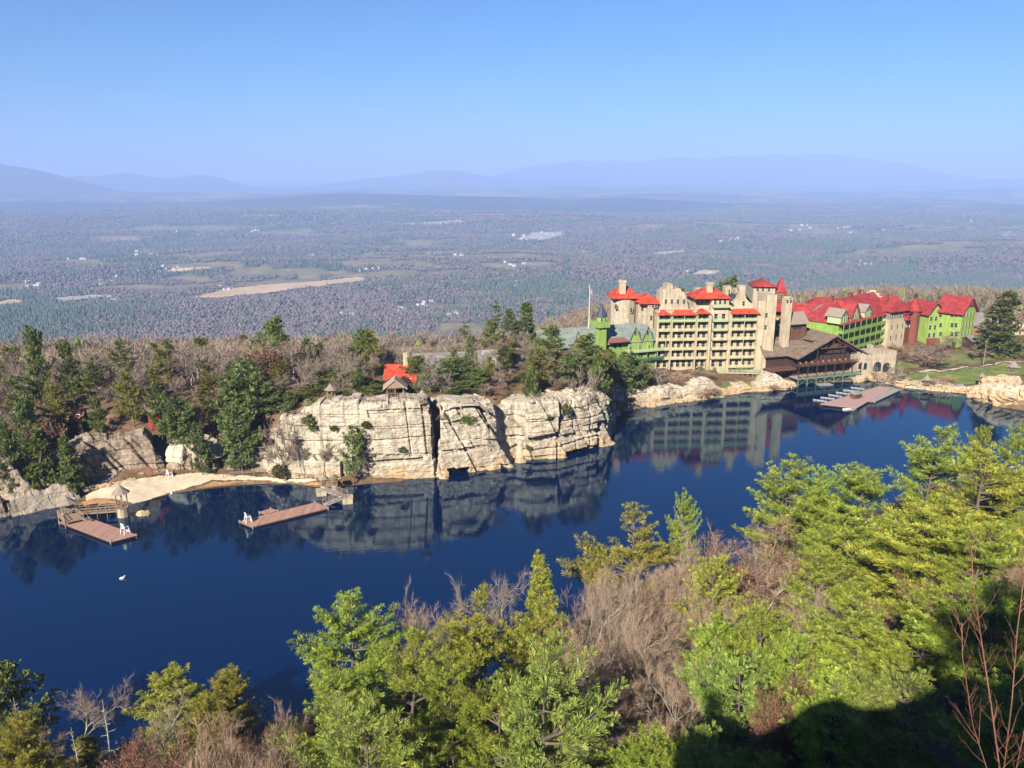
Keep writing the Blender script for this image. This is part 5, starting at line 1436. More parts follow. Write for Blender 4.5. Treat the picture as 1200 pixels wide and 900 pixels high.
# ---- the near trees: treetop pixel, distance, crown width in pixels -------------------------------------------
FG = [
 (405, 698, 90, 'pine0', 108, 'green pine standing alone at the water, left of the bare pink tree'),
 (478, 744, 78, 'pine1', 135, 'big bright pine below the pink bare tree at the lake edge'),
 (395, 800, 72, 'pine2', 130, 'wide pale green pine at the bottom, just right of the orange shrub'),
 (440, 836, 58, 'pineb1', 150, 'low bushy pine at the bottom edge between two larger pines'),
 (556, 693, 84, 'piney0', 92, 'yellow green pine with golden patches beside the grey bare tree'),
 (530, 760, 70, 'pine3', 90, 'shaded pine squeezed between the golden pine and its big left neighbour'),
 (638, 648, 97, 'spire0', 58, 'narrow pointed spruce rising against the blue water'),
 (632, 704, 86, 'piney1', 84, 'pale yellow pine right below the pointed spruce'),
 (640, 768, 60, 'pineb0', 160, 'very large light green pine at the bottom centre of the view'),
 (590, 800, 66, 'pine0', 100, 'dark sided pine left of the very large bottom pine'),
 (742, 600, 113, 'piney0', 100, 'sparse yellow green pine leaning out over the bare thicket'),
 (803, 580, 124, 'pine3', 40, 'slim green pine tip showing alone against the water'),
 (838, 655, 93, 'piney1', 74, 'yellow green pine in front of the russet tree'),
 (838, 722, 80, 'pine1', 84, 'bright pine with bare trunk at the right edge of the bare thicket'),
 (925, 543, 124, 'pine2', 108, 'full round pine touching the water line left of its twin'),
 (965, 548, 132, 'pine0', 50, 'greyer narrow pine just behind the full round pine'),
 (1022, 552, 116, 'pine3', 112, 'blue green layered pine in the middle of the right hand pines'),
 (1095, 505, 124, 'pine1', 100, 'tallest pine on the right slope with its tip over the boulder'),
 (1154, 503, 138, 'pine2', 44, 'small pine tip peeping over right of the tallest pine'),
 (1160, 528, 108, 'piney0', 124, 'yellow green spreading pine at the right edge of the slope'),
 (1194, 500, 122, 'pine3', 60, 'dark pine cut by the right edge of the picture'),
 (1085, 590, 92, 'piney1', 150, 'wide layered pine with flat lit branches on the right slope'),
 (1010, 610, 98, 'pine0', 120, 'pine with long horizontal branch beside the russet tree'),
 (1150, 616, 84, 'pine1', 130, 'deep green pine half in shade on the right slope'),
 (960, 650, 90, 'pine2', 80, 'small bluish pine just right of the russet tree'),
 (900, 715, 76, 'pine3', 90, 'light green pine below the russet tree'),
 (868, 772, 64, 'pineb0', 120, 'flat topped light green pine beside the round shadow'),
 (935, 745, 66, 'pine2', 80, 'pine at the edge of the deep shade, right of the flat topped pine'),
 (1015, 700, 70, 'pine1', 110, 'shaded pine with a lit top in the dark lower right'),
 (1090, 690, 66, 'pine0', 130, 'big shaded pine in the dark lower right'),
 (1175, 690, 60, 'pine3', 130, 'shaded pine behind the red twigs'),
 (980, 790, 54, 'pine2', 110, 'dark pine low in the black shade'),
 (1075, 790, 50, 'pineb1', 130, 'black shaded pine left of the red twigs at the bottom'),
 (775, 862, 54, 'pine1', 90, 'pine at the bottom edge right of the very large pine'),
 (820, 850, 50, 'pineb1', 100, 'pine at the bottom edge lying in the round shadow'),
 (1180, 800, 46, 'pine0', 130, 'black shaded pine in the bottom right corner'),
 (4, 790, 82, 'fdark0', 60, 'dark pine at the left edge above the dead trees'),
 (202, 791, 84, 'cedar0', 76, 'yellow green cedar, the left one of two by the water'),
 (263, 788, 84, 'cedar1', 62, 'yellow green cedar right of its twin by the water'),
 (236, 830, 76, 'cedar1', 60, 'short yellow cedar growing between the two taller ones'),
 (22, 845, 72, 'cedar0', 70, 'low yellow green cedar in the bottom left corner'),
 (480, 694, 94, 'bare1', 74, 'pink grey bare tree at the water behind the big bright pine'),
 (515, 712, 92, 'bare0', 50, 'thin bare tree right of the pink grey one'),
 (600, 664, 98, 'barep0', 70, 'grey bare tree left of the pointed spruce'),
 (685, 676, 96, 'bare2', 70, 'bare tree at the left end of the pale thicket'),
 (722, 648, 100, 'bare3', 80, 'tall bare tree behind the pale thicket below the leaning pine'),
 (765, 660, 98, 'bare0', 80, 'dense pinkish bare tree in the middle of the thicket'),
 (700, 690, 88, 'barep1', 84, 'pale trunked bare tree at the front of the thicket'),
 (745, 700, 84, 'bare1', 90, 'bare tree with crooked white limbs in the thicket'),
 (785, 700, 86, 'bare2', 80, 'bare tree on the right of the thicket beside the bright pine'),
 (720, 745, 74, 'bare3', 84, 'lowest bare tree at the foot of the thicket'),
 (675, 715, 84, 'bare1', 76, 'tan bare tree at the lower left of the thicket beside the very large pine'),
 (705, 665, 97, 'bare0', 70, 'tall tan bare tree in the back row of the thicket'),
 (752, 678, 92, 'bare3', 84, 'broad tan bare tree in the middle row of the thicket'),
 (790, 655, 98, 'bare1', 76, 'warm brown bare tree right of the thicket below the slim pine tip'),
 (768, 735, 78, 'bare2', 84, 'warm brown bare tree in the front row of the thicket'),
 (800, 770, 72, 'bare0', 70, 'bare tree between the thicket and the flat topped pine'),
 (690, 770, 70, 'bare3', 70, 'bare tree at the foot of the thicket touching the very large pine'),
 (820, 622, 108, 'bare3', 74, 'brown bare tree between the leaning pine and the round pine'),
 (865, 615, 108, 'bare2', 80, 'brown bare tree left below the round pine'),
 (890, 632, 100, 'russet0', 100, 'russet leaved tree with pale stems in the middle of the slope'),
 (930, 620, 106, 'russet0', 84, 'second russet tree tucked behind the first'),
 (960, 690, 84, 'bare1', 80, 'bare tree in half shade right of the russet trees'),
 (925, 800, 58, 'shrub1', 70, 'brown red shrub in the dark gap at the bottom'),
 (850, 690, 88, 'bare0', 70, 'bare tree with white stem below the russet tree'),
 (119, 818, 78, 'snag0', 62, 'silver dead tree with spiky stubs by the water'),
 (86, 852, 74, 'snag1', 50, 'shorter silver dead tree beside the spiky one'),
 (12, 818, 74, 'snag1', 62, 'silver dead tree at the left edge in front of the dark pine'),
 (322, 820, 80, 'snag0', 14, 'short broken dead stem above the orange shrub'),
 (85, 812, 84, 'barep0', 60, 'purple grey bare tree at the water behind the dead trees'),
 (55, 828, 82, 'bare2', 50, 'dim bare tree in the lower left corner by the water'),
 (190, 838, 72, 'barep1', 84, 'whitish bare tree in front of the yellow cedar'),
 (292, 832, 74, 'russet0', 66, 'orange brown shrubby tree right of the cedars'),
 (140, 862, 68, 'shrub1', 80, 'dull red shrub at the bottom left'),
 (345, 815, 78, 'bare3', 50, 'bare thicket tree between the orange shrub and the wide pine'),
 (320, 868, 64, 'shrub0', 80, 'brown bare shrub at the bottom under the orange tree'),
 (245, 872, 62, 'shrub0', 80, 'brown bare shrub at the bottom below the short cedar'),
]
def fg_pos(px, py, y):
    p = aty(px, py, y); return p, hillz(p.x, y)
for px, py, y, key, wpx, lab in FG:
    p, zg = fg_pos(px, py, y)
    h = p.z - zg + .2
    while h < 6 and y > 30:      # a tree cannot be a dwarf here: take it nearer to the camera
        y -= 2; p, zg = fg_pos(px, py, y); h = p.z - zg + .2
        if y < 40: break
    zc = y * CP + (H - p.z) * SP
    rw = wpx / 2 / F * zc
    tree_at(p.x, y, zg - .2, key, max(h, 3.5), rw * (1.15 if PROTO[key][1][3] else 1.0), lab)

# understory filling the gaps, kept below the tree line seen from the viewpoint
SKY_FG = [(0, 815), (60, 845), (100, 850), (150, 860), (200, 815), (260, 815), (310, 850), (340, 800), (400, 735), (440, 775), (480, 730), (530, 730), (600, 710), (640, 690), (680, 715), (720, 680), (760, 640), (800, 625), (850, 640), (900, 600), (960, 600), (1020, 590), (1090, 550), (1200, 550), (1400, 520)]
SX, SY = zip(*SKY_FG)
n_under = 0
for i in range(4000):
    x = RNG.uniform(-62, 95); d = RNG.uniform(1, 75)
    y = float(near_shore(x)) - d
    if y < 30: continue
    zg = hillz(x, y)
    qx0, qy0 = proj(x, y, zg + 6)
    zone = (645 < qx0 < 810 and qy0 < 810) or (840 < qx0 < 960 and qy0 < 730)
    bare = vnoise(x / 14, y / 14, 91) > .04 or zone
    h = RNG.uniform(7, 11) if zone else (RNG.uniform(4, 8.5) if bare else RNG.uniform(4, 9))
    qx, qy = proj(x, y, zg + h)
    if qx < -60 or qx > 1260 or qy > 1000 or qy < np.interp(qx, SX, SY) + 8: continue
    if qx < 330:
        key = ('shrub0', 'shrub1', 'bare0', 'cedar1')[RNG.integers(4)]; h = min(h, 5)
    elif bare: key = ('bare0', 'bare1', 'bare2', 'bare3', 'shrub0', 'shrub1')[RNG.integers(4 if zone else 6)]
    else: key = ('pine0', 'pine1', 'pine2', 'pine3')[RNG.integers(4)]
    conif = not PROTO[key][0].startswith('bare')
    tree_at(x, y, zg - .2, key, h, h * (.36 if conif else .34),
            'small evergreen filling the gaps under the taller trees of the near slope' if conif else 'brown leafless thicket plant between the evergreens of the near slope',
            'small evergreens under the near trees' if conif else 'leafless thicket on the near slope')
    n_under += 1
    if n_under >= 250: break

# the bare sapling close to the camera: straight stems with alternating upright shoots
def sapling():
    rng = np.random.default_rng(77)
    b0 = aty(1172, 915, 9.6); b0.z = 59.7
    tr, sh = [], []
    def shoot(p, d, L, r, lev):
        n = 4; pts = [p]
        for i in range(n):
            d = unit((d + rng.normal(0, .07, 3) + np.array([0, 0, .10]))[None])[0]
            q = pts[-1] + d * L / n
            sh.append([*pts[-1], *q, r * (1 - .7 * i / n), r * (1 - .7 * (i + 1) / n)]); pts.append(q)
        if lev < 2:
            for k in range(int(3 + L * 2.5)):
                i = rng.integers(1, n); a = rng.uniform(0, 6.28)
                dd = unit((d + .75 * np.array([math.cos(a), math.sin(a), .1]))[None])[0]
                shoot(pts[i] + (pts[i + 1] - pts[i]) * rng.random() if i < n else pts[i], dd, L * rng.uniform(.25, .5), r * .5, lev + 1)
        else: sh.append([*pts[-1], *(pts[-1] + d * .03), r * .9, r * .3])
    for path, r0 in (([(1172, 905), (1162, 830), (1150, 750), (1141, 690), (1138, 640)], .011), ([(1176, 905), (1186, 820), (1192, 740), (1201, 670)], .009), ([(1158, 905), (1140, 850), (1128, 770), (1127, 730)], .007), ([(1190, 905), (1206, 830), (1212, 760)], .008)):
        P = [np.array(b0)] + [np.array(aty(a, b, 9.6 + .25 * math.sin(a))) for a, b in path]
        for i in range(len(P) - 1): tr.append([*P[i], *P[i + 1], r0 * (1 - .8 * i / len(P)) + .002, r0 * (1 - .8 * (i + 1) / len(P)) + .003])
        for i in range(1, len(P) - 1):
            for k in range(6):
                t = rng.random(); q = P[i] * (1 - t) + P[i + 1] * t; a = rng.uniform(0, 6.28)
                dd = unit((unit((P[i + 1] - P[i])[None])[0] + .65 * np.array([math.cos(a), math.sin(a), 0]))[None])[0]
                shoot(q, dd, rng.uniform(.3, .75) * (1 - .12 * i), .0045, 1)
    o = empty('sapling', b0, 0, 'leafless red brown sapling close to the viewer in the bottom right corner', 'sapling')
    off = np.array(b0)
    V, Fq = tubes(tr, 6); link('trunk', np_mesh('trunk', V - off, Fq, M_REDTWIG, smooth=True), o)
    V, Fq = tubes(sh, 4); link('shoots', np_mesh('shoots', V - off, Fq, M_REDTWIG, smooth=True), o)
sapling()

# unseen pines added behind the viewpoint to throw broken shade over the lower right slope
for k, (x, y, h, w_, lab) in enumerate(((3, -11, 11, 2.6, 'unseen shade casting pine nearest the viewpoint on the rock top'), (5.8, -7, 13, 2.8, 'second unseen shade casting pine along the rock top right of the viewpoint'), (8.5, -9, 16, 3.2, 'tallest unseen shade casting pine on the rock top'), (11.5, -5, 13, 3.0, 'tall unseen shade casting pine near the rock edge right of the viewpoint'),
        (15, -8, 15, 3.4, 'broad unseen shade casting pine on the rock top far right of the viewpoint'), (20, -5, 13, 3.2, 'unseen shade casting pine at the right end of the rock top'), (-12.4, -2.5, 2.6, 1.5, 'low unseen shade casting pine at the left corner of the rock top'))):
    tree_at(x, y, hillz(x, y) - .1, ('pine0', 'pine1', 'pine2', 'pine3')[k % 4], h, w_, lab)

# ---- trees along the far shore: treetop pixel, distance, crown width in pixels ------------------------------------
FS = [
 (35, 387, 196, 'fpine0', 34, 'tall broad pine standing highest on the far left'),
 (77, 402, 200, 'fpine1', 28, 'tall pine right of the broad far left one'),
 (138, 404, 206, 'fpine2', 34, 'tall dark topped pine behind the yellow pine'),
 (150, 440, 190, 'fpiney0', 34, 'bright yellow green pine above the carriage road'),
 (112, 468, 186, 'fpine1', 26, 'short green pine beside the carriage road'),
 (62, 456, 184, 'fpiney0', 34, 'yellowish pine in the left woods below the two tall ones'),
 (40, 502, 166, 'fyoung0', 36, 'young spruce on the left bank, the left one of the pair'),
 (73, 513, 168, 'fyoung0', 30, 'young light green spruce at the left end of the brown rock wall'),
 (4, 500, 164, 'fdark0', 30, 'dark conifer at the left edge of the bank'),
 (20, 470, 176, 'fdark1', 30, 'dark conifer in the shaded left woods'),
 (240, 432, 196, 'fpiney0', 30, 'yellow green pine between bare trees left of the dark cluster'),
 (205, 468, 184, 'fdark1', 40, 'bushy grey green evergreen above the beach'),
 (184, 452, 185, 'fpine2', 28, 'slim green pine in front of the red shed'),
 (338, 462, 184, 'fdark0', 20, 'small dark evergreen on the sloping left shoulder of the long cliff'),
 (350, 458, 188, 'fpiney0', 22, 'yellowish small pine on the left shoulder of the long cliff'),
 (268, 442, 192, 'fdark0', 48, 'big dark evergreen at the left of the cluster beside the long cliff'),
 (290, 434, 190, 'fdark1', 56, 'biggest dark evergreen beside the left end of the long cliff'),
 (312, 452, 188, 'fdark0', 34, 'dark evergreen touching the left end of the long cliff'),
 (278, 478, 180, 'fdark1', 44, 'low dark evergreen above the orange bank'),
 (232, 500, 178, 'fdark0', 26, 'small shaded evergreen beside the stone pedestal'),
 (322, 374, 236, 'fpine0', 42, 'dark pine crown rising above the bare woods left of centre'),
 (420, 389, 214, 'fpine2', 38, 'tall tiered pine behind the cliff top gazebo'),
 (396, 434, 196, 'fpine1', 30, 'rounded green pine right behind the cliff top gazebo'),
 (412, 438, 196, 'fdark0', 26, 'dark little pine right of the gazebo pine'),
 (384, 440, 200, 'fpiney0', 26, 'yellowish pine left of the gazebo pine'),
 (440, 450, 189, 'fpine1', 22, 'small pine clinging to the cliff edge left of the red roof'),
 (411, 503, 175.5, 'fpine2', 30, 'lone pine growing at the foot of the long cliff'),
 (488, 418, 204, 'fpine0', 30, 'pale green pine in front of the grey roof'),
 (503, 440, 196, 'fdark1', 28, 'dark pine just above the cleft'),
 (522, 424, 200, 'fdark0', 34, 'dark pine above the leaning slabs, left of its brother'),
 (541, 420, 202, 'fdark1', 34, 'dark pine above the leaning slabs, right of its brother'),
 (556, 432, 200, 'fpine1', 30, 'green pine above the leaning slabs'),
 (534, 448, 197, 'fpine2', 26, 'low pine at the cliff edge above the leaning slabs'),
 (549, 378, 240, 'fsparse0', 22, 'thin grey sparse spruce left of the pair on the skyline'),
 (578, 352, 250, 'fsparse0', 22, 'highest thin sparse spruce on the skyline'),
 (573, 376, 236, 'fpine1', 26, 'bright narrow pine below the sparse spruce'),
 (598, 362, 272, 'fspruce0', 28, 'dark pointed spruce, left of the pair behind the pyramid roof'),
 (617, 354, 274, 'fspruce1', 34, 'dark pointed spruce, right and taller of the pair behind the pyramid roof'),
 (634, 412, 205, 'fpiney0', 32, 'yellow green pine above the jutting block'),
 (626, 436, 199, 'fdark1', 26, 'dark low pine above the jutting block'),
 (647, 384, 226, 'fpine1', 38, 'tall loose pine left of the green wing'),
 (668, 416, 208, 'fdark0', 30, 'dark evergreen in front of the green wing'),
 (688, 394, 216, 'fpine0', 46, 'large green pine in front of the green turret wing'),
 (702, 420, 209, 'fpine2', 30, 'green pine at the right corner of the blocky cliff'),
 (736, 416, 240, 'fdark0', 32, 'round bushy evergreen before the twin gables'),
 (752, 424, 244, 'fdark1', 22, 'small bushy evergreen right of the round one before the gables'),
 (800, 339, 330, 'fpine1', 26, 'green treetop behind the stepped stone parapet'),
 (858, 326, 340, 'fpine0', 34, 'green treetop behind the red tower roof'),
 (846, 334, 340, 'fdark0', 22, 'dark treetop beside the green one behind the red tower roof'),
 (1180, 341, 290, 'fspruce0', 52, 'huge dark spruce standing on the lawn at the right'),
 (1163, 452, 252, 'fpine2', 20, 'small pine on the boulder at the right'),
 (1085, 398, 290, 'fbare3', 64, 'wide bare bush like tree on the lawn before the brick turret'),
 (1103, 408, 284, 'fbare0', 40, 'bare tree in the middle of the lawn'),
 (1122, 386, 296, 'fbare2', 40, 'bare tree in front of the lime green house'),
 (1142, 404, 288, 'fbare2', 34, 'slim bare tree on the lawn near the porch'),
 (1031, 426, 270, 'fbare1', 26, 'pale bare tree in front of the arches'),
 (1130, 372, 330, 'fbare0', 26, 'bare tree behind the lime green house'),
 (896, 434, 268, 'fbare3', 34, 'reddish bare thicket at the left end of the pavilion'),
 (823, 428, 262, 'fbare2', 30, 'bare tree on the low ledges under the stone hotel'),
 (775, 424, 250, 'fbare0', 26, 'white barked leaning tree left of the stone hotel'),
 (762, 430, 248, 'fbare3', 40, 'bare thicket tree on the slope below the twin gables'),
 (331, 486, 178, 'fbare1', 24, 'thin bare tree before the left end of the long cliff'),
 (352, 506, 177, 'fbare0', 22, 'thin bare tree at the foot of the long cliff'),
 (376, 508, 177, 'fbare2', 26, 'dark stemmed bare tree at the foot of the long cliff, left of the lone pine'),
 (417, 530, 176, 'fbare4', 24, 'pale shrubby bare tree right of the lone pine'),
 (165, 430, 200, 'fbare0', 40, 'white limbed bare tree right of the yellow pine'),
 (103, 412, 208, 'fbare1', 44, 'pale bare tree between the tall pines'),
 (358, 394, 224, 'fbare0', 44, 'white limbed bare tree above the cliff top woods'),
 (375, 396, 226, 'fbare1', 40, 'pale forked bare tree left of the tiered pine'),
 (366, 430, 200, 'fbare0', 16, 'broken pale trunk standing left of the cliff top gazebo'),
 (443, 398, 226, 'fbare1', 40, 'pale bare tree right of the tiered pine'),
 (520, 392, 250, 'fbare0', 50, 'creamy bare tree left of the sparse spruces'),
 (505, 430, 194, 'fbare1', 22, 'pale leaning bare tree beside the cliff gazebo'),
 (575, 440, 197, 'fbare4', 34, 'bare tree at the cliff edge above the slabs'),
 (583, 398, 226, 'fbare2', 50, 'big silvery bare tree in front of the lodge'),
 (606, 422, 222, 'fbare3', 36, 'silvery bare tree below the pyramid roof'),
 (672, 398, 226, 'fbare0', 40, 'white limbed bare tree beside the large pine'),
 (680, 428, 205, 'fbare1', 34, 'bare tree at the cliff edge before the green wing'),
 (650, 432, 203, 'fbare4', 34, 'brown bare tree at the cliff edge left of the large pine'),
 (598, 460, 199, 'fbare3', 22, 'thin bare tree in the scree gully'),
 (228, 452, 190, 'fbare2', 36, 'purple brown bare tree behind the stone pedestal'),
 (185, 456, 200, 'fbare3', 34, 'bare tree beside the red shed'),
 (330, 404, 214, 'frusset0', 48, 'orange tinted bare tree in the middle woods'),
 (60, 494, 176, 'frusset0', 28, 'brownish red bare tree on the left bank'),
]
for px, py, y, key, wpx, lab in FS:
    p = aty(px, py, y)
    zg = terr(p.x, y)
    h = max(p.z - zg, 2.5)
    zc = y * CP + (H - p.z) * SP
    rw = wpx / 2 / F * zc
    tree_at(p.x, y, zg - .2, key, h + .2, rw * (.92 if key.startswith(('fpine', 'fdark')) else 1.05) if PROTO[key][1][3] else max(rw, h * .2), lab)

# small bushes on ledges and along the cliff foot
BU = [(362, 492, 'bush1', 1.6, 'green bush on the upper ledge of the long cliff, leftmost'), (369, 499, 'bush1', 1.2, 'green bush just below the leftmost ledge bush'),
      (391, 500, 'bush0', 1.1, 'small olive bush in the middle of the long cliff'), (430, 496, 'bush0', 1.1, 'small olive bush right of the middle of the long cliff'),
      (330, 552, 'bush0', 2.2, 'wide olive bush at the foot of the long cliff'), (471, 524, 'bush0', 1.0, 'tuft growing from the crack near the undercut ledge'),
      (519, 487, 'bush0', 1.2, 'small bush right of the dark cleft'), (549, 490, 'bush1', 2.0, 'green bush high on the leaning slabs'),
      (642, 485, 'bush0', 1.3, 'small dull bush on the face of the jutting block'), (661, 480, 'bush0', 2.0, 'dark bush in the groove right of the jutting block'), (620, 522, 'bush1', .9, 'small green bush at the foot of the scree gully')]
def on_cliff(px, py, C):
    """the point of a cliff face seen at this pixel"""
    best = None
    for i in range(0, len(C['s']), 3):
        if abs(C['px'][i] - px) > 14: continue
        X = C['x'][i] + C['nx'][i] * C['off'][i]; Y = C['y'][i] + C['ny'][i] * C['off'][i]
        for j in range(0, len(C['Z'][i]), 2):
            qx, qy = proj(X[j], Y[j], C['Z'][i][j])
            e = (qx - px) ** 2 + (qy - py) ** 2
            if best is None or e < best[0]: best = (e, X[j], Y[j], C['Z'][i][j])
    return best[1:]
for px, py, key, rr, lab in BU:
    x, y, z = on_cliff(px, py + 3, CL_L if px < 512 else CL_R)
    tree_at(x, y, z - .2, key, rr, rr, lab, cat='shrub')

# the woods: bare trees one by one where they can be told apart, evergreens between them
SKY_FS = [(-200, 410), (0, 407), (50, 404), (150, 397), (300, 391), (400, 388), (500, 386), (590, 389), (620, 386), (640, 392), (700, 405), (740, 430), (900, 470), (1000, 470), (1040, 430), (1200, 400)]
KX, KY = zip(*SKY_FS)
cand = []
for i in range(9000):
    t = RNG.uniform(-.82, .16); Ds = float(np.interp(t, ST, SD))
    d = RNG.uniform(12, 185) if t < .02 else RNG.uniform(12, 60)
    y = Ds + d; x = t * y
    cand.append((d, x, y))
cand = cand[:2600]
placed, keep = {}, []
for d, x, y in cand:
    c = (int(x // 4.6), int(y // 4.6))
    if any((c[0] + a, c[1] + b) in placed and math.hypot(x - placed[(c[0] + a, c[1] + b)][0], y - placed[(c[0] + a, c[1] + b)][1]) < 4.4 for a in (-1, 0, 1) for b in (-1, 0, 1)): continue
    zg = terr(x, y)
    px, py = proj(x, y, zg)
    if px < -120 or px > 735: continue
    # keep the road, the houses and the pale roofs clear
    if any(a < px < b and c0 < py < d0 for a, b, c0, d0 in ((60, 230, 484, 532), (440, 492, 440, 475), (380, 396, 455, 475), (165, 205, 470, 500))): continue
    if 630 < px and py < 418: continue
    placed[c] = (x, y); keep.append((d, x, y, zg, px))
keep.sort()
n_b = n_c = 0; far_bare = []
for d, x, y, zg, px in keep:
    con = RNG.random() < (.20 if d < 40 else .07) + (.10 if (500 < px < 720) and d < 60 else 0)
    h = RNG.uniform(8, 12.5) if d > 25 else RNG.uniform(4.5, 8)
    if 440 < px < 560: h = min(h, 6.5)
    if px > 560: h = min(h, 7.5)
    q = proj(x, y, zg + h)
    lim = np.interp(q[0], KX, KY)
    if q[1] < lim: h = h - (lim - q[1]) * .25
    if h < 3: continue
    if con:
        key = ('fpine0', 'fpine1', 'fpine2', 'fdark0', 'fdark1', 'fpiney0')[RNG.integers(6)]
        tree_at(x, y, zg - .2, key, h, h * .27, 'evergreen among the bare woods behind the cliffs', 'evergreens in the woods behind the cliffs'); n_c += 1
    elif n_b < 150:
        key = ('fbare0', 'fbare1', 'fbare2', 'fbare3', 'fbare4', 'fbare1', 'fbare4', 'fbare0')[RNG.integers(8)]
        tree_at(x, y, zg - .2, key, h, None, 'leafless grey brown tree of the woods behind the cliffs', 'leafless trees in the woods behind the cliffs'); n_b += 1
    else: far_bare.append((x, y, zg, h))
# low brush along the cliff edge and the banks
n_s = 0
for i in range(900):
    t = RNG.uniform(-.8, .30); Ds = float(np.interp(t, ST, SD)); d = RNG.uniform(6, 26); px = np.interp(t, ST, SPX); d = d * 2 if px > 520 and RNG.random() < .6 else d; y = Ds + d; x = t * y
    zg = terr(x, y); px, py = proj(x, y, zg)
    if px < -60 or 95 < px < 200 and py > 520 or (200 < px < 375 and py > 545) or (px > 840): continue
    if 60 < px < 230 and 484 < py < 525: continue
    key = ('brownbush0', 'brownbush0', 'bush0', 'bush1', 'bush2')[RNG.integers(5)]
    rr = RNG.uniform(.8, 1.7)
    tree_at(x, y, zg - .15, key, rr * 1.1, rr if PROTO[key][1][3] else None, 'low brush along the edge of the cliffs and banks', 'low brush along the far shore', cat='shrub'); n_s += 1
    if n_s > 230: break

# far woods beyond counting: merged copies of small trees
def lump(parts, spots, name, label, mats):
    """spots (x, y, z, sx, sz, rot): every spot gets a copy of the little template"""
    V0, F0, m0 = parts
    sp = np.asarray(spots, float)
    c, s_ = np.cos(sp[:, 5]), np.sin(sp[:, 5])
    vx = V0[None, :, 0] * c[:, None] - V0[None, :, 1] * s_[:, None]; vy = V0[None, :, 0] * s_[:, None] + V0[None, :, 1] * c[:, None]
    V = np.stack([sp[:, None, 0] + vx * sp[:, None, 3], sp[:, None, 1] + vy * sp[:, None, 3], sp[:, None, 2] + V0[None, :, 2] * sp[:, None, 4]], 2).reshape(-1, 3)
    FA = [(f[None] + (np.arange(len(sp)) * len(V0))[:, None, None]).reshape(-1, f.shape[1]) for f in F0]
    mi = np.concatenate([np.tile(m, len(sp)) for m in m0])
    o = link(name, np_mesh(name, V, FA, mats, mi))
    return tag(o, label, 'woods', kind='stuff')
def twig_template(seed, n=60, stems=3):
    """unit-high bare crown: a trunk, limbs and a spray of twigs"""
    rng = np.random.default_rng(seed)
    segs = [[0, 0, 0, 0, 0, .55, .018, .01]]
    P = []
    for k in range(9):
        a = rng.uniform(0, 6.28); z0 = rng.uniform(.3, .55); l = rng.uniform(.25, .45)
        q = np.array([math.cos(a) * l * .7, math.sin(a) * l * .7, min(z0 + l, .95)])
        segs.append([0, 0, z0, *q, .010, .004]); P.append((np.array([0, 0, z0]), q))
    V, Fq = tubes(segs, 3)
    tv, tf = [], []
    for k in range(n):
        p, q = P[rng.integers(len(P))]; b = p + (q - p) * rng.uniform(.3, 1)
        d = unit((q - p + rng.normal(0, .25, 3) + [0, 0, .15])[None])[0] * rng.uniform(.10, .24)
        sd = unit(rng.normal(0, 1, (1, 3)))[0] * .012
        i = len(V) + len(tv); tv += [b + sd, b - sd, b + d]; tf.append((i, i + 1, i + 2))
    return np.concatenate([V, np.array(tv)]), [Fq, np.array(tf)], [np.zeros(len(Fq), int), np.ones(len(tf), int)]
def cone_template(seed):
    rng = np.random.default_rng(seed)
    V, Fc = [], []
    for k in range(5):
        z = .12 + .17 * k; rr = .30 * (1 - k / 5.6)
        n = 6; a0 = rng.uniform(0, 6.28); b = len(V)
        V += [(rr * rng.uniform(.6, 1.2) * math.cos(a0 + 6.283 * j / n), rr * rng.uniform(.6, 1.2) * math.sin(a0 + 6.283 * j / n), z - rng.uniform(0, .06)) for j in range(n)] + [(0, 0, min(1, z + .30))]
        Fc += [(b + j, b + (j + 1) % n, b + n) for j in range(n)]
    return np.array(V), [np.array(Fc)], [np.zeros(len(Fc), int)]
for x, y, zg, h in far_bare[:0]: pass
spots_b = [(x, y, zg - .3, h * 1.15, h, RNG.uniform(0, 6.28)) for x, y, zg, h in far_bare]
spots_c = []
for i in range(5200):                       # behind the hotel and down the ridge
    t = RNG.uniform(-.72, .85); Ds = float(np.interp(t, ST, SD))
    px0 = np.interp(t, ST, SPX)
    d0 = 175 if px0 < 590 else (70 if px0 > 1000 else 85)
    y = RNG.uniform(Ds + d0, 730); x = t * y
    if px0 < 590 and y > 470: continue
    zg = terr(x, y)
    if 590 < px0 and y < 340 and RNG.random() < .5: continue
    h = RNG.uniform(6.5, 14)
    (spots_c if RNG.random() < .10 else spots_b).append((x, y, zg - .3, h * RNG.uniform(.9, 1.3), h, RNG.uniform(0, 6.28)))
k3 = len(spots_b) // 3
for k in range(3):
    lump(twig_template(900 + k, 90), spots_b[k * k3:(k + 1) * k3], 'bare_woods', 'brown leafless woods on the plateau and ridge behind the hotel', [M_PALEBARK if k == 0 else M_BARK, M_GREYTWIG if k == 1 else M_FARTWIG])
M_VCON = leaf_mat('valley_conifers', (.032, .052, .036), (.05, .076, .046), (.075, .10, .06), 0)
M_VBARE = leaf_mat('valley_bare_woods', (.085, .072, .064), (.12, .102, .088), (.155, .133, .112), 0)
lump(cone_template(920), spots_c, 'evergreen_woods', 'scattered evergreens in the brown woods behind the hotel', [L_FAR])
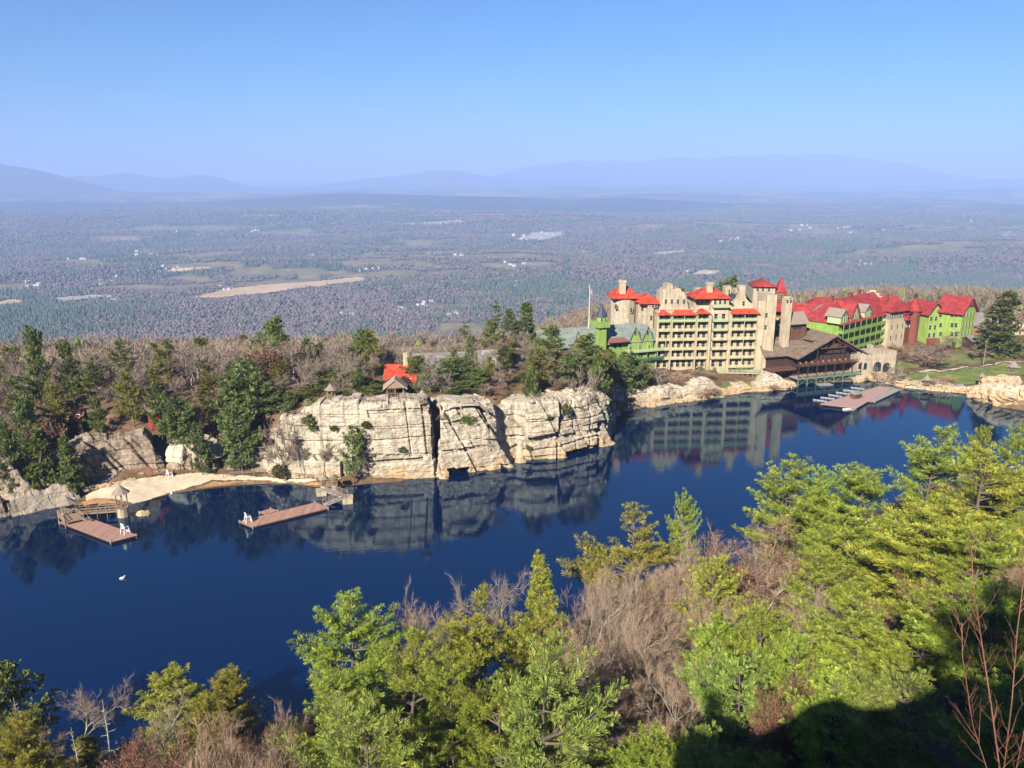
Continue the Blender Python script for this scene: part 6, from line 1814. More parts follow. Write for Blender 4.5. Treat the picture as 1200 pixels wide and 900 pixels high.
# the valley floor
vb, vc = [], []
u = RNG.random((165000, 3))
ys = 1150 * (8500 / 1150) ** u[:, 0]
xs_ = (u[:, 1] * 1.5 - .75) * ys
px_, py_ = proj(xs_, ys, -300)
m = .75 * fbm(xs_ / 420, ys / 300, 61, 4) + .7 * fbm(xs_ / 70, ys / 70, 62, 2) + RNG.uniform(-.22, .22, len(xs_)) - .05
op = openness(xs_, ys)
zz = np.interp(ys, [1150, 1500], [-262, -300])
far = np.clip((ys - 500) / 900, 0, 1)
far2_ = np.clip((ys - 7000) / 9000, 0, 1)
zz = zz + far * (9 * fbm(xs_ / 300, ys / 300, 8, 3) + 100 * fbm(xs_ / 2600, ys / 1400, 9, 3)) + far2_ * (np.maximum(0, fbm(xs_ / 6000, ys / 1500, 21, 3) + .12) * 190)
FIELDS = [[(222, 350), (262, 340), (330, 333), (428, 325), (430, 330), (352, 339), (318, 344), (250, 351)], [(186, 319), (205, 315), (246, 313), (250, 316), (205, 320)], [(-10, 356), (10, 351), (30, 352), (28, 357), (0, 361)],
          [(600, 282), (622, 273), (660, 271), (664, 276), (640, 282)], [(805, 323), (822, 317), (850, 318), (838, 323)], [(60, 350), (120, 345), (126, 349), (70, 355)], [(470, 262), (540, 258), (548, 261), (480, 265)], [(760, 297), (800, 293), (806, 297), (770, 300)]]
def inpoly(px, py, poly):
    ins = np.zeros(np.shape(px), bool); j = len(poly) - 1
    for i in range(len(poly)):
        (xi, yi), (xj, yj) = poly[i], poly[j]
        ins ^= ((yi > py) != (yj > py)) & (px < (xj - xi) * (py - yi) / (yj - yi + 1e-9) + xi); j = i
    return ins
px_, py_ = proj(xs_, ys, zz)
clear = np.zeros(len(xs_), bool)
for P in FIELDS: clear |= inpoly(px_, py_, P)
sc = RNG.uniform(.7, 1.25, len(xs_)); rot = RNG.uniform(0, 6.28, len(xs_)); grow = np.interp(ys, [1150, 8500], [.9, 2.3])
sel_c = (m > .12 - .12 * (ys < 2300) * (xs_ < .25 * ys)) & ~clear & (op < .28); sel_b = ~sel_c & ~clear & (op < .25)
S_ = lambda sel, w, h: np.stack([xs_, ys, zz - 2, w * sc * grow, h * sc * grow, rot], 1)[sel]
lump(cone_template(921), S_(sel_c, 14, 15), 'valley_conifers', 'dark conifer stands on the valley floor', [M_VCON])
def blob_template(seed):
    rng = np.random.default_rng(seed)
    a = np.arange(5) * 6.283 / 5
    V = np.concatenate([[[0, 0, 0]], np.stack([.5 * np.cos(a), .5 * np.sin(a), np.full(5, .5)], 1) * rng.uniform(.75, 1.2, (5, 1)), np.stack([.32 * np.cos(a + .6), .32 * np.sin(a + .6), np.full(5, .85)], 1) * rng.uniform(.8, 1.15, (5, 1)), [[0, 0, 1.0]]])
    Ff = []
    for k in range(5):
        k2 = (k + 1) % 5
        Ff += [(0, 1 + k2, 1 + k), (1 + k, 1 + k2, 6 + k), (1 + k2, 6 + k2, 6 + k), (6 + k, 6 + k2, 11)]
    return V, [np.array(Ff)], [np.zeros(len(Ff), int)]
lump(blob_template(922), S_(sel_b, 8.5, 9), 'valley_woods', 'bare purple brown woods covering the valley floor', [M_VBARE])

# open fields in the valley
M_FIELD = vmat('tan_field', (.48, .33, .17), (.62, .45, .26), .008, .95, k=.75)
M_FIELD2 = vmat('pale_clearing', (.40, .36, .30), (.54, .50, .43), .02, .95)
FL = ['long tan field in the middle of the valley', 'narrow tan clearing with pale buildings', 'orange tan field at the left edge of the valley', 'pale gravel clearing in the valley above the green wing', 'tan clearing right behind the stone hotel', 'green grey meadow on the left of the valley', 'far pale field in the middle distance', 'small far meadow behind the stone hotel']
for k, (P, lab) in enumerate(zip(FIELDS, FL)):
    drape('field', lab, [(a, b, -300) for a, b in P], M_FIELD if k in (0, 1, 2, 4) else M_FIELD2, 3.5, 8 if k in (0, 4, 5, 2) else 14, jag=12)

# houses in the valley
M_FWALL = vmat('white_house_wall', (.66, .66, .66), (.80, .80, .80), .1)
M_FROOF = vmat('grey_house_roof', (.30, .30, .32), (.48, .48, .50), .05)
def far_house(x, y, z, s, rz, label, group):
    o = empty('farmhouse', (x, y, z), rz, label, 'house', group); o.scale = (s, s, s)
    link('wall', FH[0], o); link('roof', FH[1], o)
FH = (MB().box(-7, 7, -4, 4, -3, 5.5).prism_x([(-4, 5.5), (4, 5.5), (0, 8)], -6.98, 6.98).mesh('wall', M_FWALL), MB().gable_x(-7.6, 7.6, -4.8, 4.8, 5.0, 8.3, .3).mesh('roof', M_FROOF))
CL = [(205, 314, 10, 26, 'along the narrow tan clearing'), (95, 301, 7, 14, 'left of the narrow tan clearing'), (165, 297, 8, 16, 'in the pale strip above the narrow clearing'), (432, 316, 6, 14, 'at the right end of the long field'), (270, 339, 4, 10, 'by the left end of the long field'),
      (35, 335, 6, 12, 'near the left edge of the valley'), (135, 352, 4, 12, 'below the left meadow'), (498, 358, 5, 8, 'among trees below the long field'), (470, 364, 4, 8, 'left of the two houses among trees'), (532, 370, 4, 8, 'left of the sparse spruce on the skyline'), (410, 364, 4, 10, 'half hidden in the conifers of the mid valley'),
      (295, 272, 5, 14, 'in the far middle of the valley'), (215, 271, 5, 18, 'far off on the left of the valley'), (462, 237, 4, 12, 'on the far rise in the centre'), (630, 277, 12, 34, 'around the pale gravel clearing'), (815, 320, 6, 18, 'behind the stone hotel roofs'), (860, 281, 5, 14, 'in the long white group right of centre'),
      (945, 268, 8, 30, 'in the large far group above the timber pavilion'), (1000, 268, 6, 24, 'right of the large far group'), (602, 310, 5, 12, 'left of the flagpole'), (608, 334, 4, 10, 'just left of the green wing'), (1012, 309, 5, 18, 'above the crimson roofs'), (1130, 255, 8, 34, 'far out on the right of the valley'), (1185, 276, 5, 14, 'at the right edge of the valley'), (700, 300, 5, 26, 'in mid valley above the round tower'), (540, 300, 5, 30, 'in the mid valley woods of the centre'), (350, 300, 5, 30, 'scattered above the long tan field'), (120, 330, 4, 20, 'scattered in the left valley woods')]
for px, py, n, sp, where in CL:
    for k in range(n):
        a, b = px + RNG.normal(0, sp * .6), py + RNG.normal(0, 2.6)
        p = atground(a, b)
        far_house(p.x, p.y, terr(p.x, p.y), RNG.uniform(.55, 1.1) * float(np.interp(p.y, [1500, 9000], [.9, 1.9])), RNG.uniform(-.6, .6), 'small white house ' + where, 'white houses ' + where)
# brown brush around the hotel, the ledges and the lawn
for k, (px, py, z, rr, lab) in enumerate(((893, 442, 3, 2.6, 'reddish leafless bush on the rock beside the pavilion'), (902, 447, 3, 2.2, 'reddish leafless bush nearest the pavilion stilts'), (884, 432, 4, 2.0, 'leafless bush right of the small lawn'),
        (770, 446, 5, 2.6, 'wide leafless bush on the ledges below the twin gables'), (786, 446, 5, 2.8, 'leafless bush on the ledges under the stone hotel'), (800, 443, 5, 2.4, 'leafless bush in the middle of the ledges under the stone hotel'), (828, 452, 4, 2.6, 'purple leafless bush on the pale rock knob'), (815, 446, 5, 1.8, 'small leafless bush left of the pale rock knob'),
        (745, 452, 6, 2.2, 'leafless bush at the left end of the low ledges'), (1072, 415, 6, 3.0, 'large brown leafless bush below the brick turret'), (1085, 418, 6, 3.4, 'spreading brown leafless bush beside the lawn path'), (1062, 412, 6, 2.0, 'orange brown bush below the cream stone block'), (1048, 405, 6.5, 2.2, 'dark leafless bush under the balconies'), (1030, 408, 6, 2.6, 'dark leafless bush behind the stone arcade'), (1110, 440, 3.5, 1.8, 'leafless bush at the lawn edge'), (1098, 445, 3, 2.0, 'leafless bush between lawn and lakeside path'))):
    p = atz(px, py, z)
    tree_at(p.x, p.y, terr(p.x, p.y) - .1, ('brownbush0', 'bush2')[1 if 'orange' in lab else 0], rr * 1.1, rr * 1.1, lab, cat='shrub')

# ------------------------------------------------------------------ docks, gazebos, railings and small things
def gazebo(name, label, px, py, z, r, post_h, roof_h, n=6, flare=.3, base=None, cat='gazebo', roof_m=None, y=None):
    p = atz(px, py, z) if y is None else aty(px, py, y)
    o = empty(name, p, .4, label, cat)
    if base: MB().cyl(0, 0, -base, 0, r * 1.0, 10, r * .92).build('stone_base', M_STONE2, o)
    MB().cyl(0, 0, 0, .15, r * 1.02, n).build('floor', M_LOG, o)
    rf = MB().cone(0, 0, post_h, post_h + roof_h, r * 1.5, max(n, 8), flare).build('roof', roof_m or M_THATCH, o)
    MB().cyl(0, 0, post_h + roof_h - .12, post_h + roof_h + .3, .08, 6).build('finial', M_LOG, rf)
    for k in range(n):
        a = 2 * math.pi * (k + .5) / n; x, y_ = r * .95 * math.cos(a), r * .95 * math.sin(a)
        a2 = 2 * math.pi * (k + 1.5) / n; x2, y2 = r * .95 * math.cos(a2), r * .95 * math.sin(a2)
        MB().cyl(x, y_, .14, post_h + .1, .085, 6).build('post', M_LOG, o)
        b = MB().bar((x, y_, .95), (x2, y2, .95), .05)
        if k != n - 2: b.bar((x, y_, .2), (x2, y2, .9), .04).bar((x, y_, .9), (x2, y2, .2), .04)
        b.bar((x, y_, post_h - .5), (x * .6 + x2 * .4, y_ * .6 + y2 * .4, post_h), .045)
        b.build('railing', M_LOG, o)
    MB().box(-r * .5, r * .5, r * .3, r * .6, .45, .52).box(-r * .5, r * .5, r * .5, r * .6, .15, .45).build('bench', M_LOG, o)
    return o
gazebo('gazebo', 'small thatched gazebo on the left part of the long cliff top', 388, 466.5, 18.9, 1.05, 2.1, 1.5)
gazebo('gazebo', 'small thatched gazebo on the cliff edge beside the dark cleft', 495, 472.5, 18.3, .95, 2.0, 1.4)
gazebo('gazebo', 'tiny thatched shelter on top of the tall stone pedestal', 227.5, 521, 8.6, .75, 1.5, 1.15, 4, base=5.5)
gazebo('gazebo', 'thatched gazebo tower on a stone base between the left dock and the beach', 143.5, 595, 1.9, 1.25, 3.4, 1.9, 6, base=3.4)
gazebo('gazebo', 'low wide thatched shelter at the landward end of the left dock', 79, 598, 1.5, 1.35, 1.7, 1.6, 6, base=2.0)
gazebo('gazebo', 'grey thatched shelter at the head of the middle dock', 379.5, 569, 1.6, .85, 1.7, 1.2, 4, base=2.0)
gazebo('gazebo', 'dark shaded shelter right of the grey one at the middle dock', 392, 568, 1.7, .8, 1.7, 1.1, 4, base=1.5, roof_m=M_BRROOF)
gazebo('gazebo', 'small red brown shelter beside the stone arcade', 1055.5, 445, 2.2, 1.2, 1.8, 1.7, 4, roof_m=M_BRROOF)
gazebo('gazebo', 'grey thatched shelter on the lakeside path below the lawn', 1085.5, 450.5, 1.8, 1.1, 1.7, 1.9, 6)
gazebo('gazebo', 'open rustic shelter on the boulder at the right', 1187, 436, 7.6, 1.5, 1.9, 1.9, 6)
gazebo('gazebo', 'little log shelter left of the right hand boulder', 1150, 447, 3.4, .9, 1.8, 1.2, 4)

# the gabled cliff top pavilion in front of the red roof
p = atz(463.5, 464, 18.2)
o = empty('pavilion', p, .12, 'open log pavilion with tan gable roof in front of the red roofed cottage', 'pavilion')
MB().box(-2.1, 2.1, -1.5, 1.8, -.8, .2).build('floor', M_STONE2, o)
M_TANROOF = vmat('tan_shake_roof', (.38, .28, .20), (.52, .40, .30), 1.2)
MB().prism_y([(-2.9, 2.0), (0, 4.3), (2.9, 2.0), (2.9, 2.3), (0, 4.6), (-2.9, 2.3)], -2.0, 2.4).build('roof', M_TANROOF, o)
MB().prism_y([(-2.2, 2.4), (2.2, 2.4), (0, 4.2)], -1.7, -1.55).build('gable', M_LOG, o)
for sx in (-1.95, 0, 1.95):
    for sy in (-1.35, 1.65): MB().cyl(sx, sy, .2, 2.6, .1, 6).build('post', M_LOG, o)
b = MB()
for sx in (-1.95, 0): b.bar((sx, -1.35, 1.0), (sx + 1.95, -1.35, 1.0), .06).bar((sx, -1.35, .5), (sx + 1.95, -1.35, .5), .05)
b.build('railing', M_LOG, o)

def quad_deck(name, label, pts, z, m, th=.28, cat='dock', rz=0, extra=None, thick_side=True):
    P = [atz(a, b, z) for a, b in pts]
    c = sum(P, Vector()) / len(P)
    o = empty(name, (c.x, c.y, 0), 0, label, cat)
    poly = [(q.x - c.x, q.y - c.y) for q in P]
    if sum(poly[i][0] * poly[(i + 1) % len(poly)][1] - poly[(i + 1) % len(poly)][0] * poly[i][1] for i in range(len(poly))) < 0: poly = poly[::-1]
    MB().prism_z(poly, z - .10, z).build('deck', m, o)
    MB().prism_z([(x * .985, y * .985) for x, y in poly], z - .42, z - .102).build('float', M_TIMBER, o)
    for x, y in poly: MB().cyl(x * .97, y * .97, -2, z + .25, .12, 8).build('pile', M_GREY, o)
    return o, c
d1, c1 = quad_deck('dock', 'red brown dock with a white lifeguard chair at the left shore', [(68, 611.5), (104, 606.5), (161, 627), (130, 635)], .6, M_DECK)
d2, c2 = quad_deck('dock', 'long red brown dock reaching out under the cliff', [(279, 611), (370, 588.5), (386, 595), (295, 617.5)], .55, M_DECK)
d2b, c2b = quad_deck('dock', 'small square side float attached to the long dock', [(303.5, 600), (317, 595.5), (326, 598.2), (311, 602.6)], .55, M_DECK)
d3, c3 = quad_deck('dock', 'pinkish boat dock in front of the timber pavilion', [(961, 473.5), (1030, 452.5), (1047, 454), (1003, 478.5)], .6, vmat('pinkish_deck_boards', (.44, .27, .23), (.54, .35, .30), 1.2))
d4, c4 = quad_deck('dock', 'grey side float along the right of the boat dock', [(1014, 470), (1047.5, 454.8), (1056, 456.5), (1025, 471)], .5, M_GREY)

def rail_line(name, label, pts, hgt=1.0, m=None, cat='railing', step=2.2, ground=True, rustic=True):
    """a run of posts and rails over points (x, y, z)"""
    o = empty(name, pts[0], 0, label, cat)
    o0 = Vector(pts[0]); last = None
    rails = MB()
    for p, q in zip(pts[:-1], pts[1:]):
        p, q = Vector(p), Vector(q); n = max(1, int((q - p).length / step))
        for k in range(n + 1):
            c = p + (q - p) * k / n - o0
            if last is None or (c - last).length > .3:
                MB().cyl(c.x, c.y, c.z - .3, c.z + hgt, .08, 5).build('post', m or M_LOG, o)
                if last is not None:
                    rails.bar(last + Vector((0, 0, hgt * .92)), c + Vector((0, 0, hgt * .92)), .06).bar(last + Vector((0, 0, hgt * .5)), c + Vector((0, 0, hgt * .5)), .05)
                last = c
    rails.build('rail', m or M_LOG, o)
    return o
def cliff_edge(px0, px1, C, n=8, back=1.3, lift=.05):
    out = []
    for px in np.linspace(px0, px1, n):
        i = int(np.argmin(np.abs(C['px'] - px))); of = C['off'][i, -1] - back
        out.append((C['x'][i] + C['nx'][i] * of, C['y'][i] + C['ny'][i] * of, C['top'][i] + .15 + lift))
    return out
rail_line('railing', 'log railing on the sloping left shoulder of the long cliff', cliff_edge(322, 366, CL_L, 8))
rail_line('railing', 'log railing on top of the long cliff between the two gazebos', cliff_edge(398, 450, CL_L, 9))
rail_line('railing', 'log railing at the cliff edge left of the dark cleft', cliff_edge(472, 491, CL_L, 4))
rail_line('railing', 'log railing on the cliff edge above the leaning slabs', cliff_edge(516, 584, CL_R, 12))
rail_line('railing', 'log railing on the cliff edge above the jutting block', cliff_edge(616, 650, CL_R, 7))
rail_line('fence', 'low wooden fence along the path behind the orange bank', [(*atz(a, b, z)[:2], z) for a, b, z in ((262, 559, 1.5), (285, 556, 1.7), (310, 554.5, 1.8), (335, 557, 1.5), (365, 560, 1.3))], .9, vmat('greenish_weathered_wood', (.24, .22, .13), (.34, .31, .2), 2), 'fence')

# left dock landing: log pier head, stairs and the bridge to the gazebo tower
P = [atz(a, b, 1.4) for a, b in ((68, 604), (90, 601), (98, 607), (76, 612))]
c = sum(P, Vector()) / 4
o = empty('pier_head', (c.x, c.y, 0), 0, 'rough log landing with railings where the left dock meets the shore', 'pier')
MB().prism_z([(q.x - c.x, q.y - c.y) for q in P][::-1], 1.1, 1.4).build('deck', M_LOG, o)
for i in range(4):
    a, b = P[i] - c, P[(i + 1) % 4] - c
    MB().bar((a.x, a.y, -1), (a.x, a.y, 2.5), .12, 6).build('post', M_LOG, o)
    if i != 2:
        MB().bar((a.x, a.y, 2.4), (b.x, b.y, 2.4), .07).bar((a.x, a.y, 1.9), (b.x, b.y, 1.9), .06).bar((a.x, a.y, 1.45), (b.x, b.y, 2.4), .05).build('railing', M_LOG, o)
b = MB()
q0, q1 = P[2] - c, atz(108, 610, .6) - c
for k in range(6):
    t = k / 5; q = q0 + (q1 - q0) * t; zz_ = 1.3 - .7 * t
    b.box(q.x - .5, q.x + .5, q.y - .4, q.y + .4, zz_ - .1, zz_)
b.build('stairs', M_LOG, o)
def bridge(name, label, p0, p1, w, m_deck, m_rail, hgt=1.0, legs=True):
    p0, p1 = Vector(p0), Vector(p1); d = p1 - p0; L = d.length; a = math.atan2(d.y, d.x)
    o = empty(name, p0, a, label, 'bridge')
    dz = p1.z - p0.z; Lh = math.hypot(d.x, d.y)
    MB().prism_y([(0, -.2), (Lh, dz - .2), (Lh, dz), (0, 0)], -w / 2, w / 2).build('deck', m_deck, o)
    n = max(2, int(Lh / 1.6))
    for s in (-1, 1):
        b = MB().bar((0, s * w / 2, hgt), (Lh, s * w / 2, dz + hgt), .06).bar((0, s * w / 2, hgt * .55), (Lh, s * w / 2, dz + hgt * .55), .05)
        for k in range(n):
            xa_, xb_ = Lh * k / n, Lh * (k + 1) / n
            b.bar((xa_, s * w / 2, dz * k / n + .1), (xb_, s * w / 2, dz * (k + 1) / n + hgt * .9), .035)
        b.build('railing', m_rail, o)
        for k in range(n + 1): MB().bar((Lh * k / n, s * w / 2, dz * k / n - (1.5 if legs else .1)), (Lh * k / n, s * w / 2, dz * k / n + hgt + .1), .07, 5).build('post', m_rail, o)
    return o
bridge('footbridge', 'rustic log footbridge between the left dock landing and the gazebo tower', atz(92, 601, 1.4), atz(138, 597.5, 1.5), 1.5, M_LOG, M_LOG)
bridge('gangway', 'wooden gangway with railings sloping down to the long dock', atz(403, 582, 1.5), atz(380, 591.5, .65), 1.6, M_GREY, M_LOG, legs=False)
bridge('footbridge', 'log walkway leading from the middle shelters to the stone pier block', atz(380, 573, 1.6), atz(404, 581, 1.6), 1.8, M_GREY, M_LOG, legs=False)
bridge('footbridge', 'pale green railed footbridge at the foot of the stone hotel', atz(841, 436, 4.0), atz(893, 437, 3.8), 1.8, M_TRIM, M_GREENTRIM, hgt=1.1)
def block(name, label, px, py, w, d, z0, z1, cat='pier', m=None):
    p = atz(px, py, 0)
    o = MB().prism_z([(-w / 2, -d / 2), (w / 2, -d / 2), (w / 2, d / 2), (-w / 2, d / 2)], z0, z1).box(-w / 2 - .12, w / 2 + .12, -d / 2 - .12, d / 2 + .12, z1, z1 + .12).build(name, m or M_STONE2, None, (p.x, p.y, 0), .2)
    return tag(o, label, cat)
block('stone_pier', 'tan stone pier block at the outer end of the middle walkway', 407.5, 589, 2.2, 2.0, -1.5, 1.38)
block('stone_pier', 'tan stone pier block under the grey shelter of the middle dock', 377, 580, 2.2, 1.8, -1.5, 1.2)

def lifeguard(label, p, rz):
    o = empty('lifeguard_chair', p, rz, label, 'chair')
    MB().box(-.5, .5, -.4, .45, 1.15, 1.25).build('seat', M_WHITE, o)
    MB().prism_x([(.3, 1.25), (.55, 2.15), (.45, 2.2), (.2, 1.25)], -.5, .5).build('backrest', M_WHITE, o)
    for s in (-.5, .5):
        MB().box(s - .07, s + .07, -.42, .4, 1.5, 1.57).build('armrest', M_WHITE, o)
        for a, b in ((-.65, -.38), (.7, .42)): MB().bar((s * 1.25, a, 0), (s, b, 1.5), .07).build('leg', M_WHITE, o)
    b = MB()
    for k in range(4): b.box(-.55, .55, -.66 + .055 * k, -.56 + .055 * k, .2 + .25 * k, .28 + .25 * k)
    b.build('ladder', M_WHITE, o)
    MB().box(-.45, .45, -.75, -.4, .78, .84).build('footrest', M_WHITE, o)
    return o
lifeguard('white lifeguard chair near the outer corner of the left dock', atz(147, 625, .6), 2.6)
lifeguard('white lifeguard chair on the outer end of the long dock', atz(291, 612, .55), 2.2)
lifeguard('white lifeguard chair standing on the sand beach', atz(199, 560.5, 1.2), 2.4)

# moored rowing boats
def boat_proto():
    o = empty('rowing_boat', (0, 0, 0), 0, '', 'boat')
    st = [(-2.0, .38, .42), (-1.2, .58, .40), (0, .66, .38), (1.1, .55, .42), (1.9, .22, .5), (2.3, .02, .58)]
    V, Fq = [], []
    for x, w, h in st: V += [(x, -w, h), (x, -w * .65, .02), (x, w * .65, .02), (x, w, h), (x, w * .82, h - .02), (x, w * .55, .12), (x, -w * .55, .12), (x, -w * .82, h - .02)]
    for i in range(len(st) - 1):
        for k in range(8): Fq.append((i * 8 + k, i * 8 + (k + 1) % 8, (i + 1) * 8 + (k + 1) % 8, (i + 1) * 8 + k))
    m = MB().add(V, [tuple(f) for f in Fq] + [(0, 1, 2, 3, 4, 5, 6, 7)])
    m.build('hull', vmat('silver_grey_hull', (.30, .30, .31), (.40, .40, .41), 1, .5), o)
    for x in (-1.1, .1, 1.1): MB().box(x - .14, x + .14, -.52, .52, .30, .34).build('seat', M_LOG, o)
    return o
BL = ['silver rowing boat moored at the outer left corner of the boat dock', 'silver rowing boat second from the outer end of the boat dock', 'silver rowing boat third from the outer end of the boat dock', 'silver rowing boat fourth from the outer end of the boat dock', 'silver rowing boat fifth from the outer end of the boat dock', 'silver rowing boat moored nearest the pavilion at the boat dock']
b0 = boat_proto(); b0['label'] = BL[0]; b0['group'] = 'boats moored at the boat dock'
for k in range(6):
    p = atz(961.5 + 8.8 * k, 470.5 - 2.9 * k, 0)
    if k == 0: b0.location = (p.x, p.y, -.06); b0.rotation_euler.z = 2.6
    else: copy_tree(b0, (p.x, p.y, -.06), 2.6 + .1 * math.sin(k * 2), 1, BL[k])
p = atz(995, 480.3, 0)
wb_ = copy_tree(b0, (p.x, p.y, -.05), .15, 1, 'white rowing boat lying along the outer end of the boat dock'); wb_['group'] = ''
del wb_['group']
for ch in wb_.children:
    if ch.name.startswith('hull'): ch.data = ch.data.copy(); ch.data.materials[0] = M_WHITE
# boat hut on the dock
p = atz(1003, 466.5, .6)
o = empty('boat_hut', p, .45, 'little grey roofed hut standing on the boat dock', 'hut')
MB().box(-1.5, 1.5, -.9, .9, 0, 1.5).build('wall', M_TIMBER2, o)
MB().hip(-2, 2, -1.4, 1.4, 1.5, 2.6, 1.2, .12).build('roof', M_GREYROOF, o)
MB().box(-.35, .35, -.93, -.88, .02, 1.3).build('door', M_TIMBER, o)
MB().box(.7, 1.2, -.93, -.88, .6, 1.1).build('window', M_PANE, o)
block('swim_float', 'low grey raft floating under the front of the timber pavilion', 966, 451.5, 5, 2.2, .08, .3, 'raft', M_GREY)

# white chairs in a row on the lakeside path
wch = empty('lawn_chair', (0, 0, 0), 0, 'white wooden chair in the row on the lakeside path below the lawn', 'chair', 'white chairs along the lakeside path')
MB().prism_x([(-.45, .42), (.35, .25), (.35, .33), (-.45, .5)], -.38, .38).build('seat', M_WHITE, wch)
MB().prism_x([(.3, .25), (.7, 1.2), (.62, 1.24), (.22, .3)], -.38, .38).build('backrest', M_WHITE, wch)
for s in (-.44, .44):
    MB().box(s - .08, s + .08, -.5, .5, .6, .65).build('armrest', M_WHITE, wch)
    for yy in (-.42, .4): MB().box(s - .05, s + .05, yy - .06, yy + .06, 0, .6).build('leg', M_WHITE, wch)
for k in range(9):
    p = atz(1100 + 4.6 * k, 451.3 + .28 * k, 2.0)
    zz_ = terr(p.x, p.y) + .24
    if k == 0: wch.location = (p.x, p.y, zz_); wch.rotation_euler.z = .2
    else: copy_tree(wch, (p.x, p.y, zz_), .2 + .15 * math.sin(3 * k))

# stone retaining wall of the shore, boulders
for nm, lab, base, tops, mt, kw in (
    ('shore_wall', 'long low wall of pale boulders along the water below the lawn', [(1046, 451, 0), (1058, 454.4, 0), (1075, 456, 0), (1090, 457.4, 0), (1115, 459.6, 0), (1139, 461.5, 0)], [(1046, 1.6), (1139, 1.5)], M_CLIFF, dict(lean=.25, layer=.75, block=1.4, amp=.6, back=2.2, joint=.3, seed=611)),
    ('shore_wall', 'broken stone edge between the boat dock and the stone arcade', [(1000, 448, 0), (1016, 446.6, 0), (1030, 446.4, 0), (1047, 451.5, 0)], [(1000, 1.3), (1020, 1.8), (1047, 1.4)], M_CLIFF, dict(lean=.4, layer=.7, block=1.6, amp=.8, back=2.2, joint=.3, seed=621))):
    cliff(nm, lab, base, tops, mt, **kw)
    ob = [x for x in COL.objects if x.name.startswith(nm)][-1]
    ob['category'] = 'wall'; del ob['kind']
cliff('rock_outcrop', 'tall narrow rock pedestal carrying the tiny shelter', [(216, 553, 1.8), (222, 549, 1.9), (228, 548, 2), (234, 549, 2), (239, 553, 2)],
      [(216, 4), (221, 7.6), (226, 8.5), (231, 8.5), (235, 6.8), (239, 4)], M_CLIFF, 651, lean=.12, layer=2.6, block=3, amp=.4, back=2.6, joint=.2)
def boulder(label, p, r, seed, m, group=None, n=12, mm=8, tall=.75):
    V, Fc = [], []
    for j in range(mm + 1):
        th = math.pi * j / mm
        for i in range(n):
            ph = 2 * math.pi * i / n
            d = Vector((math.sin(th) * math.cos(ph), math.sin(th) * math.sin(ph), math.cos(th)))
            k = 1 + .45 * mnoise.noise(d * 1.3 + Vector((seed, 0, 0))) + .15 * mnoise.noise(d * 3.1 + Vector((0, seed, 0)))
            if n > 12: k += .10 * mnoise.noise(d * 7 + Vector((0, 0, seed))) - .16 * math.exp(-(mnoise.noise(Vector((d.x * 2.2, d.y * 2.2, d.z * .5 + seed))) / .05) ** 2)
            V.append((d.x * r * k * 1.25, d.y * r * k, d.z * r * k * tall))
    for j in range(mm):
        for i in range(n): Fc.append((j * n + i, (j + 1) * n + i, (j + 1) * n + (i + 1) % n, j * n + (i + 1) % n))
    o = MB().add(V, Fc).build('boulder', m, None, p)
    return tag(o, label, 'rock', group)
for k in range(16):
    t = k / 15; p = atz(101 + 55 * t, 573.5 - 10.5 * t + RNG.normal(0, .5), 1.6)
    boulder('pale boulder in the row edging the back of the beach', (p.x, p.y, 1.6), RNG.uniform(.45, .8), k * 3.1, M_CLIFF, 'boulders edging the beach')
for k, (px, py, r_, lab) in enumerate(((168, 603, 1.3, 'flat pale rock in the water right of the gazebo tower'), (520, 560, 1.0, 'dark wet boulder at the foot of the cleft'), (610, 541, 1.2, 'boulder at the foot of the scree gully'), (590, 545, .9, 'smaller boulder left of the scree gully'), (870, 456, 1.5, 'pale boulder under the footbridge'), (909, 452, 1.4, 'grey boulder beside the pavilion stilts'), (598, 520, 1.0, 'tumbled block in the scree gully'), (603, 498, .8, 'small block high in the scree gully'))):
    p = atz(px, py, 0) if k not in (6, 7) else Vector(on_cliff(px, py, CL_R))
    boulder(lab, (p.x, p.y, p.z - .1), r_, 50 + k * 7.7, M_CLIFF)
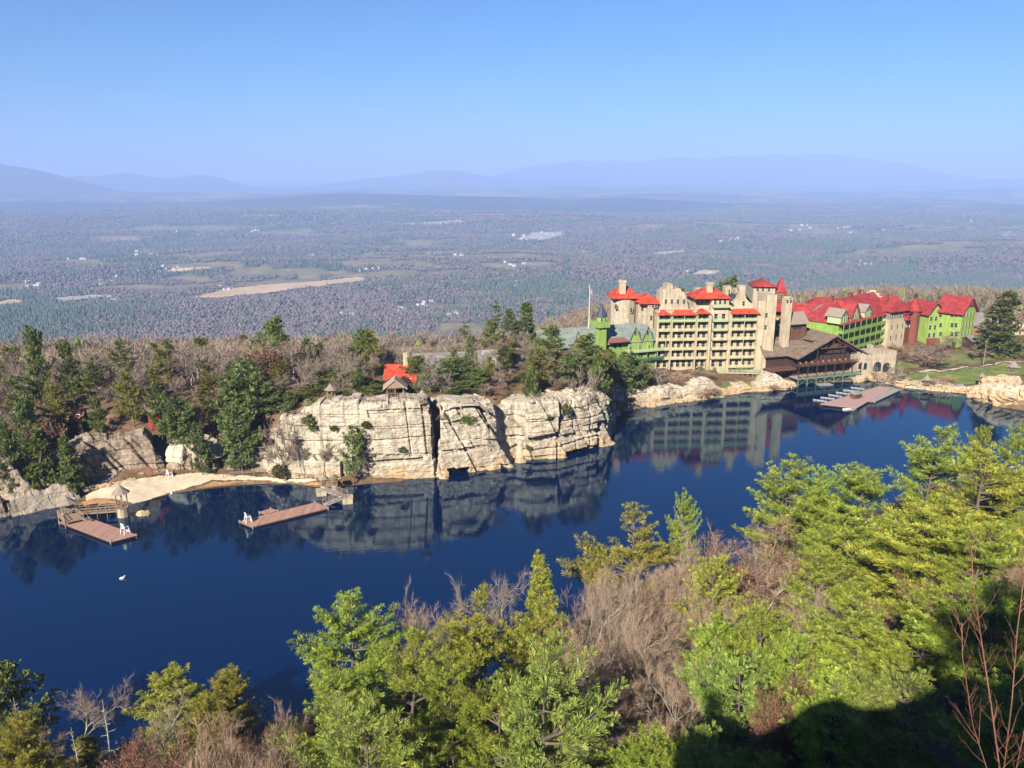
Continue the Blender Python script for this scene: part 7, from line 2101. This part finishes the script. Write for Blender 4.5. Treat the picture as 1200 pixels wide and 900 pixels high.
for k, (px, py, z, r_, t_, lab) in enumerate(((1147, 466, 1.2, 2.6, 1.0, 'brownish boulder at the left end of the big right hand rocks'), (1157, 470, 1.8, 3.0, 1.15, 'tall split boulder among the big right hand rocks'), (1170, 473, 2.4, 3.6, 1.1, 'largest pale boulder of the big right hand rocks'), (1186, 475, 2.4, 4.0, 1.0, 'wide pale boulder right of the largest one'), (1206, 477, 2.6, 4.6, 1.0, 'pale boulder cut by the right edge of the picture'), (1160, 460, 3.2, 2.8, .8, 'boulder lying behind the split one under the log shelter'), (1180, 462, 4.2, 3.6, .7, 'flat topped boulder carrying the open rustic shelter'), (1235, 482, 2.6, 5.5, .9, 'boulder beyond the right edge of the picture'))):
    p = atz(px, py, 0)
    boulder(lab, (p.x, p.y, z), r_, 90 + k * 5.3, M_CLIFF, None, 40, 26, t_)
# white bird and buoy on the lake
p = atz(143, 678, 0)
o = empty('water_bird', (p.x, p.y, 0), .4, 'small white bird floating alone on the blue lake', 'bird')
b = MB()
for k in range(7):
    a, c_ = k / 7, (k + 1) / 7
    ra, rc = .02 + .24 * math.sin(math.pi * a), .02 + .24 * math.sin(math.pi * c_)
    b.bar((-.45 + .9 * a, 0, .06 + .06 * a * a), (-.45 + .9 * c_, 0, .06 + .06 * c_ * c_), ra, 8, rc)
for q, q2, r1, r2 in (((.3, 0, .12), (.4, 0, .38), .10, .06), ((.4, 0, .38), (.45, 0, .5), .06, .09), ((.43, 0, .48), (.56, 0, .47), .08, .05), ((.56, 0, .47), (.68, 0, .44), .04, .01)): b.bar(q, q2, r1, 8, r2)
b.build('body', M_WHITE, o)
p = atz(201, 578.5, 0)
o = tag(MB().bar((0, 0, -.2), (0, 0, .1), .25, 10, .3).bar((0, 0, .1), (0, 0, .35), .3, 10, .08).bar((0, 0, .35), (0, 0, .6), .05, 6).build('buoy', M_WHITE, None, (p.x, p.y, 0)), 'white buoy in the shallow water off the beach', 'buoy')
# lamp posts of the hotel grounds
for px, py, lab in ((1153, 422, 'tall grey post standing on the lawn left of the huge spruce'),):
    p = atz(px, py, 6)
    o = empty('utility_pole', (p.x, p.y, terr(p.x, p.y)), 0, lab, 'pole')
    MB().cyl(0, 0, -.5, 10, .16, 8, .11).build('pole', M_LOG, o)
    MB().box(-.7, .7, -.06, .06, 9.2, 9.35).build('crossarm', M_LOG, o)
